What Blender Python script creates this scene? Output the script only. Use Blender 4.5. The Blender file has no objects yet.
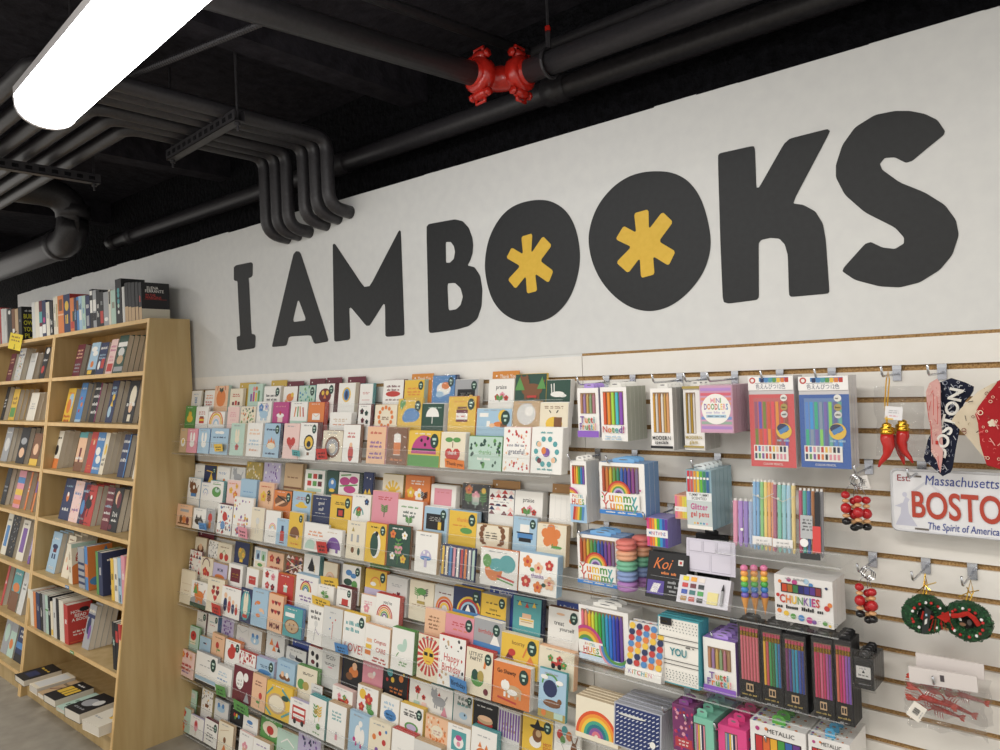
import bpy, math, random
from math import sin, cos, pi, radians
from mathutils import Vector, Matrix
from mathutils.geometry import tessellate_polygon

scene = bpy.context.scene
COL = scene.collection
PAL = dict(w='f2f0ea', c='ebe1c9', k='1c1c20', r='c2403a', o='de8244', y='e8c048', g='5f9a52', d='2d4f43', t='58a3a6', m='bbd6c7',
           b='5288c0', n='2b365c', l='c0b8d4', u='7d58a0', p='e198a6', q='f0cfc8', v='bc4586', a='a6a8ab', e='dadad6', s='a8c7dc',
           h='7d5234', i='c8aa84', j='b19c56', x='6d2431', z='ecc09c')

def lin(h):
    h = PAL.get(h, h)
    out = []
    for k in (0, 2, 4):
        c = int(h[k:k+2], 16) / 255
        out.append(c / 12.92 if c <= .04045 else ((c + .055) / 1.055) ** 2.4)
    return tuple(out)

# ------------------------------------------------------------------ materials
def new_mat(name):
    m = bpy.data.materials.new(name); m.use_nodes = True
    nt = m.node_tree
    return m, nt, nt.nodes['Principled BSDF'], nt.nodes['Material Output']

def col_mat(name, rough=.5, metal=0., bump=0., bscale=200., coat=0., spec=.5, var=.06):
    m, nt, p, out = new_mat(name)
    at = nt.nodes.new('ShaderNodeVertexColor'); at.layer_name = 'Col'
    no = nt.nodes.new('ShaderNodeTexNoise'); no.inputs['Scale'].default_value = bscale
    hs = nt.nodes.new('ShaderNodeMixRGB'); hs.blend_type = 'MULTIPLY'; hs.inputs[0].default_value = var
    nt.links.new(at.outputs[0], hs.inputs[1]); nt.links.new(no.outputs['Fac'], hs.inputs[2])
    nt.links.new(hs.outputs[0], p.inputs['Base Color'])
    p.inputs['Roughness'].default_value = rough; p.inputs['Metallic'].default_value = metal
    p.inputs['Coat Weight'].default_value = coat; p.inputs['Specular IOR Level'].default_value = spec
    if bump:
        b = nt.nodes.new('ShaderNodeBump'); b.inputs['Strength'].default_value = bump; b.inputs['Distance'].default_value = .004
        nt.links.new(no.outputs['Fac'], b.inputs['Height']); nt.links.new(b.outputs[0], p.inputs['Normal'])
    return m

def clear_mat(name, gloss=.1, rough=.05, tint=(1, 1, 1), bump=0., bscale=40., edge=.35):
    m, nt, p, out = new_mat(name)
    nt.nodes.remove(p)
    tr = nt.nodes.new('ShaderNodeBsdfTransparent'); tr.inputs[0].default_value = (*tint, 1)
    gl = nt.nodes.new('ShaderNodeBsdfGlossy'); gl.inputs['Roughness'].default_value = rough
    lw = nt.nodes.new('ShaderNodeLayerWeight'); lw.inputs['Blend'].default_value = .35
    ma = nt.nodes.new('ShaderNodeMath'); ma.operation = 'MULTIPLY_ADD'
    ma.inputs[1].default_value = edge; ma.inputs[2].default_value = gloss
    mx = nt.nodes.new('ShaderNodeMixShader')
    nt.links.new(lw.outputs['Facing'], ma.inputs[0]); nt.links.new(ma.outputs[0], mx.inputs[0])
    nt.links.new(tr.outputs[0], mx.inputs[1]); nt.links.new(gl.outputs[0], mx.inputs[2])
    nt.links.new(mx.outputs[0], out.inputs[0])
    if bump:
        no = nt.nodes.new('ShaderNodeTexNoise'); no.inputs['Scale'].default_value = bscale
        b = nt.nodes.new('ShaderNodeBump'); b.inputs['Strength'].default_value = bump; b.inputs['Distance'].default_value = .01
        nt.links.new(no.outputs['Fac'], b.inputs['Height']); nt.links.new(b.outputs[0], gl.inputs['Normal'])
    return m

def noise_mat(name, c1, c2, scale=(5, 5, 5), rough=.6, bump=0., bdist=.01, detail=6., nscale=1., spec=.5, pos=(.3, .7)):
    m, nt, p, out = new_mat(name)
    tc = nt.nodes.new('ShaderNodeTexCoord'); mp = nt.nodes.new('ShaderNodeMapping')
    mp.inputs['Scale'].default_value = scale
    no = nt.nodes.new('ShaderNodeTexNoise'); no.inputs['Scale'].default_value = nscale; no.inputs['Detail'].default_value = detail
    rp = nt.nodes.new('ShaderNodeValToRGB')
    rp.color_ramp.elements[0].color = (*lin(c1), 1); rp.color_ramp.elements[1].color = (*lin(c2), 1)
    rp.color_ramp.elements[0].position, rp.color_ramp.elements[1].position = pos
    nt.links.new(tc.outputs['Object'], mp.inputs[0]); nt.links.new(mp.outputs[0], no.inputs['Vector'])
    nt.links.new(no.outputs['Fac'], rp.inputs[0]); nt.links.new(rp.outputs[0], p.inputs['Base Color'])
    p.inputs['Roughness'].default_value = rough; p.inputs['Specular IOR Level'].default_value = spec
    if bump:
        b = nt.nodes.new('ShaderNodeBump'); b.inputs['Strength'].default_value = bump; b.inputs['Distance'].default_value = bdist
        nt.links.new(no.outputs['Fac'], b.inputs['Height']); nt.links.new(b.outputs[0], p.inputs['Normal'])
    return m

PRINT = col_mat('printed_paper', .55)
GLOSS = col_mat('glossy_plastic', .22, spec=.5)
METAL = col_mat('polished_metal', .25, 1.)
CLOTH = col_mat('woven_cloth', .9, bump=.3, bscale=900, spec=.2)
PAGES = col_mat('page_edges', .85, bump=.0, bscale=500, spec=.2, var=.25)
LEAFY = col_mat('plastic_leaves', .45, bump=.6, bscale=300)
CLEAR = clear_mat('clear_acrylic', .015, .03, (.992, .995, .995), edge=.07)

FILM = clear_mat('clear_film', .07, .09, (.97, .97, .97), bump=.7, bscale=60, edge=.3)
SHEET = clear_mat('clear_sleeve', .05, .08, (.99, .99, .99), bump=.3, bscale=14, edge=.12)
CRINK = clear_mat('crinkled_film', .2, .16, (.97, .97, .97), bump=1., bscale=90, edge=.2)
WALLP = noise_mat('painted_plaster', 'd6d7d6', 'dcdddb', (2, 2, 2), .55, .05, .004, 8, 12)
LETTER = noise_mat('black_wall_paint', '1c1e20', '222426', (1, 1, 1), .55, .12, .003, 6, 60, spec=.4)
YPAINT = noise_mat('yellow_wall_paint', 'dcb33c', 'e3bb45', (1, 1, 1), .5, .1, .003, 6, 60, spec=.3)
LAMI = noise_mat('white_laminate', 'e8e5de', 'ece9e3', (3, 3, 3), .45, .02, .002, 4, 8)
MDF = noise_mat('raw_fibreboard', '80623f', 'bf9c6c', (1, 1, 1), .9, .5, .003, 8, 260, spec=.1)
WOODP = noise_mat('birch_plywood', 'b29663', 'c5ac7d', (14, 14, 1.3), .5, .05, .002, 6, 1.4)
WOODE = noise_mat('birch_edge', 'd6b074', 'e4c288', (9, 9, 9), .5, .03, .002, 5, 1.5)
WOODB = noise_mat('birch_back', 'b58b4c', 'c99f5c', (14, 14, 1.3), .5, .05, .002, 6, 1.4)
CONC = noise_mat('polished_concrete', '8b857a', '9f998d', (5, 5, 5), .55, .05, .003, 12, 2.2)
BLACK = noise_mat('sprayed_black', '060608', '17171b', (1, 1, 1), .85, .9, .03, 10, 34, spec=.15)
CEIL = noise_mat('black_ceiling', '27252a', '37353b', (1, 1, 1), .9, .5, .02, 8, 20, spec=.1)
PIPE = noise_mat('black_pipe_paint', '2a292c', '373538', (1, 1, 1), .42, .15, .002, 6, 80, spec=.45)
REDEN = noise_mat('red_enamel', 'a81f17', 'c42a1f', (1, 1, 1), .25, .35, .004, 5, 60, spec=.6)
GREYW = noise_mat('grey_plaster', '8d9092', '989b9c', (2, 2, 2), .7)
WHITEM = noise_mat('white_enamel', 'c9c7c9', 'd4d2d4', (2, 2, 2), .35)

def edge_glint_mat():
    m, nt, p, out = new_mat('acrylic_edge_glint')
    p.inputs['Base Color'].default_value = (.75, .78, .78, 1); p.inputs['Alpha'].default_value = .26; p.inputs['Roughness'].default_value = .3
    return m
EDGE = edge_glint_mat()  # pale see-through strips that paint the highlight lines along the acrylic lips
def emit_mat(name, col, s):
    m, nt, p, out = new_mat(name)
    nt.nodes.remove(p)
    e = nt.nodes.new('ShaderNodeEmission'); e.inputs[0].default_value = (*col, 1); e.inputs[1].default_value = s
    nt.links.new(e.outputs[0], out.inputs[0]); return m
LENS = emit_mat('lit_lens', (1, .985, .97), 11.)

# ------------------------------------------------------------------ mesh builder
class MB:
    def __init__(s): s.v, s.f, s.c, s.m, s.mats = [], [], [], [], []
    def mi(s, mat):
        if mat not in s.mats: s.mats.append(mat)
        return s.mats.index(mat)
    def face(s, pts, col='w', mat=PRINT):
        b = len(s.v); s.v += [tuple(p) for p in pts]
        s.f.append(tuple(range(b, b + len(pts)))); s.c.append(col if isinstance(col, tuple) else lin(col)); s.m.append(s.mi(mat))
    def mesh(s, vs, fs, col='w', mat=PRINT):
        b = len(s.v); s.v += [tuple(p) for p in vs]; c = col if isinstance(col, tuple) else lin(col); k = s.mi(mat)
        for f in fs: s.f.append(tuple(i + b for i in f)); s.c.append(c); s.m.append(k)
    def box(s, x0, x1, y0, y1, z0, z1, col='w', mat=PRINT, top=None, side=None):
        p = [(x0, y0, z0), (x1, y0, z0), (x1, y1, z0), (x0, y1, z0), (x0, y0, z1), (x1, y0, z1), (x1, y1, z1), (x0, y1, z1)]
        for f, k in (((0, 1, 5, 4), 0), ((1, 2, 6, 5), 1), ((2, 3, 7, 6), 0), ((3, 0, 4, 7), 1), ((4, 5, 6, 7), 2), ((3, 2, 1, 0), 2)):
            s.mesh([p[i] for i in f], [(0, 1, 2, 3)], (side if k and side else col) if not (k == 2 and top) else top, mat)
    def prism(s, poly, y0, y1, col='w', mat=PRINT, side=None):
        # poly of (x,z), counter-clockwise seen from -Y; front at y0
        n = len(poly)
        s.mesh([(x, y0, z) for x, z in poly], [tuple(range(n))], col, mat)
        s.mesh([(x, y1, z) for x, z in poly], [tuple(range(n))[::-1]], side or col, mat)
        for i in range(n):
            (x0, z0), (x1, z1) = poly[i], poly[(i + 1) % n]
            s.mesh([(x0, y0, z0), (x0, y1, z0), (x1, y1, z1), (x1, y0, z1)], [(0, 1, 2, 3)], side or col, mat)
    def tube(s, path, r, col='k', mat=PIPE, n=10, caps=True):
        P = [Vector(p) for p in path]; R = r if isinstance(r, (list, tuple)) else [r] * len(P)
        t0 = (P[1] - P[0]).normalized()
        u = t0.orthogonal().normalized(); rings = []
        for i, p in enumerate(P):
            t = ((P[min(i + 1, len(P) - 1)] - p).normalized() + (p - P[max(i - 1, 0)]).normalized())
            if t.length < 1e-6: t = t0
            t.normalize(); u = (u - t * u.dot(t)).normalized(); w = t.cross(u)
            rings.append([p + (u * cos(2 * pi * k / n) + w * sin(2 * pi * k / n)) * R[i] for k in range(n)])
        vs = [q for r_ in rings for q in r_]; fs = []
        for i in range(len(P) - 1):
            for k in range(n):
                a, b = i * n + k, i * n + (k + 1) % n
                fs.append((a, b, b + n, a + n))
        if caps: fs += [tuple(range(n))[::-1], tuple(range(len(vs) - n, len(vs)))]
        s.mesh(vs, fs, col, mat)
    def lathe(s, prof, o=(0, 0, 0), col='w', mat=GLOSS, n=14, axis='z'):
        vs, fs = [], []
        for r, z in prof:
            for k in range(n):
                x, y = r * cos(2 * pi * k / n), r * sin(2 * pi * k / n)
                v = (x, y, z) if axis == 'z' else ((x, z, y) if axis == 'y' else (z, x, y))
                vs.append((o[0] + v[0], o[1] + v[1], o[2] + v[2]))
        for i in range(len(prof) - 1):
            for k in range(n):
                a, b = i * n + k, i * n + (k + 1) % n
                fs.append((a, b, b + n, a + n))
        s.mesh(vs, fs, col, mat)
    def ball(s, c, r, col='w', mat=GLOSS, n=10, sc=(1, 1, 1)):
        prof = [(max(1e-5, r * sin(pi * i / 6)), -r * cos(pi * i / 6)) for i in range(7)]
        vs, fs = [], []
        for q, z in prof:
            for k in range(n): vs.append((c[0] + q * cos(2 * pi * k / n) * sc[0], c[1] + q * sin(2 * pi * k / n) * sc[1], c[2] + z * sc[2]))
        for i in range(6):
            for k in range(n):
                a, b = i * n + k, i * n + (k + 1) % n
                fs.append((a, b, b + n, a + n))
        s.mesh(vs, fs, col, mat)
    def build(s, name, parent=None, smooth=False, bevel=0.):
        me = bpy.data.meshes.new(name); me.from_pydata(s.v, [], s.f)
        for m in s.mats: me.materials.append(m)
        me.polygons.foreach_set('material_index', s.m)
        if smooth: me.polygons.foreach_set('use_smooth', [True] * len(s.f))
        ca = me.color_attributes.new('Col', 'FLOAT_COLOR', 'CORNER'); buf = []
        for f, c in zip(s.f, s.c): buf += (*c, 1.) * len(f)
        ca.data.foreach_set('color', buf)
        me.update()
        o = bpy.data.objects.new(name, me); COL.objects.link(o)
        if parent: o.parent = parent
        if bevel:
            b = o.modifiers.new('bevel', 'BEVEL'); b.width = bevel; b.segments = 2; b.limit_method = 'ANGLE'
        return o

USED = {}
def tag(o, label, cat, group=None):
    o['label'] = label; o['category'] = cat
    if group: o['group'] = group
    n = len(label.replace('-', ' ').split()); k = (label, group)
    if not 4 <= len(label.split()) <= 16: print('LABELLEN', len(label.split()), label)
    if label in USED and not (group and USED[label] == group): print('DUPLABEL', label)
    USED[label] = group
    return o
def empty(name, loc=(0, 0, 0), rz=0.):
    o = bpy.data.objects.new(name, None); COL.objects.link(o); o.location = loc; o.rotation_euler = (0, 0, rz)
    o.empty_display_size = .05
    return o
def structure(o): o['kind'] = 'structure'; return o
def at(o, loc, rot=(0, 0, 0)): o.location = loc; o.rotation_euler = rot; return o
def dup(o, loc=None, label=None, group=None, kids=True):
    c = o.copy(); COL.objects.link(c)
    if loc is not None: c.location = loc
    if label: c['label'] = label
    if group: c['group'] = group
    if label:
        if not 4 <= len(label.split()) <= 16: print('LABELLEN', len(label.split()), label)
        if label in USED and not (group and USED[label] == group): print('DUPLABEL', label)
        USED[label] = group
    if kids:
        for ch in list(o.children):
            d = ch.copy(); COL.objects.link(d); d.parent = c
            for g in list(ch.children):
                e = g.copy(); COL.objects.link(e); e.parent = d
    return c

# ------------------------------------------------------------------ lettering
GLY = {}
def glyphs(t, bold=0., shear=0., res=2):
    k = (t, bold, shear, res)
    if k not in GLY:
        c = bpy.data.curves.new('lettering', 'FONT'); c.body = t; c.resolution_u = res; c.offset = bold; c.shear = shear
        o = bpy.data.objects.new('lettering', c); COL.objects.link(o)
        bpy.context.view_layer.update()
        e = o.evaluated_get(bpy.context.evaluated_depsgraph_get()); m = e.to_mesh()
        vs = [(v.co.x / .7, v.co.y / .7) for v in m.vertices]; fs = [tuple(p.vertices) for p in m.polygons]
        e.to_mesh_clear(); bpy.data.objects.remove(o); bpy.data.curves.remove(c)
        w = max((x for x, y in vs), default=0.)
        GLY[k] = (vs, fs, w)
    return GLY[k]

# ------------------------------------------------------------------ flat printed artwork on a panel
class Art:
    """draws flat shapes on a w x h panel; (0,0) is its lower left corner. to3 maps (x,z,layer) to 3-D."""
    def __init__(s, mb, w, h, y=0., to3=None, seed=0, mat=PRINT, x0=None, z0=0., step=.00022):
        s.mb, s.w, s.h, s.n, s.mat = mb, w, h, 0, mat
        x0 = -w / 2 if x0 is None else x0
        s.to3 = to3 or (lambda x, z, k: (x0 + x, y - .00012 * min(k + 1, 10) - .00003 * (k + 1), z0 + z))
        s.rng = random.Random(seed)
    def poly(s, pts, col):
        pts = [s.to3(min(max(u, 0), 1) * s.w, min(max(v, 0), 1) * s.h, s.n) for u, v in pts]
        s.mb.face(pts, col, s.mat)
    def rect(s, u0, v0, u1, v1, col): s.n += 1; s.poly([(u0, v0), (u1, v0), (u1, v1), (u0, v1)], col)
    def oval(s, u, v, ru, rv, col, n=14, a0=0., a1=2 * pi):
        s.n += 1; s.poly([(u + ru * cos(a0 + (a1 - a0) * k / n), v + rv * sin(a0 + (a1 - a0) * k / n)) for k in range(n + (a1 - a0 < 6.2))], col)
    def disc(s, u, v, r, col, n=14): s.oval(u, v, r, r * s.w / s.h, col, n)
    def arch(s, u, v, r0, r1, col, a0=0., a1=pi, n=12):
        s.n += 1; k_ = s.w / s.h
        for k in range(n):
            a, b = a0 + (a1 - a0) * k / n, a0 + (a1 - a0) * (k + 1) / n
            s.poly([(u + r0 * cos(a), v + r0 * k_ * sin(a)), (u + r1 * cos(a), v + r1 * k_ * sin(a)), (u + r1 * cos(b), v + r1 * k_ * sin(b)), (u + r0 * cos(b), v + r0 * k_ * sin(b))], col)
    def line(s, u0, v0, u1, v1, wd, col):
        s.n += 1; dx, dz = (u1 - u0) * s.w, (v1 - v0) * s.h; L = math.hypot(dx, dz) or 1; nx, nz = -dz / L * wd * s.w / 2, dx / L * wd * s.w / 2
        s.poly([(u0 - nx / s.w, v0 - nz / s.h), (u1 - nx / s.w, v1 - nz / s.h), (u1 + nx / s.w, v1 + nz / s.h), (u0 + nx / s.w, v0 + nz / s.h)], col)
    def tri(s, u, v, r, col):
        s.n += 1; k = s.w / s.h; s.poly([(u - r * .8, v - r * k * .6), (u + r * .8, v - r * k * .6), (u, v + r * k)], col)
    def heart(s, u, v, r, col):
        k = s.w / s.h; s.n += 1
        pts = []
        for i in range(18):
            t = 2 * pi * i / 18
            pts.append((u + r * (16 * sin(t) ** 3) / 17, v + r * k * (13 * cos(t) - 5 * cos(2 * t) - 2 * cos(3 * t) - cos(4 * t)) / 17))
        s.poly(pts[::-1], col)
    def flower(s, u, v, r, col, c2):
        k = s.w / s.h
        for i in range(5):
            a = 2 * pi * i / 5 + .3
            s.oval(u + r * .6 * cos(a), v + r * .6 * k * sin(a), r * .42, r * .42 * k, col, 8)
        s.disc(u, v, r * .32, c2, 8)
    def sprig(s, u, v, hh, col):
        s.line(u, v, u, v + hh, .02, col)
        for i in range(4):
            y = v + hh * (.3 + .2 * i)
            for q in (-1, 1):
                s.n += 1; s.poly([(u, y), (u + q * .1, y + .03), (u + q * .15, y + .09), (u + q * .04, y + .06)][::(1 if q > 0 else -1)], col)
    def scrib(s, u, v, hh, ww, col, n):
        # n rows of word-like dashes, the block centred on u, its top row at v
        for r in range(n):
            y = v - r * hh * 1.5
            L = ww * (1 if n == 1 else s.rng.uniform(.72, 1)); x = u - L / 2
            while x < u + L / 2 - .02:
                wl = min(s.rng.uniform(.1, .26) * (.6 + ww * .5), u + L / 2 - x)
                q = x
                while q < x + wl - .01:      # letter strokes
                    lw = min(hh * s.h / s.w * .55, x + wl - q); t = s.rng.choice((.66, .7, .7, .74, 1.))
                    s.n += 0; s.poly([(q, y - hh / 2), (q + lw * .75, y - hh / 2), (q + lw * .75, y + hh * (t - .5)), (q, y + hh * (t - .5))], col)
                    q += lw
                x += wl + .05
        s.n += 1
    def text(s, t, u, v, hh, col, maxw=None, bold=.006, shear=0., left=False):
        vs, fs, wd = glyphs(t, bold, shear); sx = sz = hh * s.h
        if maxw and wd * sx > maxw * s.w: sx = maxw * s.w / wd
        s.n += 1; x0 = u * s.w - (0 if left else wd * sx / 2); z0 = v * s.h - sz / 2
        s.mb.mesh([s.to3(x0 + x * sx, z0 + y * sz, s.n) for x, y in vs], fs, col, s.mat)
    def multi(s, t, u, v, hh, cols, maxw, bold=.026):
        bd = lambda ch: .006 if ch in 'MWNKVXZAY' else bold
        ws = [glyphs(ch, bd(ch))[2] + .08 if ch != ' ' else .4 for ch in t]; tot = sum(ws); sz = hh * s.h; sx = min(sz, maxw * s.w / tot)
        x = u * s.w - tot * sx / 2; s.n += 1
        for i, (ch, wd) in enumerate(zip(t, ws)):
            if ch != ' ':
                vs, fs, _ = glyphs(ch, bd(ch))
                s.mb.mesh([s.to3(x + a * sx, v * s.h - sz / 2 + b * sz, s.n) for a, b in vs], fs, cols[i % len(cols)], s.mat)
            x += wd * sx
    def dots(s, n, cols, r0=.03, r1=.06):
        s.n += 1
        for i in range(n):
            u, v, r = s.rng.uniform(.06, .94), s.rng.uniform(.05, .95), s.rng.uniform(r0, r1); k = s.w / s.h
            a = s.rng.uniform(0, 3)
            s.poly([(u + r * cos(a + j * 1.2566) * (1 if j % 2 else .7), v + r * k * sin(a + j * 1.2566)) for j in range(5)], cols[i % len(cols)])
    def run(s, ops):
        for op in ops.split(';'):
            op = op.strip()
            if not op: continue
            k, rest = op[0], op[1:].split()
            F = lambda i: float(rest[i]) / 100
            if k == 'D': s.disc(F(0), F(1), F(2), rest[3])
            elif k == 'O': s.oval(F(0), F(1), F(2), F(3), rest[4])
            elif k == 'R': s.rect(F(0), F(1), F(2), F(3), rest[4])
            elif k == 'A': s.arch(F(0), F(1), F(2), F(3), rest[4])
            elif k == 'L': s.line(F(0), F(1), F(2), F(3), F(4), rest[5])
            elif k == 'T': s.tri(F(0), F(1), F(2), rest[3])
            elif k == 'H': s.heart(F(0), F(1), F(2), rest[3])
            elif k == 'F': s.flower(F(0), F(1), F(2), rest[3], rest[4])
            elif k == 'I': s.sprig(F(0), F(1), F(2), rest[3])
            elif k == 'S': s.scrib(F(0), F(1), F(2) * .8, F(3), rest[4], int(rest[5]))
            elif k == 'P': s.dots(int(rest[0]), rest[1:])
            elif k == 'X':
                t = op[2:].rsplit(' ', 5); s.text(t[0], float(t[1]) / 100, float(t[2]) / 100, float(t[3]) / 100, t[4], float(t[5]) / 100)
            elif k == 'W' and rest:
                n = int(rest[4]); r = F(2); kk = s.w / s.h
                for i in range(n): s.disc(F(0) + r * cos(2 * pi * i / n), F(1) + r * kk * sin(2 * pi * i / n), r * .22, rest[3], 8)
            elif k == 'Y':
                n = int(rest[3]); kk = s.w / s.h; s.n += 1
                for i in range(n):
                    a = 2 * pi * i / n; d = pi / n * .55
                    s.poly([(F(0), F(1)), (F(0) + F(2) * cos(a - d), F(1) + F(2) * kk * sin(a - d)), (F(0) + F(2) * cos(a + d), F(1) + F(2) * kk * sin(a + d))], rest[4])
            elif k == 'K':
                u, v, r = F(0), F(1), F(2); q = s.w / s.h; c = rest[3]
                for d in (-.6, -.3, .35, .65): s.rect(u + r * d - r * .1, v - .08, u + r * d + r * .1, v + r * q * .5, c)
                s.oval(u, v + r * q * .55, r, r * q * .5, c); s.oval(u - r * .75, v + r * q * 1.15, r * .5, r * q * .45, c)
                s.tri(u - r * 1.05, v + r * q * 1.6, r * .25, c); s.tri(u - r * .5, v + r * q * 1.65, r * .25, c); s.line(u + r * .9, v + r * q * .8, u + r * 1.2, v + r * q * 1.3, .04, c)
            elif k == 'Z':
                n = int(rest[0]); s.n += 1; v0, v1 = (F(1), F(3)) if len(rest) > 4 else (F(1), F(2)); cs = rest[-1]
                for i in range(n): s.poly([((i + .2) / n, v0), ((i + .8) / n, v0), ((i + .8) / n, v1), ((i + .2) / n, v1)], cs[i % len(cs)])
            elif k == 'V':
                s.n += 1
                for i in range(4):
                    for j in range(6):
                        c = ('r', 'n', 'w')[(i * 2 + j) % 3] if (i + j) % 2 else ('x', 'q')[i % 2]
                        s.poly([(i / 4, j / 6), ((i + 1) / 4, j / 6), ((i + .5) / 4, (j + 1) / 6)], c)
            elif k == 'B':
                k_ = s.w / s.h * 1.25; s.oval(.83, .98 - .15 * k_, .125, .125 * k_, '1f3f38', 14); s.rect(.8, .98 - .21 * k_, .86, .98 - .17 * k_, 'm'); s.rect(.77, .98 - .14 * k_, .89, .98 - .1 * k_, 'm')

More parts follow.
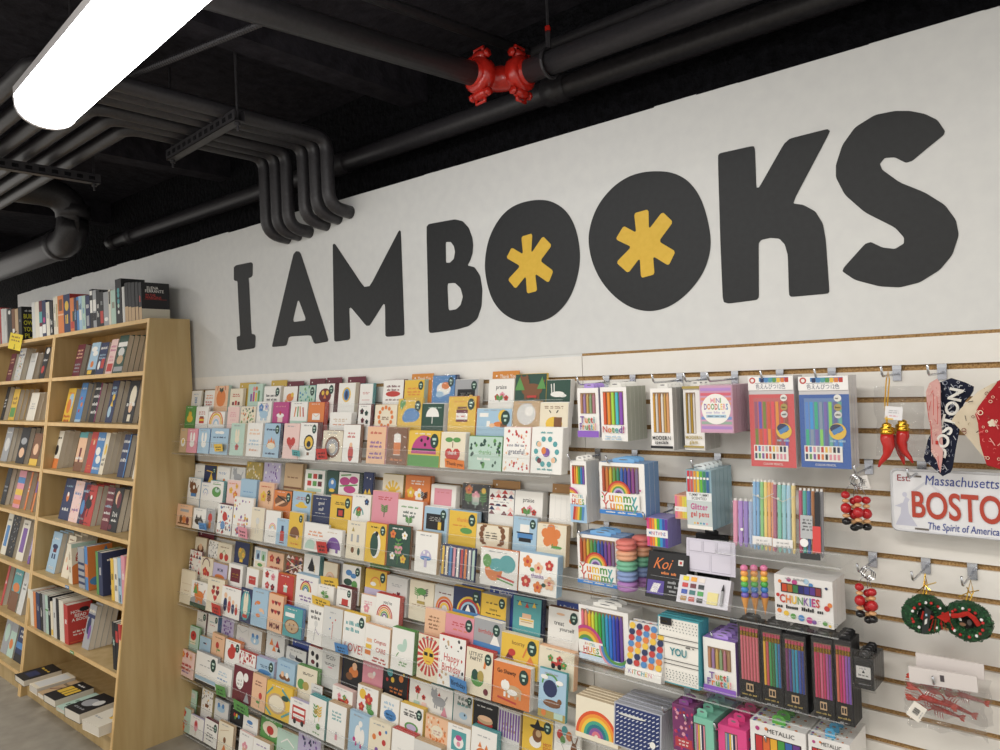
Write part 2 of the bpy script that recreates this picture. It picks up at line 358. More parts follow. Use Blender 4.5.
# ------------------------------------------------------------------ measured layout (metres)
RACKZ = [(1.4735, 1.4937), (1.0911, 1.1122), (0.6923, 0.7291), (0.3113, 0.3313), (0.02, 0.03)]
CARDS = [
(0, 2, -3.779, -0.058, 1.6451, 0.1045, 0.1433, 'w', 'c', 8, 1, 'I50 15 45 b;S50 80 4 50 b 1', 'off-white card with a small blue sprig'),
(0, 2, -3.6418, -0.058, 1.6462, 0.0959, 0.142, 'w', 'i', 8, 1, 'S50 72 12 80 o 2;S50 35 12 80 r 2', 'white card with chunky orange lettering'),
(0, 2, -3.5271, -0.058, 1.6472, 0.1344, 0.1624, 'z', 'm', 8, 2, 'D50 40 34 o;I50 62 22 d;A50 78 28 31 r', 'peach card with one big orange'),
(0, 2, -3.3804, -0.058, 1.6484, 0.1131, 0.1433, 'c', 'c', 8, 2, 'R20 12 36 30 x;R42 12 58 36 r;R64 12 80 30 x;S50 70 8 70 r 2', 'cream card with three little red houses'),
(0, 2, -3.215, -0.058, 1.6497, 0.1237, 0.1609, 'm', 'm', 8, 2, 'R18 20 30 55 u;R36 20 48 65 v;R54 20 66 60 y;R72 20 84 70 g;D42 78 9 p;D60 80 8 o', 'mint card with a row of coloured bottles'),
(0, 2, -3.0693, -0.058, 1.6509, 0.127, 0.1462, 'w', 'w', 8, 3, 'S50 55 16 78 k 2;B', 'white card with loose black script and badge'),
(0, 2, -2.9223, -0.058, 1.6521, 0.1078, 0.142, 'w', 'x', 8, 3, 'O50 45 26 20 o;D66 58 10 y;F25 25 12 z r', 'white card with an orange bird'),
(0, 2, -2.7966, -0.058, 1.6532, 0.1246, 0.1411, 'm', 't', 8, 2, 'P26 g t b;B', 'pale card with scattered teal leaves and badge'),
(0, 2, -2.6629, -0.058, 1.6543, 0.1251, 0.1458, 'w', 'x', 8, 4, 'O50 45 34 34 x;D38 58 8 y;D62 58 8 y;T50 40 10 o;B', 'white card with a round dark red owl'),
(0, 2, -2.5154, -0.058, 1.6555, 0.1112, 0.1438, 'w', 'c', 8, 3, 'O50 48 26 34 y;O50 48 18 27 b;O50 46 9 20 n', 'white card with a yellow and blue pointed oval'),
(0, 2, -2.3885, -0.058, 1.6565, 0.0793, 0.1374, 'w', 't', 8, 2, 'S50 60 5 60 r 2;L20 25 80 25 2 r', 'white card with tiny red text and teal envelope'),
(0, 1, -3.7677, -0.1, 1.5602, 0.1046, 0.1495, 'g', 'g', 8, 1, 'O50 32 30 20 y;O50 55 17 18 y;L50 68 55 82 4 h', 'green card with a yellow pear'),
(0, 1, -3.6445, -0.1, 1.5612, 0.1164, 0.1451, 'w', 'w', 8, 1, 'S50 72 9 64 r 2;R30 10 70 40 r;R30 22 70 34 y;R34 40 66 48 h', 'white card with a red jam jar under red text'),
(0, 1, -3.4989, -0.1, 1.5624, 0.1565, 0.1187, 'w', 'e', 8, 2, 'A50 18 38 44 o;A50 18 29 36 y;A50 18 20 27 q;A50 18 11 18 s', 'white card with a muted rainbow arch'),
(0, 1, -3.3425, -0.1, 1.5637, 0.1083, 0.1419, 'q', 'w', 8, 1, 'S50 70 8 60 p 3;S50 30 5 50 p 1', 'blush card with three lines of pink text'),
(0, 1, -3.211, -0.1, 1.5648, 0.1256, 0.1404, 'c', 'w', 8, 2, 'P40 g d o', 'cream card covered in small green leaves'),
(0, 1, -3.0767, -0.1, 1.5659, 0.1195, 0.1621, 'w', 'e', 8, 2, 'K50 25 30 s;F30 74 16 b l;F68 78 14 l b', 'white card with a pale blue animal and flowers'),
(0, 1, -2.9418, -0.1, 1.567, 0.1197, 0.1573, 'v', 'v', 8, 2, 'R34 12 66 34 q;O50 42 24 10 w;D50 52 7 r;S50 82 8 64 p 1', 'magenta card with a white cupcake'),
(0, 1, -2.8021, -0.1, 1.5681, 0.1251, 0.1579, 'w', 'm', 8, 2, 'R0 0 100 18 m;L25 35 32 78 6 o;L45 35 45 80 6 g;L62 35 56 80 6 o;L80 35 74 76 6 r', 'white card with upright carrots and beans'),
(0, 1, -2.6756, -0.1, 1.5692, 0.1091, 0.1534, 'o', 'r', 8, 3, 'R28 24 76 52 w;L28 52 52 38 3 z;L76 52 52 38 3 z', 'orange card with a white envelope'),
(0, 1, -2.5054, -0.1, 1.5706, 0.1406, 0.1082, 'w', 'w', 8, 4, 'S50 62 9 66 i 2;S50 30 9 66 o 1', 'white card with two lines of tan text'),
(0, 1, -2.3545, -0.1, 1.5718, 0.0781, 0.1392, 'w', 'x', 8, 2, 'F30 70 16 k x;F68 62 14 d k;F40 30 14 x k;F76 24 12 k d', 'white card with scattered dark flowers'),
(0, 0, -3.7562, -0.142, 1.4753, 0.0733, 0.1224, 'i', 'i', 8, 0, 'O50 42 30 18 w;O50 46 14 10 y', 'tan card with a white pear half'),
(0, 0, -3.6642, -0.142, 1.476, 0.1076, 0.1211, 'p', 'p', 8, 0, 'O38 66 10 20 w;O66 66 10 20 w;O52 38 22 14 w', 'pink card with white bunny ears'),
(0, 0, -3.5471, -0.142, 1.477, 0.1072, 0.1221, 's', 'b', 8, 1, 'O38 66 10 20 w;O66 66 10 20 w;O52 38 22 14 w', 'sky blue card with white bunny ears'),
(0, 0, -3.3979, -0.142, 1.4782, 0.1645, 0.1253, 's', 'a', 8, 2, 'S50 66 8 72 n 1;O36 84 14 5 w;O60 84 16 6 w;Z7 24 30 40 a', 'grey-blue card with a cloud over stripes'),
(0, 0, -3.2358, -0.142, 1.4796, 0.1132, 0.1501, 'm', 'c', 8, 2, 'O40 68 8 14 c;O58 68 8 14 c;O50 50 17 12 c;F52 26 14 r x', 'mint card with a rabbit and a red rose'),
(0, 0, -3.0898, -0.142, 1.4808, 0.1237, 0.1515, 'w', 'w', 8, 2, 'S50 80 9 72 z 2;S50 48 9 66 s 2;S50 20 9 56 o 1', 'white card with lines of peach and blue words'),
(0, 0, -2.9488, -0.142, 1.4819, 0.1281, 0.1511, 's', 'n', 8, 2, 'T34 40 18 o;T50 44 20 o;T66 40 18 o;O50 34 26 10 c;S50 82 8 70 n 1;S50 12 8 66 n 1;B', 'blue card with an orange crown'),
(0, 0, -2.7984, -0.142, 1.4832, 0.1133, 0.1499, 'q', 'q', 8, 1, 'H50 46 30 r', 'pale pink card with one red heart'),
(0, 0, -2.6751, -0.142, 1.4842, 0.1217, 0.1546, 'w', 'x', 8, 4, 'O56 46 30 22 k;O56 46 24 17 y;O56 42 12 9 k;R48 12 62 20 h;B', 'white card with a black hot-air balloon'),
(0, 0, -2.5054, -0.142, 1.4856, 0.1264, 0.1227, 'c', 'h', 8, 1, 'O50 46 38 36 h;O50 46 30 28 a;O50 42 18 16 c;W', 'brown card with an oval photo in clear sleeve'),
(0, 0, -2.3858, -0.142, 1.4866, 0.1051, 0.1476, 'w', 'h', 8, 2, 'S50 78 8 56 r 2;O50 24 16 22 r;D50 46 9 z;L36 14 66 14 5 x', 'white card with a red seated figure'),
(0, 2, -2.225, -0.058, 1.6579, 0.1142, 0.1471, 'w', 'x', 8, 3, 'S50 74 12 76 x 2;O50 42 36 12 r;S50 18 9 70 x 1', 'white card with dark red ornate lettering'),
(0, 2, -2.1055, -0.058, 1.6589, 0.1082, 0.143, 'y', 'm', 8, 3, 'S50 66 12 76 o 2;S50 40 10 60 o 1;B', 'bright yellow card with orange thank-you script'),
(0, 2, -1.9502, -0.058, 1.6601, 0.1175, 0.1539, 'b', 'n', 8, 3, 'O52 50 32 24 w;O60 62 18 14 o;O36 30 18 12 s;B;W', 'blue card with a white and orange bird'),
(0, 2, -1.8332, -0.058, 1.6611, 0.111, 0.1353, 'a', 'w', 8, 4, 'R12 12 88 60 k;S50 44 6 60 w 2;R64 12 78 36 y;B', 'grey-blue card with a dark shopfront and yellow door'),
(0, 2, -1.6698, -0.058, 1.6624, 0.115, 0.1311, 'w', 'e', 8, 2, 'X:praise 50 68 17 k 80;F35 26 10 r x;F56 34 10 p r;F72 22 9 r d;I46 6 22 g', 'white card reading praise above red flowers'),
(0, 2, -1.5422, -0.058, 1.6635, 0.1277, 0.1436, 'd', 'y', 8, 1, 'K55 16 34 h;O55 40 20 10 h;T15 60 22 g;T88 62 20 g;R40 14 72 22 r', 'dark green jungle card with a brown bear'),
(0, 2, -1.4285, -0.058, 1.6644, 0.0944, 0.1199, 'd', 'w', 8, 3, 'O48 40 30 12 w;O70 34 16 7 w;L24 44 20 84 4 w;L34 46 32 86 4 w', 'dark green card with a white horned goat'),
(0, 1, -2.2247, -0.1, 1.5729, 0.1242, 0.1372, 'c', 'i', 8, 1, 'W50 46 30 o 12;S50 46 7 36 h 2', 'kraft cream card with a ring of orange dots'),
(0, 1, -2.0901, -0.1, 1.574, 0.1311, 0.1578, 'y', 'y', 8, 1, 'O58 40 34 26 b;O40 30 20 18 b;O16 78 8 18 g;O26 86 6 14 g;B;W', 'yellow card with a big blue splash'),
(0, 1, -1.9671, -0.1, 1.575, 0.1158, 0.138, 'd', 'w', 8, 3, 'A50 46 0 30 w;L50 46 50 18 3 w;S60 84 6 60 m 1', 'dark green card with a white umbrella'),
(0, 1, -1.8208, -0.1, 1.5762, 0.1309, 0.1609, 'y', 'o', 8, 2, 'R30 14 72 56 x;R30 22 72 44 w;R34 58 68 66 h;S50 33 7 34 r 1;S44 84 6 50 o 1;B;W', 'yellow card with a labelled jam jar'),
(0, 1, -1.67, -0.1, 1.5774, 0.1581, 0.1177, 's', 'c', 8, 1, 'R8 62 34 80 w;D76 66 14 y;O66 30 16 12 o;R30 18 40 44 w;O46 24 8 10 z;R70 16 88 34 h;B', 'blue-grey square card with breakfast foods'),
(0, 1, -1.5309, -0.1, 1.5786, 0.1083, 0.1394, 'i', 'i', 8, 2, 'O50 54 36 40 e;O60 64 16 18 w;W', 'taupe card with painted shine in a clear sleeve'),  # the two pale ovals paint the white shine of the sleeve
(0, 1, -1.4197, -0.1, 1.5795, 0.1104, 0.1342, 'c', 'w', 8, 3, 'S50 86 5 70 h 2;O52 22 30 26 y;R52 8 80 46 h;L40 62 34 72 3 k;L60 62 66 72 3 k', 'cream card with a half yellow half brown bee'),
(0, 0, -2.2342, -0.142, 1.4878, 0.1043, 0.1404, 'z', 'p', 8, 1, 'S50 84 9 66 r 1;S50 58 9 76 u 2;S50 28 9 76 u 2', 'peach card with lines of purple words'),
(0, 0, -2.1149, -0.142, 1.4888, 0.1107, 0.1387, 'h', 'i', 8, 1, 'R34 26 68 74 w;R34 28 68 60 o;O50 78 18 6 w;S50 14 8 60 o 1;W', 'brown card with a glass of root beer'),
(0, 0, -1.9711, -0.142, 1.49, 0.1663, 0.1263, 'y', 'y', 8, 2, 'R0 0 100 32 g;A50 36 0 40 v;D42 74 4 k;D54 62 4 k;D62 80 4 k;L12 48 88 48 4 d;B', 'yellow square card with a pink watermelon'),
(0, 0, -1.8258, -0.142, 1.4912, 0.1151, 0.1225, 'c', 'w', 8, 3, 'H50 34 34 r;O34 80 16 7 g;O66 80 16 7 g;L50 58 50 74 3 h;X:thank 50 44 11 w 44', 'cream card with a big red apple'),
(0, 0, -1.6752, -0.142, 1.4924, 0.1501, 0.1111, 'm', 'g', 8, 2, 'P44 d g d;O50 48 34 24 m;X:thanks 50 54 14 g 56;S50 34 10 44 w 1', 'light green square card with a leafy border'),
(0, 0, -1.5401, -0.142, 1.4935, 0.1092, 0.1429, 'w', 'q', 8, 2, 'P46 r z r;R18 40 82 66 w;S50 60 8 60 n 1;X:grateful 50 46 11 n 60', 'white coral-patterned card about being grateful'),
(0, 0, -1.4193, -0.142, 1.4945, 0.1199, 0.1424, 'w', 'w', 8, 5, 'W50 48 34 t 10;O50 46 12 10 u;O42 50 8 8 o;D26 64 7 z;D74 30 7 z;D28 28 7 x;S50 90 5 40 t 1;S50 10 6 54 t 1', 'white card with a ring of teal-sleeved hands'),
(1, 2, -3.77, -0.058, 1.2627, 0.0933, 0.1373, 'w', 'e', 8, 0, 'S50 60 6 40 a 1', 'plain white card with one grey line'),
(1, 2, -3.6618, -0.058, 1.2637, 0.12, 0.1384, 'n', 'y', 8, 2, 'T60 20 30 y;L20 70 80 60 4 y;B', 'navy card with a yellow cat shape'),
(1, 2, -3.5322, -0.058, 1.2648, 0.1263, 0.1345, 'w', 'w', 8, 1, 'S44 68 6 60 b 2;D60 24 8 o', 'white card with two blue lines and orange dot'),
(1, 2, -3.393, -0.058, 1.266, 0.1221, 0.1373, 'e', 'w', 8, 2, 'K50 24 30 a', 'white card with a grey elephant'),
(1, 2, -3.2511, -0.058, 1.2672, 0.1421, 0.1689, 'j', 'j', 8, 1, 'P30 c y c', 'olive gold card with pale specks'),
(1, 2, -3.0975, -0.058, 1.2685, 0.1343, 0.1727, 'l', 'w', 8, 3, 'P20 u w u;R0 0 100 18 e', 'lilac card with purple flecks'),
(1, 2, -2.927, -0.058, 1.27, 0.1382, 0.1746, 'i', 'i', 8, 3, 'S50 46 10 62 h 1;R0 0 100 8 h', 'taupe card with one brown word'),
(1, 2, -2.7629, -0.058, 1.2714, 0.1368, 0.153, 'w', 'm', 8, 2, 'R14 62 34 84 g;R42 62 62 84 r;R68 62 88 84 d;R14 30 34 52 r;R42 30 62 52 g;R68 30 88 52 x;R14 6 88 20 m', 'white card with a grid of potted plants'),
(1, 2, -2.6364, -0.058, 1.2725, 0.0794, 0.156, 'd', 'k', 8, 1, 'O50 44 34 26 b;D50 52 12 w;O50 18 24 8 y', 'dark teal card with a round moth face'),
(1, 2, -2.5261, -0.058, 1.2735, 0.1372, 0.1526, 'w', 'd', 8, 3, 'O30 62 26 18 v;O74 70 22 16 v;O56 30 30 16 v;L6 40 94 52 4 g;L10 86 60 92 4 g', 'white card with pink melon slices'),
(1, 2, -2.4016, -0.058, 1.2746, 0.0583, 0.1583, 'n', 'n', 8, 1, 'T30 20 26 y;T70 24 26 y;D40 80 5 w;D74 76 5 w', 'navy night card with two yellow tents'),
(1, 2, -2.2507, -0.058, 1.2759, 0.1214, 0.1581, 'c', 'j', 8, 2, 'Y50 30 40 12 y;D50 30 20 y', 'cream card with a rising yellow sun'),
(1, 2, -2.1096, -0.058, 1.2771, 0.1319, 0.1581, 'o', 'o', 8, 3, 'S50 82 8 70 w 2;F24 38 16 y c;F60 30 20 w y;I80 10 30 k', 'orange card with daisies and white text'),
(1, 2, -1.9697, -0.058, 1.2783, 0.1291, 0.1312, 'w', 'w', 8, 3, 'R14 14 84 86 p;S50 70 5 50 r 1', 'white card with a plain pink panel'),
(1, 2, -1.806, -0.058, 1.2797, 0.1297, 0.1459, 'k', 'i', 8, 1, 'F50 52 16 p q;F24 76 14 o r;I24 20 40 g;I76 20 46 g;I50 10 36 m;D78 76 8 y;W', 'black card with tulips in a shiny sleeve'),
(1, 2, -1.6875, -0.058, 1.2807, 0.1125, 0.1337, 'w', 'n', 8, 1, 'V;R0 42 100 58 w;S50 50 6 60 n 1', 'red and navy triangle-patterned card'),
(1, 2, -1.5696, -0.058, 1.2817, 0.1197, 0.1336, 'w', 'e', 8, 4, 'X:praise 50 68 17 k 80;F35 26 10 r x;F56 34 10 p r;F72 22 9 r d;I46 6 22 g', 'white card reading praise above small red flowers'),
(1, 2, -1.4339, -0.058, 1.2829, 0.0942, 0.1315, 'w', 'c', 8, 3, 'L24 6 24 94 1 e;L48 6 48 94 1 e;L72 6 72 94 1 e', 'cream blank-looking card with ribbed texture'),
(1, 1, -3.7558, -0.1, 1.1779, 0.1327, 0.1579, 'w', 's', 8, 1, 'K50 16 30 h;D50 58 16 h;D50 54 8 w;R30 8 70 24 b', 'white card with a brown bulldog'),
(1, 1, -3.6348, -0.1, 1.1789, 0.0896, 0.1408, 'w', 'l', 8, 1, 'A50 40 24 28 b;A50 30 14 18 l;S50 84 6 60 b 1', 'white card with lilac loops'),
(1, 1, -3.5295, -0.1, 1.1798, 0.1286, 0.1545, 'w', 't', 8, 2, 'O50 46 34 26 g;O56 56 18 12 m;D60 64 5 k;L20 84 80 84 3 g', 'white card with a round green dinosaur'),
(1, 1, -3.3678, -0.1, 1.1812, 0.1178, 0.1669, 'q', 'w', 8, 1, 'F30 54 14 y o;F64 36 16 o y;F72 74 10 y o;S44 86 6 60 o 1', 'peach card with three orange flowers'),
(1, 1, -3.2387, -0.1, 1.1823, 0.1384, 0.1765, 's', 's', 8, 2, 'S50 50 6 60 b 1', 'pale blue card with one line of text'),
(1, 1, -3.086, -0.1, 1.1836, 0.1275, 0.1706, 'z', 'q', 8, 2, 'F34 42 20 y o;I72 14 34 h;F70 60 10 k y;S50 84 6 66 r 1', 'peach card with a yellow daisy'),
(1, 1, -2.9502, -0.1, 1.1848, 0.135, 0.1424, 'o', 'h', 8, 2, 'O46 48 40 26 h;L12 24 90 66 8 z;L20 74 70 50 5 k;B', 'orange and brown card with two paws'),
(1, 1, -2.8037, -0.1, 1.1861, 0.1391, 0.147, 's', 'y', 8, 3, 'O50 34 34 9 y;O50 42 18 12 y;S50 74 7 66 r 2;B', 'blue card with a straw hat'),
(1, 1, -2.6605, -0.1, 1.1873, 0.1216, 0.1391, 'n', 'e', 8, 2, 'X:good 50 66 15 w 70;X:stuff 50 38 15 w 70;S50 86 5 60 w 1;S50 18 5 60 w 1', 'dark slate card lettered in white'),
(1, 1, -2.5296, -0.1, 1.1884, 0.1374, 0.1477, 'y', 'o', 8, 2, 'R34 8 70 46 k;R42 14 62 38 r;S50 70 6 56 k 2;B', 'yellow card with a black doorway'),
(1, 1, -2.3976, -0.1, 1.1896, 0.1114, 0.1603, 'w', 'c', 8, 1, 'O38 36 24 24 w;A38 24 22 28 t;F40 38 14 r o;F80 74 12 n b;I38 8 26 g', 'cream card with a red tulip and blue star'),
(1, 1, -2.2557, -0.1, 1.1908, 0.1496, 0.181, 'p', 'z', 8, 1, 'S50 82 6 64 r 2;I50 22 30 g;L50 16 50 50 2 d', 'rose pink card with a thin green sprig'),
(1, 1, -2.1128, -0.1, 1.192, 0.1462, 0.1571, 'w', 'o', 8, 3, 'S50 76 9 66 g 1;S50 56 12 66 d 2;I50 8 26 g', 'white card with green lettering and orange envelope'),
(1, 1, -1.9721, -0.1, 1.1933, 0.1177, 0.1415, 's', 'w', 8, 2, 'R10 12 90 74 k;S50 60 5 62 w 3;R62 14 76 44 y;B', 'blue card with a black noticeboard and yellow door'),
(1, 1, -1.8361, -0.1, 1.1944, 0.1344, 0.138, 'y', 's', 8, 3, 'X:thanks 50 68 17 o 76;O64 26 22 12 g;S40 44 7 50 o 1;B', 'yellow card reading thanks above a lime'),
(1, 1, -1.6952, -0.1, 1.1957, 0.1418, 0.1015, 'c', 'i', 8, 2, 'W50 50 34 h 16;S50 62 7 38 k 1;S50 48 9 44 k 1;S50 36 7 38 k 1', 'cream card with a brown wreath around words'),
(1, 1, -1.5557, -0.1, 1.1969, 0.0992, 0.1413, 's', 'a', 8, 2, 'R20 22 84 44 b;R26 12 78 26 k;R30 44 70 74 w;L16 44 86 44 4 k;B', 'pale blue card with a typewriter'),
(1, 1, -1.4459, -0.1, 1.1978, 0.1122, 0.1279, 'c', 'i', 8, 3, 'F48 56 34 o z;D48 56 14 o;O70 14 18 6 g;L52 8 56 26 3 g', 'cream card with a big orange marigold'),
(1, 0, -3.7745, -0.142, 1.0927, 0.1572, 0.1105, 'z', 'i', 8, 1, 'R22 68 78 80 a;O30 34 10 18 h;O52 34 12 18 o;O74 32 10 16 x;L12 14 88 14 5 h', 'tan card with people at a cafe'),
(1, 0, -3.6177, -0.142, 1.0941, 0.1291, 0.1021, 'w', 'w', 8, 0, 'O48 40 34 18 k;T28 58 12 k;T62 58 12 k;O60 34 16 10 a', 'white card with a dark sleeping cat'),
(1, 0, -3.5121, -0.142, 1.095, 0.0804, 0.1101, 'a', 'w', 8, 0, 'O50 60 24 20 r;R36 14 64 40 o;L50 80 50 94 3 k', 'grey card with an orange lantern'),
(1, 0, -3.3764, -0.142, 1.0961, 0.1368, 0.1396, 'w', 'x', 8, 4, 'P44 r b x;O50 60 16 16 r;O40 30 16 14 b', 'white card with a red and blue floral print'),
(1, 0, -3.2184, -0.142, 1.0975, 0.1618, 0.1835, 'w', 'w', 8, 1, 'P30 u y r;S50 44 9 50 p 2', 'tall white confetti card with pink words'),
(1, 0, -3.0904, -0.142, 1.0986, 0.1067, 0.1469, 'c', 'w', 8, 0, 'L40 20 52 70 2 a;L52 70 62 22 2 a;O52 60 14 10 e', 'cream card with a fine line drawing'),
(1, 0, -2.9656, -0.142, 1.0997, 0.1126, 0.1431, 'w', 'i', 8, 1, 'A50 44 20 24 p;A50 44 14 18 y;A50 44 8 12 s;S50 22 5 44 a 1', 'white card with a small pastel rainbow'),
(1, 0, -2.8884, -0.142, 1.1004, 0.0865, 0.1145, 's', 'w', 8, 0, 'R34 16 70 44 r;O52 48 18 8 r;R42 54 62 74 n;L30 10 74 10 4 x', 'blue card with a red postbox figure'),
(1, 0, -2.7903, -0.142, 1.1012, 0.1065, 0.1483, 'y', 'c', 8, 2, 'A46 36 0 34 h;O46 34 36 6 h;D66 30 8 z;S50 12 7 54 o 1;B', 'yellow card with a brown bonnet'),
(1, 0, -2.6411, -0.142, 1.1025, 0.1619, 0.1149, 'w', 'e', 8, 1, 'S50 70 9 70 o 2;A30 8 0 24 m;A70 8 0 24 q', 'wide white card with pastel hills'),
(1, 0, -2.532, -0.142, 1.1034, 0.131, 0.1005, 'w', 'w', 8, 2, 'A60 24 0 36 u;R30 10 40 34 u;R72 10 84 34 u;S50 88 5 50 i 1', 'white card with a purple elephant arch'),
(1, 0, -2.3805, -0.142, 1.1047, 0.1105, 0.1459, 'c', 'c', 8, 0, 'T34 78 10 j;R24 46 34 66 a;R56 46 68 66 a;O36 24 9 8 h;O70 22 7 10 d', 'cream card with six tiny icons'),
(1, 0, -2.2607, -0.142, 1.1058, 0.1187, 0.1503, 'y', 'o', 8, 1, 'O50 46 26 34 w;O44 46 20 30 d;D54 74 8 k;S44 90 5 40 k 1;B', 'yellow card with a dark avocado slice'),
(1, 0, -2.1282, -0.142, 1.1069, 0.1209, 0.1532, 'd', 'h', 8, 1, 'F50 44 18 p q;F24 78 13 o r;F76 78 13 w y;F26 26 12 w y;F74 22 13 y o;I50 8 60 g;L30 50 70 60 2 g', 'dark green card with five folk flowers'),
(1, 0, -1.98, -0.142, 1.1082, 0.1139, 0.1428, 'w', 'i', 8, 2, 'A50 36 0 26 l;O50 36 26 5 b;R44 14 56 36 l;D42 50 5 w;D60 46 5 w', 'white card with a lilac mushroom'),
(1, 0, -1.8203, -0.142, 1.1096, 0.1664, 0.1116, 'n', 'n', 8, 0, 'Z9 6 6 94 ycbpwroem;W', 'navy square card with coloured candles in sleeve'),
(1, 0, -1.6334, -0.142, 1.1112, 0.1594, 0.1201, 'w', 'o', 8, 2, 'O36 42 24 28 o;O44 58 22 18 t;O72 64 22 24 t;L46 30 92 20 4 r;L46 22 90 12 3 g;O18 66 12 18 g;W', 'white square card with a teal hummingbird'),
(1, 0, -1.472, -0.142, 1.1126, 0.1527, 0.1231, 'w', 's', 8, 4, 'F22 78 13 o r;F52 66 12 z r;F80 76 11 r z;F20 28 13 r z;F52 18 12 o r;F82 32 14 z r;O36 60 6 5 g;O68 26 6 5 d;X:thanks 50 46 11 u 52', 'white square card of flowers reading thanks'),
(2, 2, -3.7911, -0.058, 0.8641, 0.1143, 0.1505, 'c', 'i', 8, 1, 'O50 40 28 24 h;D50 50 16 z', 'cream card with a brown-haired face'),
(2, 2, -3.6615, -0.058, 0.866, 0.0995, 0.1476, 'w', 'i', 8, 1, 'P26 k k a', 'white card with black spots'),
(2, 2, -3.5493, -0.058, 0.8677, 0.1283, 0.1436, 'c', 'c', 8, 2, 'D30 30 14 r;D66 28 14 r;L30 40 48 66 2 g;L66 38 48 66 2 g;S50 80 7 60 h 1', 'cream card with red cherries'),
(2, 2, -3.3872, -0.058, 0.8702, 0.1321, 0.1675, 'n', 'j', 8, 2, 'R38 10 60 24 y;O50 48 26 26 j;F38 62 10 y o;F62 44 10 y o', 'navy card with a golden potted tree'),
(2, 2, -3.2199, -0.058, 0.8727, 0.1142, 0.1558, 'w', 'a', 8, 1, 'R10 44 46 88 s;R54 44 90 88 m;O30 60 8 14 n;O72 58 8 16 g;R10 10 90 36 c;O50 22 20 8 g', 'white card with cactus picture panels'),
(2, 2, -3.095, -0.058, 0.8745, 0.1302, 0.1477, 'z', 'i', 8, 2, 'F28 70 14 r o;F68 66 14 x r;S50 30 12 80 r 2', 'tan card with rust flowers'),
(2, 2, -2.9434, -0.058, 0.8768, 0.1306, 0.1506, 'h', 'i', 8, 2, 'V;L0 20 100 70 3 c;L0 80 100 30 3 c', 'rust brown card with tartan diamonds'),
(2, 2, -2.8123, -0.058, 0.8788, 0.1125, 0.1693, 'w', 't', 8, 3, 'T50 60 30 k;R34 34 68 56 k;L70 60 72 30 2 y', 'pale card with a black graduation cap'),
(2, 2, -2.6757, -0.058, 0.8809, 0.0968, 0.1504, 'c', 'i', 8, 1, 'A50 26 28 34 z;A50 26 20 26 q;A50 26 12 18 i', 'beige card with faded rainbow arcs'),
(2, 2, -2.5317, -0.058, 0.883, 0.1147, 0.1564, 'w', 'j', 8, 3, 'O36 68 18 12 b;O62 58 16 10 b;O34 30 24 14 d;O70 24 16 16 g;B', 'white card with blue birds on leaves'),
(2, 2, -2.3766, -0.058, 0.8854, 0.1289, 0.1557, 'y', 'o', 8, 2, 'A50 40 22 26 o;R0 0 100 26 l;O40 44 14 8 w;B', 'yellow card with a cloud over a lilac strip'),
(2, 2, -2.2484, -0.058, 0.8873, 0.1219, 0.1437, 'e', 'e', 8, 3, 'H40 24 9 r;H60 32 9 x;S50 70 6 50 a 2', 'pale grey card with two red hearts'),
(2, 2, -2.1069, -0.058, 0.8894, 0.1299, 0.1439, 'c', 'c', 8, 1, 'I34 30 40 g;I64 34 38 d;O50 62 20 14 g;R34 12 66 24 j;S50 6 4 70 h 1', 'kraft card with a leafy green plant'),
(2, 2, -1.9822, -0.058, 0.8913, 0.1104, 0.143, 'e', 'e', 8, 2, 'A50 12 34 42 o;A50 12 24 32 r;A50 12 14 22 y;S50 74 7 58 x 1', 'pale grey card with an orange rainbow'),
(2, 2, -1.872, -0.058, 0.8929, 0.1315, 0.1537, 'n', 'y', 8, 2, 'A60 10 40 46 y;A60 10 33 39 r;A60 10 26 32 s;T56 28 12 w;R0 0 100 18 b;B', 'navy card with a unicorn under a rainbow'),
(2, 2, -1.7444, -0.058, 0.8949, 0.1147, 0.1466, 'y', 'a', 8, 3, 'S50 70 9 60 k 1;X:more 50 48 12 k 56;S50 32 7 60 k 1;R0 0 100 18 b;B', 'yellow card with black words above a blue strip'),
(2, 2, -1.5954, -0.058, 0.8971, 0.1165, 0.16, 't', 'n', 8, 4, 'R24 8 76 34 c;R34 34 66 48 z;R26 26 74 30 y;L12 84 88 84 2 n;T24 78 9 y;T50 74 9 r;T76 78 9 y;R30 20 70 23 i', 'teal card with a tiered birthday cake'),
(2, 2, -1.4442, -0.058, 0.8994, 0.1216, 0.1464, 'w', 'h', 8, 2, 'X:treat 36 50 15 k 52;X:yourself 62 32 13 k 64;O40 80 14 4 z;D74 64 6 o;O82 70 6 7 z;B', 'white card reading treat yourself in script'),
(2, 1, -3.7776, -0.1, 0.7793, 0.1246, 0.1766, 'w', 'x', 8, 1, 'V;H50 44 26 w', 'checked card with a white heart'),
(2, 1, -3.6612, -0.1, 0.781, 0.1278, 0.1537, 'c', 'i', 8, 1, 'F44 30 18 r o;D68 22 10 r;A50 60 26 30 x', 'cream card with two red strawberries'),
(2, 1, -3.524, -0.1, 0.7831, 0.1391, 0.1397, 'l', 'i', 8, 2, 'X:MOM 50 66 18 n 70;O50 28 34 14 o;R0 0 100 12 h', 'lilac card reading MOM over orange hills'),
(2, 1, -3.3788, -0.1, 0.7853, 0.1231, 0.1518, 'w', 'e', 8, 3, 'R16 16 84 82 x;S50 54 11 48 y 2', 'white card with a maroon panel'),
(2, 1, -3.2282, -0.1, 0.7875, 0.1028, 0.1509, 'w', 'c', 8, 3, 'R22 26 80 64 r;S50 50 9 40 w 1', 'white card with a red square'),
(2, 1, -3.0801, -0.1, 0.7898, 0.1184, 0.1687, 'w', 'q', 8, 1, 'F30 74 14 r x;F70 68 14 p r;F36 30 14 r p;F72 26 13 x r', 'white card with four red blooms'),
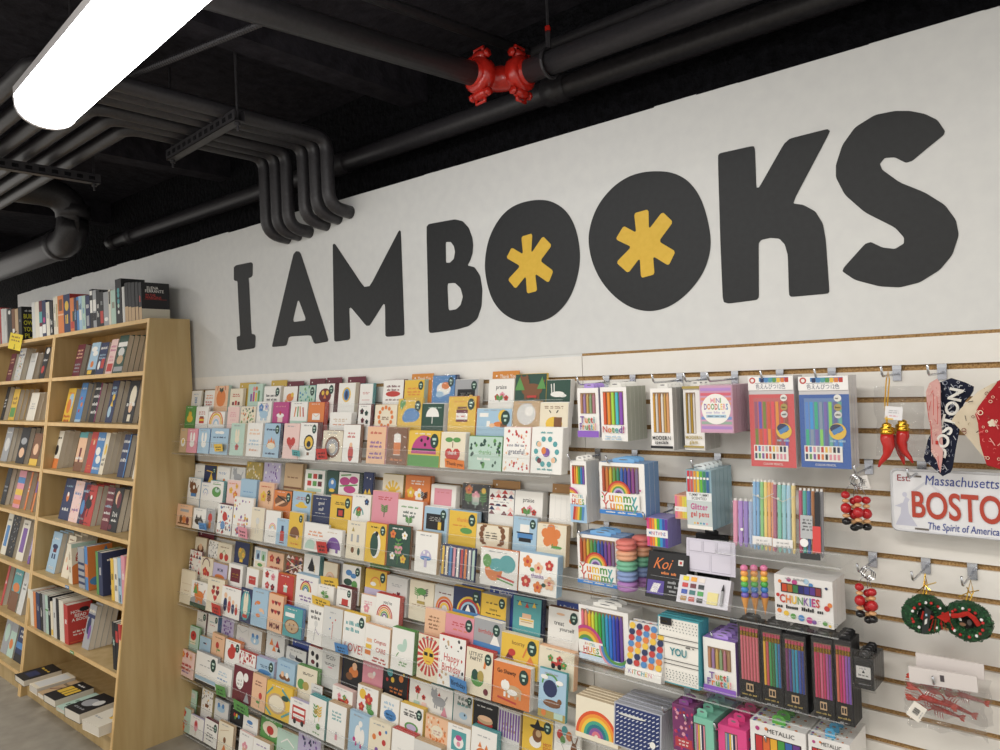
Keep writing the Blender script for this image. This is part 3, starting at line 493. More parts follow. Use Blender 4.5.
(2, 1, -2.9544, -0.1, 0.7917, 0.1206, 0.1575, 'r', 'o', 8, 2, 'R40 24 62 48 m;O51 50 15 5 w;L51 52 51 64 3 y', 'coral red card with one green cupcake'),
(2, 1, -2.7944, -0.1, 0.7941, 0.1669, 0.1733, 'w', 's', 8, 4, 'A46 40 22 26 r;A46 40 17 21 y;A46 40 12 16 g;A46 40 7 11 b;S50 80 8 60 u 1;S50 18 10 60 u 2', 'white card with a small rainbow and blue envelopes'),
(2, 1, -2.6625, -0.1, 0.7961, 0.117, 0.1485, 'w', 'w', 8, 2, 'I50 34 40 g;O38 66 10 7 g;O64 56 10 7 g', 'white card with a fresh green sprig'),
(2, 1, -2.5336, -0.1, 0.798, 0.0978, 0.1577, 'w', 'x', 8, 4, 'R36 30 80 56 r;L20 30 90 30 3 k;O30 50 8 12 w;B', 'white card with a red truck and maroon envelopes'),
(2, 1, -2.376, -0.1, 0.8004, 0.0878, 0.1496, 'w', 'z', 8, 1, 'F40 46 20 p q;S50 74 7 60 p 2', 'white card with one pale pink bloom'),
(2, 1, -2.2618, -0.1, 0.8021, 0.1391, 0.1659, 'w', 'r', 8, 3, "X:you're 50 74 13 k 60;A40 20 30 34 r;A40 20 24 28 o;A40 20 18 22 y;A40 20 12 16 g;A40 20 6 10 u", 'white card with a waving rainbow and red envelopes'),
(2, 1, -1.9966, -0.1, 0.8061, 0.1022, 0.1522, 'z', 'q', 8, 1, 'S46 72 10 62 h 2;S46 44 10 62 h 2', 'blush tan card with brown handwriting'),
(2, 1, -1.8738, -0.1, 0.8079, 0.1393, 0.1504, 'p', 'y', 8, 3, 'S50 72 7 66 r 2;S54 48 8 50 o 1;B', 'pink card with yellow envelopes'),
(2, 1, -1.7427, -0.1, 0.8099, 0.1305, 0.1553, 'a', 'w', 8, 3, 'X:birthday 46 62 15 r 70;T80 40 22 w;R0 0 100 24 b;B', 'slate blue birthday card with a blue strip'),
(2, 1, -1.596, -0.1, 0.8121, 0.1562, 0.129, 'y', 'c', 8, 3, 'X:hooray 46 70 16 h 72;T24 10 16 x;O30 30 10 14 r;T80 6 14 o;L60 20 70 60 4 o;B', 'yellow card with a red dinosaur and wobbly words'),
(2, 1, -1.4453, -0.1, 0.8144, 0.1394, 0.1148, 'c', 'z', 8, 3, 'R36 30 66 46 r;D42 28 6 k;D60 28 6 k;F72 40 9 g o;F34 58 8 g r;F60 58 9 r d', 'cream card with a red truck full of flowers'),
(2, 0, -3.7777, -0.142, 0.6943, 0.1398, 0.1668, 'c', 'c', 8, 1, 'L10 60 90 60 1 i;S50 40 5 40 i 1', 'cream greeting card left almost blank'),
(2, 0, -3.656, -0.142, 0.6961, 0.1602, 0.1272, 'w', 'w', 8, 0, 'O50 20 60 20 a;K54 26 30 o;T30 66 18 g;R0 0 100 16 d', 'cream card with an orange leopard'),
(2, 0, -3.4957, -0.142, 0.6985, 0.1515, 0.1627, 'c', 'i', 8, 2, 'H36 60 12 r;H62 60 12 x;H50 44 12 r;H38 74 9 x;H62 74 9 r', 'cream card with a heart made of hearts'),
(2, 0, -3.3492, -0.142, 0.7007, 0.1689, 0.1394, 'w', 'r', 8, 1, 'O22 40 10 24 n;O44 36 9 22 r;O64 32 8 18 n;O82 28 7 14 r;D22 70 8 z;D44 62 7 z;D64 54 6 z;D82 46 5 z', 'white card with four nesting dolls'),
(2, 0, -3.2161, -0.142, 0.7027, 0.1027, 0.153, 'n', 'n', 8, 0, 'O50 50 44 44 t;O40 64 10 24 c;O60 64 10 24 c;O50 40 20 18 c;R30 14 70 24 r', 'navy oval card with a white rabbit'),
(2, 0, -3.1001, -0.142, 0.7045, 0.1278, 0.1644, 's', 's', 8, 1, 'O40 64 14 5 o;O62 46 14 5 z;O44 30 14 5 o;T24 60 8 o;T78 42 8 z', 'light blue card with three goldfish'),
(2, 0, -2.9721, -0.142, 0.7064, 0.117, 0.1602, 'z', 'o', 8, 2, 'H30 78 11 r;H52 78 11 x;H74 78 11 r;H30 54 11 x;H52 54 11 r;H74 54 11 x;X:MOM 50 16 15 x 70', 'peach card with rows of red hearts'),
(2, 0, -2.8358, -0.142, 0.7084, 0.136, 0.1245, 't', 'b', 8, 2, 'O48 36 38 24 h;O48 36 34 21 i;D36 40 4 h;D58 42 4 h;D50 28 4 h;R10 66 60 80 w', 'blue card with a round brown cookie'),
(2, 0, -2.6733, -0.142, 0.7109, 0.1038, 0.1575, 'w', 'c', 8, 0, 'S50 84 12 78 k 2;L46 10 54 46 3 a;O56 54 12 8 e;L54 40 80 28 2 u', 'white card with black handwriting over a sketch'),
(2, 0, -2.5563, -0.142, 0.7127, 0.1225, 0.1672, 'e', 'i', 8, 3, 'D36 74 3 b;D64 72 3 r;L50 26 52 60 2 r;D50 64 3 r;D38 48 3 b;S50 88 4 30 a 1', 'pale grey card with tiny scattered people'),
(2, 0, -2.418, -0.142, 0.7147, 0.1365, 0.1651, 'w', 'y', 8, 3, 'S44 76 12 64 t 2;X:LOVE! 52 20 20 r 84;B', 'white card reading LOVE in big red letters'),
(2, 0, -2.2822, -0.142, 0.7168, 0.1636, 0.1404, 'w', 'z', 8, 2, 'R12 18 34 30 o;R14 34 36 46 y;R16 52 36 62 z;X:Congrats 66 60 10 r 54;X:CARE 70 38 12 r 46;S66 16 7 54 r 2', 'white card with orange cakes beside red words'),
(2, 0, -2.129, -0.142, 0.7191, 0.1199, 0.1525, 'w', 'g', 8, 3, 'O46 56 20 9 m;O60 66 10 14 m;L34 44 24 34 3 g;S56 22 5 40 g 2', 'white card with a mint bird and lime envelopes'),
(2, 0, -1.9898, -0.142, 0.7212, 0.1148, 0.1543, 'c', 'r', 8, 0, 'Y50 54 60 18 r;D50 54 26 y;R30 54 46 62 k;R54 54 70 62 k;L40 42 60 42 2 r', 'cream card with a sun wearing dark sunglasses'),
(2, 0, -1.8743, -0.142, 0.7229, 0.1266, 0.1704, 'w', 'r', 8, 2, 'P30 r k i;R14 30 86 74 w;X:Happy 50 58 15 r 60;X:Birthday 50 38 15 r 72', 'white floral card reading Happy Birthday'),
(2, 0, -1.7442, -0.142, 0.7249, 0.1208, 0.1522, 'c', 'r', 8, 3, 'X:LETTUCE 36 88 8 k 52;X:PARTY! 36 78 8 k 44;O46 36 24 16 g;O36 44 12 12 d;O58 44 12 12 j;L76 82 70 62 8 o;D80 14 9 x;B', 'cream vegetable card reading LETTUCE PARTY'),
(2, 0, -1.5994, -0.142, 0.7271, 0.1517, 0.1318, 'o', 'w', 8, 3, 'R30 20 36 32 w;R42 20 48 32 w;R60 20 66 32 i;R72 20 78 32 i;O56 38 24 13 i;O34 48 12 13 w;T26 62 6 o;T40 63 6 o;O54 34 14 7 w;X:Go Shawty 36 80 10 k 52;L14 16 66 10 4 r;B', 'orange card with a short-legged dog'),
(2, 0, -1.434, -0.142, 0.7295, 0.1053, 0.1459, 's', 't', 8, 1, 'R0 0 100 16 j;O42 62 26 18 n;A42 70 26 32 g;O50 32 32 8 h;D78 40 8 h;D22 10 9 o;R60 4 92 16 m;O20 84 14 5 w;O76 78 14 5 w', 'blue card with a dachshund and a purple ball'),
(3, 2, -3.8175, -0.058, 0.4825, 0.1149, 0.1389, 'w', 'x', 8, 2, 'S50 56 6 56 k 2;B', 'white card with two black lines, maroon envelopes behind'),
(3, 2, -3.6933, -0.058, 0.4835, 0.0989, 0.14, 'w', 'b', 8, 3, 'S50 62 8 60 t 1;S50 44 6 50 r 1;B', 'white card with teal words and blue envelopes'),
(3, 2, -3.5477, -0.058, 0.4847, 0.1176, 0.1595, 'l', 'w', 8, 3, 'W50 50 28 u 10;S50 50 8 40 u 2', 'lilac-grey card with a purple ring'),
(3, 2, -3.4063, -0.058, 0.4859, 0.1034, 0.1375, 'e', 'i', 8, 1, 'L10 86 50 64 2 a;L90 86 50 64 2 a;S50 34 6 50 l 2', 'grey card with a drawn envelope flap'),
(3, 2, -3.2935, -0.058, 0.4868, 0.1191, 0.1394, 'e', 'i', 8, 3, 'O50 44 32 22 s;D34 66 9 b;D66 66 9 b;D50 40 8 w', 'pale card with a light blue bear face'),
(3, 2, -3.12, -0.058, 0.4882, 0.1429, 0.1615, 'e', 'e', 8, 3, 'T30 48 14 o;T62 44 14 r;T46 24 13 o;T72 24 11 k;S54 84 5 64 k 1', 'grey card with three orange butterflies'),
(3, 2, -2.9506, -0.058, 0.4896, 0.1529, 0.1167, 'e', 'n', 8, 2, 'O32 44 16 12 a;O66 40 20 10 k;T22 56 8 a;T54 52 7 k;S50 84 5 60 k 1', 'pale card with a grey cat and a black cat'),
(3, 2, -2.8087, -0.058, 0.4908, 0.1034, 0.1482, 'w', 'r', 8, 2, 'O30 70 12 12 k;O64 62 12 14 k;O36 34 14 10 x;O70 28 10 12 k', 'white card with leaping black cats'),
(3, 2, -2.698, -0.058, 0.4917, 0.1213, 0.1575, 'e', 'i', 8, 2, 'S50 76 5 66 k 3;S50 46 5 66 k 2;O50 30 14 3 p', 'pale grey card with five lines of small print'),
(3, 2, -2.5473, -0.058, 0.4929, 0.1305, 0.165, 'k', 'k', 8, 0, 'O56 40 24 20 o;D60 62 12 z;O36 20 18 14 h;X:NOT TOO 50 86 9 i 70', 'black card with an orange bear cub'),
(3, 2, -2.4187, -0.058, 0.4939, 0.1237, 0.1709, 'p', 'p', 8, 2, 'O44 46 18 10 q;D58 56 7 w;S50 78 5 56 w 1;L44 30 44 40 2 o', 'dusty pink card with a pale goose'),
(3, 2, -2.2821, -0.058, 0.4951, 0.1457, 0.1747, 'k', 'r', 8, 0, 'D28 78 12 t;D74 66 9 o;D40 54 7 y;D18 50 5 r;S56 28 10 64 o 2;D84 82 4 y', 'black card with colourful planets'),
(3, 2, -2.1386, -0.058, 0.4962, 0.112, 0.1537, 'w', 'y', 8, 3, 'F40 66 14 r x;F70 44 9 r k;L40 30 42 54 2 g;R24 8 52 24 m;R62 8 84 26 q', 'white card with potted red plants'),
(3, 2, -2.0227, -0.058, 0.4972, 0.1166, 0.1567, 'w', 't', 8, 3, 'K40 26 30 a;T66 12 18 p;T40 70 7 r', 'pale card with a grey dancing elephant and teal envelopes'),
(3, 2, -1.9124, -0.058, 0.4981, 0.0959, 0.1595, 'e', 'y', 8, 1, 'S56 80 14 76 d 2;S50 58 8 60 t 1;O54 24 22 12 s;D62 28 4 k;B', 'grey card with dark green script'),
(3, 2, -1.8024, -0.058, 0.499, 0.113, 0.155, 'k', 'e', 8, 1, 'O50 26 32 12 r;O50 38 32 14 i;O50 44 28 9 z;S50 82 7 70 e 1', 'black card with a sesame bagel'),
(3, 2, -1.6932, -0.058, 0.4999, 0.0971, 0.1518, 'e', 'i', 8, 1, 'S50 52 14 72 j 2;Z8 6 40 94 uuuuuuuu', 'grey card with purple candles and gold words'),
(3, 2, -1.5703, -0.058, 0.5009, 0.1243, 0.1617, 'y', 'w', 8, 3, 'O44 22 20 18 w;O50 44 16 22 h;O52 68 28 7 k;T50 76 16 k;D54 50 9 i;X:HOT 84 24 10 r 26;X:DOG 84 12 10 r 26;B', 'yellow card with a dog in a pirate hat'),
(3, 2, -1.4504, -0.058, 0.5018, 0.1021, 0.1682, 'w', 'w', 8, 1, 'O22 66 12 14 r;O40 80 12 14 t;O58 68 12 14 o;O34 52 10 12 g;L30 40 50 12 1 k;O78 34 12 20 h;L74 52 60 76 4 h;L84 52 92 76 4 h', 'white card with balloons and a deer'),
(3, 1, -3.8223, -0.1, 0.3975, 0.1096, 0.156, 'm', 'g', 8, 1, 'R26 10 74 36 c;O50 54 26 24 r;F50 56 20 r x;L20 20 80 20 2 g', 'green-bordered card with a red flower pot'),
(3, 1, -3.6976, -0.1, 0.3985, 0.109, 0.1237, 's', 'i', 8, 1, 'O46 62 14 5 n;T60 62 6 o;R0 0 100 40 s', 'sky blue card with a tiny bird'),
(3, 1, -3.5736, -0.1, 0.3995, 0.1246, 0.1604, 'z', 'i', 8, 2, 'O46 48 13 16 r;L46 14 46 40 3 g;O60 28 12 4 g;S54 84 5 60 k 1', 'peach card with a red tulip'),
(3, 1, -3.434, -0.1, 0.4006, 0.1309, 0.1541, 'w', 'o', 8, 3, 'O44 40 26 28 r;O62 60 12 14 r;D46 70 12 r;B', 'white card with a red squirrel'),
(3, 1, -3.2992, -0.1, 0.4017, 0.1529, 0.1263, 'w', 'r', 8, 2, 'P40 r p r', 'white card sprinkled with red petals'),
(3, 1, -3.1417, -0.1, 0.403, 0.1412, 0.1273, 's', 'l', 8, 3, 'O50 28 36 12 b;S50 62 7 60 n 2;B', 'lilac-blue card with a badge'),
(3, 1, -2.9776, -0.1, 0.4044, 0.14, 0.1479, 's', 's', 8, 4, 'O34 26 18 12 h;O60 26 18 12 h;D34 40 9 z;D60 40 9 w;S50 80 6 60 b 1', 'light blue card with two huddled bears'),
(3, 1, -2.8166, -0.1, 0.4057, 0.1412, 0.1566, 'c', 'g', 8, 3, 'O24 24 18 22 g;O48 22 16 18 j;S56 76 5 66 k 2', 'pale yellow card with pears along the bottom'),
(3, 1, -2.7409, -0.1, 0.4063, 0.0806, 0.1014, 'e', 'h', 8, 0, 'R10 8 90 60 a;S50 80 6 50 k 1', 'grey card leaning behind the others'),
(3, 1, -2.5658, -0.1, 0.4077, 0.1374, 0.1251, 'w', 'q', 8, 3, 'R30 30 66 48 r;D38 28 7 k;D58 28 7 k;F74 44 10 r o;F36 60 9 p r;F62 60 9 g o', 'white card with a red car and flowers on top'),
(3, 1, -2.4053, -0.1, 0.409, 0.1259, 0.1665, 'w', 'i', 8, 3, 'D26 70 16 y;F56 56 20 r o;F24 24 14 r o;I60 8 30 g;O70 16 16 10 g', 'white card with red daisies and a yellow sun'),
(3, 1, -2.2706, -0.1, 0.4101, 0.1086, 0.1591, 'w', 'c', 8, 2, 'O54 34 34 20 b;S54 36 9 46 w 2;S46 76 14 66 s 2', 'white card with a blue speech blob'),
(3, 1, -2.1456, -0.1, 0.4112, 0.1231, 0.1563, 'w', 'y', 8, 3, 'O52 22 30 18 g;O52 22 22 12 l;S46 80 9 66 k 2;S46 62 8 56 k 1;B', 'white card with a green globe and yellow envelopes'),
(3, 1, -2.0105, -0.1, 0.4123, 0.1156, 0.1489, 'z', 'i', 8, 1, 'P44 o c o;O54 48 26 22 c;S54 48 8 34 p 2', 'peach lace card with pink words'),
(3, 1, -1.8962, -0.1, 0.4132, 0.1094, 0.1473, 'w', 'i', 8, 2, 'R18 8 82 80 t;O50 40 22 22 w;O50 56 14 10 v;D50 34 8 p', 'white card with a pink-haired lion in teal frame'),
(3, 1, -1.7784, -0.1, 0.4142, 0.117, 0.1648, 'w', 't', 8, 3, 'O44 24 22 16 o;T36 48 10 o;T62 44 10 o;S50 78 6 50 a 1', 'white card with an orange cat and teal envelopes'),
(3, 0, -3.8113, -0.142, 0.3126, 0.1636, 0.1301, 'q', 'i', 8, 1, 'F24 80 10 o y;F50 84 9 r o;F76 80 10 z r;S50 46 13 72 r 2;S50 18 8 50 u 1', 'blush card with flowers above red lettering'),
(3, 0, -3.6145, -0.142, 0.3142, 0.2014, 0.1499, 'w', 'a', 8, 2, 'R0 0 100 10 k;R0 12 100 24 s;S50 60 5 60 a 1;S70 82 4 30 k 1;B', 'white card with dark and pale blue bands'),
(3, 0, -3.4473, -0.142, 0.3155, 0.1583, 0.1247, 'w', 'e', 8, 3, 'S46 76 8 66 s 2;S46 50 8 60 b 1', 'white card with pale blue handwriting'),
(3, 0, -3.2692, -0.142, 0.317, 0.1649, 0.1574, 'x', 'w', 8, 3, 'O34 60 20 26 w;S34 60 9 26 k 3;D64 74 12 w;T74 16 18 a', 'dark red card with a white speech oval'),
(3, 0, -3.1317, -0.142, 0.3181, 0.1144, 0.1522, 'z', 'i', 8, 2, 'S46 80 7 64 x 2;O64 42 12 10 r;L58 8 62 34 3 g;O48 22 12 4 g', 'peach card with a red tulip and short text'),
(3, 0, -2.9682, -0.142, 0.3194, 0.1913, 0.1464, 'y', 'y', 8, 3, 'O42 42 36 30 i;O42 42 30 24 c;L0 60 24 86 5 t;L60 88 100 60 5 t;L0 20 24 4 5 t;L64 10 100 34 5 t;O74 66 14 8 d', 'yellow square card with a round pie'),
(3, 0, -2.8124, -0.142, 0.3207, 0.1383, 0.1138, 'w', 'l', 8, 2, 'R14 24 84 78 r;R20 56 78 70 w;R20 36 78 48 w;D30 22 8 k;D70 22 8 k', 'white card with a red double-decker bus'),
(3, 0, -2.6868, -0.142, 0.3217, 0.1209, 0.1549, 'w', 't', 8, 4, 'I40 34 44 g;I64 42 36 y;O44 64 10 7 j;O62 28 12 8 g;S54 10 5 40 g 1', 'white card with a leafy green plant and teal envelopes'),
(3, 0, -2.5528, -0.142, 0.3228, 0.1181, 0.1599, 'w', 'i', 8, 4, 'S50 80 7 64 t 3;R46 14 58 28 p;D52 30 5 a', 'white card with teal words above a tiny bottle'),
(3, 0, -2.411, -0.142, 0.324, 0.1231, 0.1602, 's', 's', 8, 2, 'O46 50 16 22 w;D58 76 10 w;O70 46 12 20 w;R36 22 44 32 v;R60 20 68 30 v;D30 36 7 v', 'pale blue card with white birds on roller skates'),
(3, 0, -2.2855, -0.142, 0.325, 0.1237, 0.1585, 'c', 'c', 8, 3, 'D26 62 9 o;D52 74 7 r;D72 56 9 r;D40 34 8 u;D80 82 5 b;D60 20 7 o', 'cream card with coloured dots'),
(3, 0, -2.1528, -0.142, 0.3261, 0.1233, 0.156, 'w', 'r', 8, 4, 'S50 60 6 50 e 2;O46 20 20 10 p', 'white card with a thick stack of red envelopes'),
(3, 0, -2.0212, -0.142, 0.3272, 0.1352, 0.151, 'e', 'i', 8, 4, 'O50 40 26 14 q;S50 70 6 50 a 2', 'grey card with deep kraft envelopes'),
(4, 1, -3.8593, -0.1, 0.1059, 0.1106, 0.1094, 'm', 'g', 8, 0, 'R20 46 82 80 e;S50 64 7 46 a 2', 'mint green card with a grey panel'),
(4, 1, -3.6991, -0.1, 0.1066, 0.1143, 0.1416, 'w', 'j', 8, 2, 'P26 h y d;R36 8 64 26 h', 'white card with autumn flowers in a pot'),
(4, 1, -3.5558, -0.1, 0.1072, 0.127, 0.1242, 'e', 'a', 8, 1, 'O46 50 30 20 s;D30 68 9 b;D62 70 9 b', 'pale card with a blue bear'),
(4, 1, -3.4161, -0.1, 0.1078, 0.1123, 0.1219, 'k', 'k', 8, 1, 'D36 60 8 r;D54 60 8 y;D72 58 8 b;D44 44 7 g', 'black card with four bright dots'),
(4, 1, -3.2874, -0.1, 0.1083, 0.1237, 0.1186, 'w', 'i', 8, 1, 'O46 60 20 12 b;S46 40 8 44 b 1', 'white card with a blue squiggle'),
(4, 1, -3.1166, -0.1, 0.109, 0.1703, 0.1489, 'g', 'd', 8, 2, 'O50 52 40 34 c;O48 46 17 20 r;L48 16 48 30 3 d', 'green framed card with a red tulip'),
(4, 1, -2.9806, -0.1, 0.1095, 0.1543, 0.1299, 'm', 'i', 8, 2, 'L20 30 50 60 4 w;L50 60 84 30 4 w', 'mint card with a white roof line'),
(4, 1, -2.8186, -0.1, 0.1102, 0.1628, 0.1527, 'l', 'e', 8, 2, 'P30 u l n', 'lilac card with a violet print'),
(4, 0, -3.8606, -0.142, 0.0209, 0.1414, 0.1186, 'm', 'i', 8, 2, 'F50 76 14 r o;S50 46 10 60 r 2;F50 16 14 o r', 'pale mint card with red folk motifs'),
(4, 0, -3.7279, -0.142, 0.0215, 0.1352, 0.0996, 'w', 'l', 8, 1, 'O46 56 14 28 p;L46 10 46 30 4 i;O46 66 8 12 r', 'white card with a pink ice lolly'),
(4, 0, -3.5862, -0.142, 0.0221, 0.1288, 0.1172, 'w', 'x', 8, 2, 'S46 76 9 66 k 2;S46 46 9 60 k 2;S46 20 6 50 k 1;B', 'white card with bold black words'),
(4, 0, -3.4474, -0.142, 0.0226, 0.1314, 0.1393, 'c', 'i', 8, 2, 'T46 8 24 o;O46 44 9 10 h;L14 70 70 82 2 i', 'cream card with an orange dress'),
(4, 0, -3.2652, -0.142, 0.0234, 0.1197, 0.1432, 'w', 'q', 8, 1, 'F44 56 20 p q;I44 20 28 z', 'white card with a pale pink flower'),
(4, 0, -3.1354, -0.142, 0.0239, 0.1297, 0.1441, 'w', 'i', 8, 3, 'L10 60 90 60 2 u;S50 84 6 60 u 1', 'white card with a purple line')]
TABS = [(-3.3194, -0.038, 1.6489, 0.1448, 0.1708, 'j', '', 'gold divider tab behind the red houses card'), (-3.05, -0.038, 1.6511, 0.128, 0.1735, 'j', '', 'gold divider tab above the black script card'), (-2.9162, -0.038, 1.6522, 0.1248, 0.1644, 'x', '', 'maroon divider tab above the orange bird card'), (-2.7511, -0.038, 1.6535, 0.114, 0.1705, 'x', '', 'left maroon divider tab behind the owl card'), (-2.6317, -0.038, 1.6545, 0.1045, 0.1714, 'x', '', 'right maroon divider tab behind the owl card'), (-2.4812, -0.038, 1.6558, 0.1153, 0.1693, 'x', '', 'maroon divider tab above the yellow pointed oval card'), (-2.085, -0.038, 1.659, 0.1187, 0.1658, 'o', 'Thank You', 'orange Thank You divider tab above the yellow script card'), (-1.669, -0.038, 1.6624, 0.121, 0.1584, 'o', 'Thank You', 'orange Thank You divider tab above the praise card'), (-1.6865, -0.038, 1.2807, 0.1244, 0.1612, 'i', '', 'brown divider tab above the triangle-patterned card'), (-1.4464, -0.038, 1.2828, 0.0817, 0.1625, 'i', '', 'brown divider tab above the blank ribbed card'), (-3.7799, -0.038, 0.8642, 0.1574, 0.1792, 'x', '', 'maroon divider tab at the left end of the third rack'), (-2.6697, -0.038, 0.8809, 0.1121, 0.1585, 'a', '', 'grey divider tab behind the faded rainbow card'), (-2.3811, -0.038, 0.8853, 0.1193, 0.1719, 'g', '', 'green divider tab above the yellow cloud card'), (-1.8631, -0.038, 0.8931, 0.1084, 0.1598, 'b', 'Birthday', 'blue Birthday divider tab above the unicorn card'), (-1.7189, -0.038, 0.8953, 0.1263, 0.1697, 'b', 'Birthday', 'blue Birthday divider tab above the black words card'), (-1.4403, -0.038, 0.8994, 0.0951, 0.1632, 'b', 'Birthday', 'blue Birthday divider tab above the treat yourself card'), (-2.941, -0.038, 0.4897, 0.1399, 0.1502, 'b', '', 'blue divider tab above the cats card in fourth rack'), (-2.6848, -0.038, 0.4918, 0.1199, 0.1539, 'b', '', 'blue divider tab above the small print card'), (-3.7556, -0.038, 0.483, 0.1278, 0.0581, 'g', '', 'green divider tab left of the blue envelopes in fourth rack'), (-3.4972, -0.038, 0.4851, 0.1261, 0.0519, 'g', '', 'green divider tab above the red squirrel card'), (-3.0245, -0.038, 0.1943, 0.1512, 0.0212, 'b', '', 'blue divider tab above the white roof line card')]
STICK = [(-3.366, -0.1545, 1.4951, 0.0762, 0.0354, 'y', '', 'yellow price tag on the cloud card'), (-2.7307, -0.1545, 1.4986, 0.0553, 0.0254, 't', '', 'teal tag beside the red heart card'), (-2.548, -0.1545, 1.492, 0.0701, 0.044, 'r', '', 'red tag right of the black balloon card'), (-1.7986, -0.1545, 1.4941, 0.091, 0.0301, 'o', 'Thank you', 'orange Thank You tag on the apple card'), (-3.5464, -0.1545, 1.1027, 0.073, 0.0328, 'b', '', 'blue tag on the sleeping cat card'), (-3.178, -0.1545, 1.1021, 0.0777, 0.0511, 'p', '', 'pink tag on the tall confetti card'), (-2.5704, -0.1545, 1.1084, 0.0677, 0.0469, 'r', '', 'red tag on the pastel hills card'), (-3.4463, -0.1545, 0.7038, 0.0833, 0.0491, 'r', '', 'red tag on the heart of hearts card'), (-2.6428, -0.0705, 0.9368, 0.122, 0.0444, 'y', '', 'lime strip tag below the faded rainbow card'), (-2.6515, -0.1125, 0.8657, 0.1253, 0.0373, 'y', '', 'lime strip tag below the green sprig card'), (-2.4663, -0.1545, 0.7209, 0.0837, 0.0384, 'b', '', 'bright blue tag left of the LOVE card'), (-1.8215, -0.1545, 0.7291, 0.0797, 0.0435, 'b', 'Birthday', 'blue Birthday tag below the Happy Birthday card'), (-3.4303, -0.1545, 0.3111, 0.089, 0.0504, 'g', '', 'green tag on the pale blue handwriting card'), (-3.2499, -0.1545, 0.2761, 0.1282, 0.0515, 'g', '', 'dull green tag under the white oval card')]
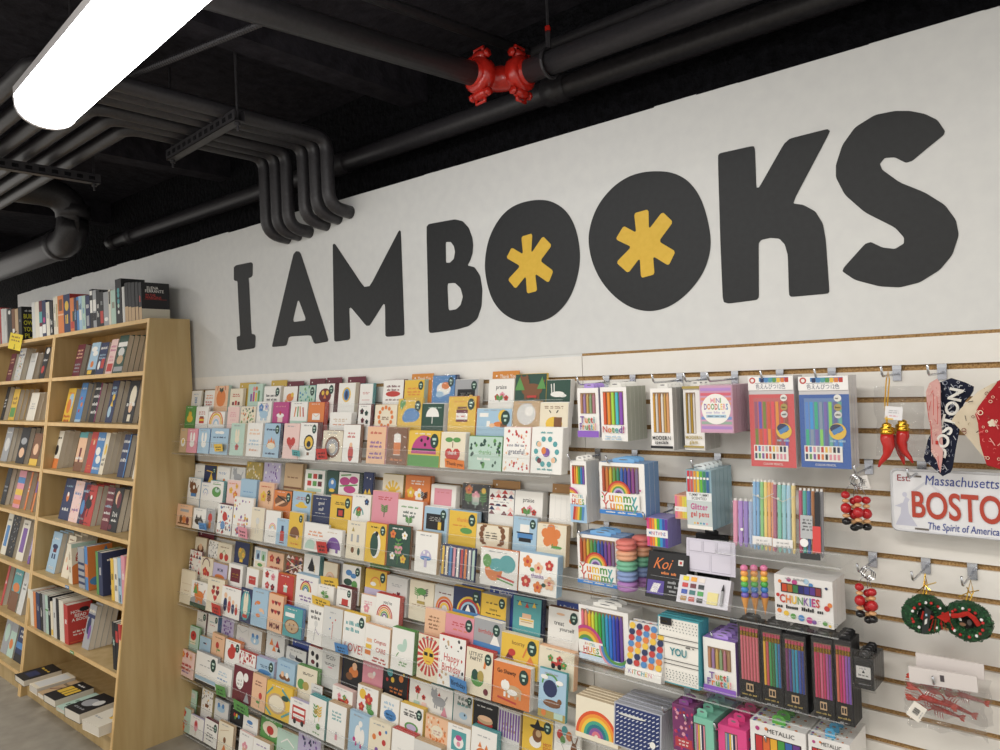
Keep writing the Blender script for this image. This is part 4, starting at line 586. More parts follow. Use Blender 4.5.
LETTERS = [('letter_i', [[(-3.4333, 2.3973), (-3.4117, 2.4043), (-3.2731, 2.4019), (-3.2588, 2.3919), (-3.2652, 2.3357), (-3.2782, 2.329), (-3.301, 2.3275), (-3.2979, 2.2985), (-3.2946, 2.0551), (-3.2674, 2.0506), (-3.2581, 2.0419), (-3.2642, 1.9893), (-3.277, 1.9832), (-3.4154, 1.9795), (-3.4308, 1.9858), (-3.4317, 2.0474), (-3.4209, 2.0509), (-3.3973, 2.0522), (-3.4033, 2.2265), (-3.4042, 2.3241), (-3.4302, 2.3297), (-3.4377, 2.3362)]], 'hard'), ('letter_a', [[(-3.1216, 1.9855), (-2.9216, 2.3912), (-2.8988, 2.4034), (-2.8752, 2.3989), (-2.8609, 2.3868), (-2.683, 1.9904), (-2.6896, 1.9811), (-2.7773, 1.9764), (-2.7914, 1.9834), (-2.8102, 2.0169), (-2.979, 2.0214), (-2.997, 1.9864), (-3.0109, 1.9807), (-3.1124, 1.981)], [(-2.8953, 2.1885), (-2.9458, 2.0859), (-2.8396, 2.0853)]], 'hard'), ('letter_m', [[(-2.6284, 2.3938), (-2.6184, 2.3972), (-2.6071, 2.3907), (-2.4115, 2.1694), (-2.2071, 2.3862), (-2.1988, 2.3893), (-2.1926, 2.3829), (-2.194, 1.9825), (-2.2008, 1.9763), (-2.2972, 1.9769), (-2.3088, 1.9833), (-2.3026, 2.12), (-2.4132, 2.02), (-2.5315, 2.1251), (-2.5324, 1.9859), (-2.544, 1.9796), (-2.6324, 1.9777), (-2.6438, 1.9832)]], 'hard'), ('letter_b', [[(-2.0491, 2.3787), (-2.0364, 2.3873), (-1.956, 2.3847), (-1.8983, 2.3825), (-1.8595, 2.3689), (-1.8305, 2.3399), (-1.8159, 2.3024), (-1.8131, 2.2769), (-1.8174, 2.2473), (-1.8296, 2.2237), (-1.8443, 2.2064), (-1.8105, 2.1961), (-1.7851, 2.1631), (-1.777, 2.1123), (-1.7841, 2.0532), (-1.8065, 2.01), (-1.8488, 1.988), (-1.9054, 1.9798), (-2.0376, 1.9753), (-2.0527, 1.9774), (-2.0583, 1.9863)], [(-1.9499, 2.3069), (-1.924, 2.3031), (-1.9092, 2.2855), (-1.9046, 2.2643), (-1.9116, 2.2395), (-1.9324, 2.2278), (-1.9526, 2.2304)], [(-1.9494, 2.1531), (-1.9106, 2.1509), (-1.8834, 2.1285), (-1.8738, 2.0969), (-1.8866, 2.0675), (-1.9086, 2.0541), (-1.949, 2.0524)]], 'hard'), ('letter_o', [[(-1.5703, 2.388), (-1.5129, 2.3847), (-1.4577, 2.3696), (-1.4051, 2.3329), (-1.3722, 2.282), (-1.3554, 2.217), (-1.3546, 2.1594), (-1.3688, 2.1036), (-1.3971, 2.0487), (-1.4409, 2.007), (-1.4948, 1.9818), (-1.5646, 1.9771), (-1.6295, 1.9892), (-1.6888, 2.0199), (-1.7348, 2.0713), (-1.7569, 2.1371), (-1.7635, 2.2017), (-1.7456, 2.2736), (-1.7151, 2.3217), (-1.6716, 2.3616), (-1.6233, 2.3822)]], 'round'), ('asterisk', [[(-1.5904, 2.2724), (-1.5423, 2.2763), (-1.5506, 2.21), (-1.4988, 2.2607), (-1.4634, 2.2248), (-1.514, 2.18), (-1.4613, 2.1407), (-1.4827, 2.1037), (-1.5374, 2.1409), (-1.5314, 2.082), (-1.5752, 2.0773), (-1.5774, 2.1375), (-1.624, 2.0987), (-1.6571, 2.1343), (-1.5992, 2.1737), (-1.6602, 2.2093), (-1.6343, 2.242), (-1.5855, 2.2117)]], 'hard'), ('letter_o', [[(-1.072, 2.388), (-1.0239, 2.3746), (-0.9779, 2.3453), (-0.9429, 2.2975), (-0.9227, 2.2388), (-0.9112, 2.1694), (-0.9168, 2.1197), (-0.9387, 2.07), (-0.982, 2.0235), (-1.0355, 1.9897), (-1.0898, 1.9769), (-1.1399, 1.9812), (-1.1909, 2.0011), (-1.2425, 2.041), (-1.2841, 2.0921), (-1.3126, 2.154), (-1.3231, 2.2218), (-1.3092, 2.2765), (-1.2789, 2.3278), (-1.2277, 2.3695), (-1.1736, 2.3909), (-1.1218, 2.3948)]], 'round'), ('asterisk', [[(-1.1526, 2.2772), (-1.1036, 2.2804), (-1.1051, 2.2209), (-1.0586, 2.2655), (-1.0253, 2.2301), (-1.074, 2.1806), (-1.0213, 2.1442), (-1.045, 2.1054), (-1.0946, 2.14), (-1.092, 2.0855), (-1.1376, 2.08), (-1.1391, 2.1406), (-1.1813, 2.0996), (-1.222, 2.1377), (-1.1663, 2.1778), (-1.221, 2.2086), (-1.1906, 2.2452), (-1.148, 2.2176)]], 'hard'), ('letter_k', [[(-0.8823, 2.3904), (-0.8768, 2.3967), (-0.7882, 2.3956), (-0.78, 2.3937), (-0.777, 2.3849), (-0.7774, 2.2704), (-0.7001, 2.3817), (-0.6841, 2.3921), (-0.5902, 2.3942), (-0.5833, 2.3865), (-0.6844, 2.2231), (-0.6564, 2.2142), (-0.6272, 2.1921), (-0.61, 2.1586), (-0.6043, 2.1157), (-0.6005, 1.9843), (-0.605, 1.9795), (-0.6961, 1.98), (-0.7021, 1.9861), (-0.7012, 2.0907), (-0.7079, 2.1192), (-0.7214, 2.1362), (-0.7451, 2.1421), (-0.7695, 2.1401), (-0.7772, 2.1316), (-0.782, 1.9884), (-0.7881, 1.9809), (-0.8685, 1.9786), (-0.8814, 1.984), (-0.8843, 1.9985), (-0.8848, 2.1571)]], 'hard'), ('letter_s', [[(-0.4033, 2.3912), (-0.3723, 2.3762), (-0.3474, 2.3558), (-0.3332, 2.3269), (-0.3355, 2.3182), (-0.3689, 2.2959), (-0.4022, 2.2727), (-0.416, 2.2709), (-0.4391, 2.2891), (-0.4609, 2.2926), (-0.4724, 2.2806), (-0.4674, 2.265), (-0.4305, 2.2274), (-0.3787, 2.1938), (-0.339, 2.1574), (-0.3183, 2.1193), (-0.3136, 2.0843), (-0.328, 2.0405), (-0.3543, 2.0092), (-0.3965, 1.9848), (-0.4394, 1.9776), (-0.4831, 1.9847), (-0.5393, 2.0068), (-0.5678, 2.0314), (-0.5639, 2.0409), (-0.5131, 2.0924), (-0.4993, 2.0953), (-0.4742, 2.0783), (-0.4469, 2.0709), (-0.427, 2.0812), (-0.4265, 2.0955), (-0.4451, 2.1222), (-0.5103, 2.1694), (-0.5548, 2.2208), (-0.5745, 2.2684), (-0.5733, 2.2996), (-0.5561, 2.3459), (-0.5255, 2.3822), (-0.4793, 2.4012), (-0.4352, 2.3995)]], 'hard')]
SPR = {'left': (-1.698, -1.0117, 2.76), 'corner': (-1.5654, -0.1135, 2.76), 'right': (-0.5654, -0.1135, 2.76), 'p2': [(-5.15, 0.12, 2.7819), (2.3, 0.12, 2.7766)], 'p1b': [(-1.8912, -2.324, 2.9), (-1.5585, 0.0437, 2.9)], 'flex': [(-2.5651, -0.8765, 2.85), (-1.7574, -0.7417, 2.85)], 'duct': [(-8.8, -0.2, 2.73), (-4.9, -0.2, 2.73), (-4.9, -0.2, 3.0), (-4.9, -1.4, 3.0)]}
LIGHT = dict(loc=(-2.3137, -1.2066, 2.62), rz=-4.532, len=1.27, w=.155)
COND = [(-2.499, 2.5204, 2.5104), (-2.5796, 2.5088, 2.4988), (-2.6631, 2.4946, 2.4846), (-2.7865, 2.4823, 2.4723), (-2.8697, 2.4816, 2.4716), (-2.9557, 2.4798, 2.4698)]
STRUT = [(-3.0161, -0.5072, 2.74), (-2.4022, -0.5538, 2.74)]
SHELVES = [1.8988, 1.6257, 1.3412, 1.0518, 0.7314, 0.4105]
DIV = -5.165
LEAN = radians(14)
BOOKS = [
('R', 0, -5.1939, -0.216, 2.171, 0.13, 0.2361, 0.0376, 'w', 'S', 0, 'S50 70 30 40 k 2', '', 'thin white paperback left of the orange spine'),
('R', 0, -5.1609, -0.216, 2.171, 0.13, 0.2407, 0.0306, 'c', 'S', 0, 'R30 20 70 80 j', '', 'thin tan paperback beside the orange spine'),
('R', 0, -5.0642, -0.216, 2.171, 0.13, 0.2383, 0.0924, 'o', 'S', 0, 'R0 48 100 52 z;R20 60 80 90 h', '', 'orange-spined book'),
('R', 0, -4.9598, -0.216, 2.171, 0.13, 0.2364, 0.1024, 'n', 'S', 0, 'D50 70 30 y;S50 40 40 60 y 2', 'r', 'navy book with gold spine lettering and red cover'),
('R', 0, -4.9, -0.216, 2.171, 0.13, 0.2069, 0.0592, 'o', 'S', 0, 'R10 10 90 30 r;R60 30 100 60 d', '', 'narrow orange spine right of the navy book'),
('R', 0, -4.862, -0.216, 2.171, 0.13, 0.2013, 0.0362, 'n', 'S', 0, 'S50 50 40 50 s 1', '', 'slim navy spine, second from the orange one'),
('R', 0, -4.826, -0.216, 2.171, 0.13, 0.2039, 0.0319, 'b', 'S', 0, 'R0 60 100 90 h', '', 'slim blue spine with a brown top'),
('R', 0, -4.7787, -0.216, 2.171, 0.13, 0.2053, 0.0452, 's', 'S', 0, 'R10 30 90 60 w;S50 70 20 60 n 1', '', 'pale blue spine with white block'),
('R', 0, -4.7265, -0.216, 2.171, 0.13, 0.2027, 0.0504, 'm', 'S', 0, 'S50 60 30 50 b 2', '', 'pale mint spine'),
('R', 0, -4.6637, -0.216, 2.171, 0.13, 0.1986, 0.061, 'n', 'S', 0, 'R20 10 80 40 a;S50 70 20 60 w 1', '', 'navy spine with grey photo foot'),
('R', 0, -4.6173, -0.216, 2.171, 0.13, 0.2279, 0.0431, 'k', 'S', 0, 'R10 40 90 72 w;R10 85 90 96 w', '', 'tall black spine with white title block'),
('R', 0, -4.5697, -0.216, 2.171, 0.13, 0.2186, 0.0462, 'a', 'S', 0, 'R5 45 95 75 w;R5 20 95 40 k', '', 'grey spine with large white block'),
('R', 0, -4.5208, -0.216, 2.171, 0.13, 0.2106, 0.0474, 'k', 'S', 0, 'S50 60 20 60 w 2', '', 'black spine with small white words'),
('R', 0, -4.4692, -0.216, 2.171, 0.13, 0.1995, 0.0503, 'k', 'S', 0, 'R10 10 90 45 r;S50 70 20 50 a 1', '', 'dark spine with a red lower half'),
('R', 0, -4.4025, -0.216, 2.171, 0.13, 0.1919, 0.0652, 'a', 'S', 0, 'O50 20 40 6 w', '', 'charcoal spine with a white emblem'),
('R', 0, -4.371, -0.216, 2.171, 0.13, 0.1993, 0.0295, 'w', 'S', 0, 'R20 60 80 95 k', '', 'thin white spine left of the pale green book'),
('R', 0, -4.3079, -0.216, 2.171, 0.13, 0.1921, 0.0599, 'm', 'S', 0, 'S50 60 30 50 h 1', '', 'pale green book'),
('R', 0, -4.2302, -0.216, 2.171, 0.13, 0.2464, 0.0753, 'k', 'S', 0, 'D50 74 20 t;D50 64 20 t;D50 50 20 t;D50 40 16 m;D50 26 14 w', '', 'tallest black book with teal dots on spine'),
('R', 0, -4.1929, -0.216, 2.171, 0.13, 0.197, 0.0296, 'e', 'S', 0, '', '', 'thin grey-green booklet right of the tallest book'),
('R', 0, -4.15, -0.216, 2.171, 0.13, 0.2141, 0.0389, 'k', 'S', 0, 'R0 0 100 40 i', '', 'first slim black booklet with kraft foot'),
('R', 0, -4.1116, -0.216, 2.171, 0.13, 0.2124, 0.0352, 'k', 'S', 0, 'R0 0 100 38 i', '', 'second slim black booklet with kraft foot'),
('R', 0, -4.0675, -0.216, 2.171, 0.13, 0.2079, 0.0411, 'k', 'S', 0, 'R0 0 100 36 i', '', 'third slim black booklet with kraft foot'),
('R', 0, -4.0271, -0.216, 2.171, 0.13, 0.2044, 0.0343, 'k', 'S', 0, 'R0 0 100 36 i', '', 'fourth slim black booklet with kraft foot'),
('R', 0, -3.9874, -0.216, 2.171, 0.15, 0.1986, 0.0338, 'k', 'S', 0, 'R0 0 100 34 i;S50 60 30 40 r 1', 'FERR', 'black hardback with white and red cover lettering'),
('R', 1, -4.9656, -0.1995, 1.8998, 0.1101, 0.2036, 0.03, 'x', 'F', 1, 'S50 82 9 80 z 2;S50 60 9 80 z 1;S50 38 9 80 a 2;S50 16 6 70 a 1', '', 'maroon paperback with pale lettering'),
('R', 1, -4.7419, -0.1995, 1.8998, 0.1238, 0.2028, 0.03, 's', 'F', 0, 'O40 80 34 8 w;O60 66 30 8 w;O46 34 18 10 o;R0 0 100 18 k;R10 4 60 16 y', '', 'sky blue paperback with orange figure'),
('R', 1, -4.6145, -0.1995, 1.8998, 0.1079, 0.1951, 0.03, 'n', 'F', 2, 'S50 84 12 84 w 1;R50 20 90 50 r;O26 30 16 14 w;S50 62 8 80 s 2', '', 'navy and red paperback'),
('R', 1, -4.4836, -0.1995, 1.8998, 0.09, 0.2063, 0.03, 'q', 'F', 0, 'S50 80 9 80 v 2;R10 8 90 30 r;S50 50 8 70 p 2', '', 'pink and white paperback'),
('R', 1, -4.3659, -0.1995, 1.8998, 0.1158, 0.2222, 0.03, 'd', 'F', 3, 'R0 70 100 82 w;O50 56 34 12 e;O50 36 34 12 i;R0 6 100 18 a', '', 'dark green paperback with pale photos'),
('R', 2, -5.046, -0.2332, 1.6267, 0.1208, 0.209, 0.03, 'y', 'F', 1, 'O60 60 28 26 s;O44 46 26 22 o;S50 86 8 70 o 1;S50 16 10 84 r 2', '', 'bright yellow paperback with orange shapes'),
('R', 2, -4.8665, -0.2332, 1.6267, 0.09, 0.2396, 0.03, 'b', 'F', 2, 'D40 60 12 r;D60 44 16 o;D36 28 12 r;R0 0 100 6 s;S60 86 7 60 w 1', '', 'teal-blue book with red dots'),
('R', 2, -4.6579, -0.2332, 1.6267, 0.09, 0.2346, 0.03, 'k', 'F', 2, 'S50 86 10 84 w 1;S50 66 10 84 w 1;S50 46 10 84 w 1;S50 26 10 84 w 1;R92 0 100 100 v', '', 'black paperback with bold white words'),
('R', 2, -4.4258, -0.2332, 1.6267, 0.09, 0.2419, 0.03, 'n', 'F', 2, 'S50 84 11 80 s 2;T50 44 26 y;O60 60 18 8 y;O36 26 24 14 s', '', 'navy book with yellow and blue pattern'),
('R', 2, -4.1793, -0.2332, 1.6267, 0.1232, 0.2367, 0.03, 'k', 'F', 1, 'O56 62 30 26 c;O52 36 18 12 z;S50 44 12 80 w 1;R40 4 70 20 c', '', 'black book with a cream figure'),
('R', 3, -5.1253, -0.2884, 1.3422, 0.12, 0.2328, 0.03, 'w', 'F', 2, 'R0 0 100 26 o;O50 48 20 14 k;S50 82 9 70 k 1', '', 'white paperback with orange foot'),
('R', 3, -4.7526, -0.2884, 1.3422, 0.1198, 0.2301, 0.03, 'z', 'F', 1, 'T46 30 12 x;R36 20 58 60 x;R0 0 100 24 h;S46 34 9 80 w 1;R0 86 100 100 t', '', 'sunset paperback with dark tower'),
('R', 3, -4.5933, -0.2884, 1.3422, 0.09, 0.2352, 0.03, 'r', 'F', 0, 'S50 82 8 70 o 1;O56 74 12 6 z;S50 18 6 60 o 2', '', 'brick red paperback'),
('R', 3, -4.4978, -0.2884, 1.3422, 0.1042, 0.2352, 0.03, 'b', 'F', 0, 'S50 84 10 84 w 1;O40 54 30 10 w;O60 34 30 10 w;S50 14 10 84 w 1', '', 'vivid blue and white paperback'),
('R', 3, -4.4165, -0.2884, 1.3422, 0.0541, 0.2341, 0.03, 'c', 'F', 3, 'O60 60 26 14 y;S50 36 9 70 k 2', '', 'cream and yellow paperback'),
('R', 3, -4.1553, -0.2884, 1.3422, 0.09, 0.2307, 0.03, 'n', 'F', 1, 'S50 84 10 84 w 1;S50 62 10 84 w 1;S50 40 10 84 w 1;R80 0 92 100 b', '', 'navy book with stacked white words'),
('R', 3, -3.9954, -0.2884, 1.3422, 0.0377, 0.2384, 0.03, 'w', 'F', 0, 'P20 h k i', '', 'white paperback with brown speckled figure'),
('R', 4, -4.8879, -0.3241, 1.0528, 0.1502, 0.2421, 0.03, 'n', 'F', 1, 'O50 56 14 12 o;O50 62 8 6 w;S50 26 10 60 w 1;S50 82 6 60 s 1', '', 'navy hardback with small orange figure'),
('R', 4, -4.7455, -0.3241, 1.0528, 0.1296, 0.2366, 0.03, 'q', 'F', 1, 'P24 p s y;S50 70 9 70 b 1;S50 30 8 70 u 1', '', 'pastel multicoloured paperback'),
('R', 4, -4.6353, -0.3241, 1.0528, 0.09, 0.2342, 0.03, 'n', 'F', 0, 'S50 80 9 80 s 1;O40 40 28 18 b;S50 14 7 80 a 1', '', 'dark blue paperback half hidden by red one'),
('R', 4, -4.5671, -0.3241, 1.0528, 0.1524, 0.2249, 0.03, 'r', 'F', 3, 'O50 52 26 12 k;T38 62 26 k;L30 36 76 70 6 k;L50 20 60 44 5 k;S50 86 5 40 k 1;S50 6 4 50 k 1;D62 70 8 w', '', 'bright red hardback with a black bird'),
('R', 4, -4.3057, -0.3241, 1.0528, 0.09, 0.2289, 0.03, 'x', 'F', 0, 'S50 88 8 84 w 1;S50 72 8 84 q 1;S50 56 8 84 s 1;S50 40 8 84 w 1;S50 24 8 84 q 1', '', 'maroon paperback with word blocks'),
('R', 4, -4.2038, -0.3241, 1.0528, 0.1074, 0.2314, 0.03, 'k', 'F', 3, 'O44 78 22 16 z;O64 72 22 18 x;X:Dark 50 40 11 w 60;S50 26 7 60 w 1;O20 10 20 6 x', '', 'black hardback with a pale red face'),
('R', 5, -5.0099, -0.3637, 0.7324, 0.1383, 0.2373, 0.03, 's', 'F', 3, 'R34 50 70 64 x;S50 84 6 50 w 1;R30 34 44 46 n;R56 34 70 46 n;O50 64 30 6 n;X:TRAIN 50 12 8 w 60', '', 'sky blue paperback with a dark train'),
('R', 5, -4.7837, -0.3637, 0.7324, 0.1025, 0.2397, 0.03, 'c', 'F', 3, 'R20 66 40 78 y;R60 52 80 64 r;R20 36 40 48 z;R60 20 80 32 r;S50 90 5 70 h 1', '', 'cream paperback with coloured squares'),
('R', 5, -4.5733, -0.3937, 0.7324, 0.13, 0.2241, 0.0559, 'c', 'S', 0, 'S50 70 26 40 h 2', 'ALL', 'cream spine, mint cover with red words and orange sea'),
('R', 5, -4.3982, -0.3937, 0.7324, 0.13, 0.221, 0.0842, 'a', 'S', 0, 'R0 10 100 16 n;R0 26 100 32 n;R0 42 100 48 n;R0 58 100 64 n', '', 'grey book with navy striped spine'),
('R', 5, -4.3498, -0.3937, 0.7324, 0.13, 0.2355, 0.039, 'b', 'S', 0, 'R0 30 100 60 o', 'BLU', 'blue-spined book, orange cover with blue shapes'),
('R', 5, -4.2112, -0.3937, 0.7324, 0.13, 0.2273, 0.0289, 'g', 'S', 0, '', '', 'green hardback'),
('R', 5, -4.1603, -0.3937, 0.7324, 0.13, 0.2264, 0.049, 'n', 'S', 0, 'S50 60 30 40 w 1', 'NAV', 'navy hardback with pale lettering'),
('R', 5, -4.0186, -0.3937, 0.7324, 0.13, 0.213, 0.0349, 'y', 'S', 0, 'S50 60 26 50 k 1', '', 'slim yellow spine'),
('R', 5, -3.9723, -0.3937, 0.7324, 0.13, 0.2217, 0.0421, 'w', 'S', 0, 'S50 60 22 60 k 2', '', 'white spine right of the yellow one'),
('R', 5, -3.9305, -0.3937, 0.7324, 0.13, 0.229, 0.0377, 's', 'S', 0, 'S50 50 30 60 k 2', '', 'pale blue spine with black words'),
('R', 5, -3.8871, -0.3937, 0.7324, 0.13, 0.2441, 0.039, 'p', 'S', 0, 'S50 60 22 50 w 1', '', 'pink spine at the end'),
('R', 6, -5.0883, -0.4333, 0.4115, 0.13, 0.2142, 0.0879, 'w', 'S', 0, '', '', 'white spine first from the divider'),
('R', 6, -5.0454, -0.4333, 0.4115, 0.13, 0.2105, 0.0377, 'o', 'S', 0, '', '', 'orange spine'),
('R', 6, -4.9814, -0.4333, 0.4115, 0.13, 0.2152, 0.0583, 'n', 'S', 0, 'S50 60 22 50 a 1', '', 'navy spine left of the black one'),
('R', 6, -4.9368, -0.4333, 0.4115, 0.13, 0.22, 0.0391, 'k', 'S', 0, 'S50 50 30 40 w 1', '', 'black spine between navy and grey-blue'),
('R', 6, -4.8929, -0.4333, 0.4115, 0.13, 0.2215, 0.0386, 'a', 'S', 0, '', '', 'grey-blue spine'),
('R', 6, -4.847, -0.4333, 0.4115, 0.13, 0.2231, 0.0407, 'm', 'S', 0, 'R0 60 100 64 g', '', 'pale green spine'),
('R', 6, -4.8118, -0.4333, 0.4115, 0.13, 0.2239, 0.0327, 'k', 'S', 0, 'S50 60 22 60 w 1', '', 'slim black spine right of the pale green one'),
('R', 6, -4.7733, -0.4333, 0.4115, 0.13, 0.1988, 0.0348, 'c', 'S', 0, 'R10 4 90 20 y', '', 'short cream spine'),
('R', 6, -4.723, -0.4333, 0.4115, 0.13, 0.2246, 0.0441, 'e', 'S', 0, 'S50 60 22 40 k 1', '', 'pale grey spine'),
('R', 6, -4.6816, -0.4333, 0.4115, 0.13, 0.2302, 0.0362, 'k', 'S', 0, '', '', 'dark spine left of the wide white one'),
('R', 6, -4.608, -0.4333, 0.4115, 0.13, 0.2291, 0.0664, 'w', 'S', 0, '', '', 'wide white spine'),
('R', 6, -4.5481, -0.4333, 0.4115, 0.13, 0.2168, 0.0558, 'r', 'S', 0, 'S50 60 22 50 w 1', 'HOW', 'red hardback with white words on its cover'),
('R', 6, -4.4062, -0.4033, 0.4115, 0.09, 0.2322, 0.03, 'a', 'F', 3, 'S50 86 9 84 c 1;O40 52 26 20 n;O64 38 18 16 u;R0 70 100 78 n', '', 'grey-blue photo paperback leaning back'),
('R', 6, -3.9312, -0.4333, 0.4115, 0.13, 0.2369, 0.034, 'k', 'S', 0, 'S50 60 22 60 m 1', '', 'black spine with green lettering'),
('R', 6, -3.8939, -0.4333, 0.4115, 0.13, 0.2374, 0.0336, 'k', 'S', 0, 'R10 60 90 84 r', '', 'black spine with red block'),
('R', 6, -3.8643, -0.4333, 0.4115, 0.13, 0.2381, 0.0258, 'r', 'S', 0, 'S50 60 22 60 w 1', '', 'red spine at the end'),
('R', 7, -4.9957, -0.5479, 0.131, 0.1591, 0.2, 0.0347, 'k', 'L', 0, 'R20 20 80 50 n;S50 70 10 70 y 1', '', 'dark blue and black paperback'),
('R', 7, -4.7677, -0.5479, 0.131, 0.1209, 0.2, 0.0393, 'c', 'L', 0, 'R10 10 90 90 e', '', 'cream-covered thick paperback'),
('R', 7, -4.6541, -0.5479, 0.131, 0.0849, 0.2, 0.0254, 'i', 'L', 0, 'L10 30 90 60 10 x;S40 70 14 60 k 1', '', 'tan paperback with a dark red wave'),
('R', 7, -4.5222, -0.5479, 0.131, 0.1475, 0.2, 0.0393, 'k', 'L', 0, 'R10 30 40 70 y;R46 30 66 70 y;R72 30 92 70 y;S50 84 8 60 w 1', '', 'black paperback with yellow block letters'),
('R', 7, -4.3585, -0.5479, 0.131, 0.1109, 0.2, 0.0208, 'm', 'L', 0, 'S50 50 20 60 d 2', '', 'thin pale green book'),
('R', 7, -4.2065, -0.5479, 0.131, 0.1649, 0.2, 0.05, 'k', 'L', 0, 'O40 50 30 20 a;O70 60 18 16 e;S50 20 10 60 a 1', '', 'dark paperback with grey photo cover'),
('R', 7, -3.9719, -0.5479, 0.131, 0.1637, 0.2, 0.0485, 'w', 'L', 0, 'O70 60 14 18 k;R62 40 78 50 y;S30 30 8 40 a 1', '', 'thick white book with small black bird'),
('L', 0, -6.2534, -0.216, 2.171, 0.15, 0.2647, 0.025, 'r', 'S', 0, '', '', 'red book at the left frame edge'),
('L', 0, -6.1871, -0.216, 2.171, 0.15, 0.2529, 0.0599, 'e', 'S', 0, '', '', 'first pale grey volume by the red book'),
('L', 0, -6.1318, -0.216, 2.171, 0.13, 0.2477, 0.0521, 'e', 'S', 0, 'S50 60 20 30 a 1', '', 'second pale grey volume by the red book'),
('L', 0, -6.0231, -0.216, 2.171, 0.13, 0.2437, 0.0866, 'k', 'S', 0, 'O50 88 30 6 w', '', 'black spine with white mark'),
('L', 0, -5.9603, -0.216, 2.171, 0.13, 0.2331, 0.06, 'h', 'S', 0, 'R20 4 90 40 w', '', 'brown spine with white foot'),
('L', 0, -5.8918, -0.216, 2.171, 0.13, 0.2272, 0.0623, 'i', 'S', 0, '', '', 'tan-grey spine left of the yellow-lettered book'),
('L', 0, -5.8204, -0.216, 2.171, 0.14, 0.2348, 0.066, 'k', 'S', 0, 'S50 60 10 40 a 1', 'YEL', 'black book with yellow block lettering'),
('L', 0, -5.5637, -0.216, 2.171, 0.13, 0.2406, 0.0542, 'e', 'S', 0, '', '', 'first off-white volume right of the yellow-lettered book'),
('L', 0, -5.4869, -0.216, 2.171, 0.13, 0.2381, 0.074, 'w', 'S', 0, '', '', 'second off-white volume right of the yellow-lettered book'),
('L', 0, -5.4316, -0.216, 2.171, 0.13, 0.2387, 0.0523, 'x', 'S', 0, 'R0 40 100 70 t;R0 0 100 30 w', '', 'dark red and teal spine'),
('L', 0, -5.3645, -0.216, 2.171, 0.13, 0.2366, 0.0643, 'n', 'S', 0, 'R0 10 90 34 w;D50 46 30 v', '', 'navy spine with white block'),
('L', 0, -5.3021, -0.216, 2.171, 0.13, 0.2191, 0.059, 'w', 'S', 0, 'S50 60 20 50 a 1', '', 'cream spine right of the navy one'),
('L', 0, -5.2468, -0.216, 2.171, 0.13, 0.2187, 0.0525, 'k', 'S', 0, 'S50 40 20 60 w 2', '', 'dark grey spine with pale lettering'),
('L', 1, -6.2129, -0.1995, 1.8998, 0.1045, 0.2067, 0.03, 'x', 'F', 0, 'S50 80 9 80 z 2;S50 40 9 80 z 2', '', 'maroon patterned paperback'),
('L', 1, -6.0315, -0.1995, 1.8998, 0.125, 0.2381, 0.03, 'e', 'F', 1, 'P44 b r y g n;S50 80 9 80 n 1', '', 'multicoloured paperback'),
('L', 1, -5.782, -0.1995, 1.8998, 0.1221, 0.1903, 0.03, 'e', 'F', 2, 'S50 70 9 60 a 1', '', 'silver-white paperback'),
('L', 1, -5.5449, -0.1995, 1.8998, 0.0972, 0.2195, 0.03, 'k', 'F', 0, 'O60 88 30 10 w;S50 60 9 70 w 1;O40 30 26 12 r', '', 'black and red book with a white head'),
('L', 2, -6.262, -0.2332, 1.6267, 0.0638, 0.2442, 0.03, 'k', 'F', 1, 'S50 60 8 70 w 3', '', 'black paperback cut by the frame'),
('L', 2, -6.065, -0.2332, 1.6267, 0.1217, 0.2227, 0.03, 'y', 'F', 3, 'S50 70 12 80 h 2;R10 10 90 40 g', '', 'yellow-green paperback'),
('L', 2, -5.679, -0.2332, 1.6267, 0.1471, 0.1908, 0.03, 'w', 'F', 2, 'S50 60 7 60 a 3', '', 'white paperback tilted at the divider'),
('L', 3, -6.0629, -0.2884, 1.3422, 0.1333, 0.2391, 0.03, 'a', 'F', 2, 'O50 50 36 20 e;S50 86 8 70 w 1', '', 'grey photo paperback'),
('L', 3, -5.7385, -0.2884, 1.3422, 0.1605, 0.2442, 0.03, 'k', 'F', 2, 'O50 30 30 14 z;O50 62 34 10 a', '', 'dark photo paperback'),
('L', 3, -5.4871, -0.2884, 1.3422, 0.1414, 0.2084, 0.03, 'h', 'F', 1, 'O50 50 30 18 z;R0 0 100 20 y', '', 'brown photo paperback'),
('L', 4, -5.9893, -0.3241, 1.0528, 0.0912, 0.2492, 0.03, 'k', 'F', 2, 'S50 50 9 70 a 2', '', 'dark paperback at the frame edge'),
('L', 4, -5.7205, -0.3241, 1.0528, 0.1324, 0.2467, 0.03, 'p', 'F', 1, 'R0 66 100 82 b;R0 34 100 50 y;R0 10 100 22 o', '', 'pink paperback with blue and yellow bands'),
('L', 4, -5.5489, -0.3241, 1.0528, 0.0271, 0.2479, 0.03, 'o', 'F', 1, 'S50 60 8 60 w 2', '', 'slim orange paperback'),
('L', 4, -5.4158, -0.3241, 1.0528, 0.0262, 0.2427, 0.03, 'o', 'F', 1, 'R0 50 100 80 u', '', 'orange and purple paperback'),
('L', 5, -5.8805, -0.3637, 0.7324, 0.0993, 0.2745, 0.03, 'w', 'F', 1, 'R20 20 80 70 b;S50 84 7 60 k 1', '', 'white paperback with blue panel'),
('L', 5, -5.7539, -0.3637, 0.7324, 0.1345, 0.2777, 0.03, 'k', 'F', 1, 'P20 a i a', '', 'dark patterned paperback'),
('L', 5, -5.5573, -0.3637, 0.7324, 0.1276, 0.2566, 0.03, 'w', 'F', 1, 'R20 20 80 80 u;S50 90 5 50 k 1', '', 'white paperback with purple panel'),
('L', 5, -5.3875, -0.3637, 0.7324, 0.0348, 0.25, 0.03, 'u', 'F', 0, 'R20 20 80 60 l', '', 'slim purple paperback'),
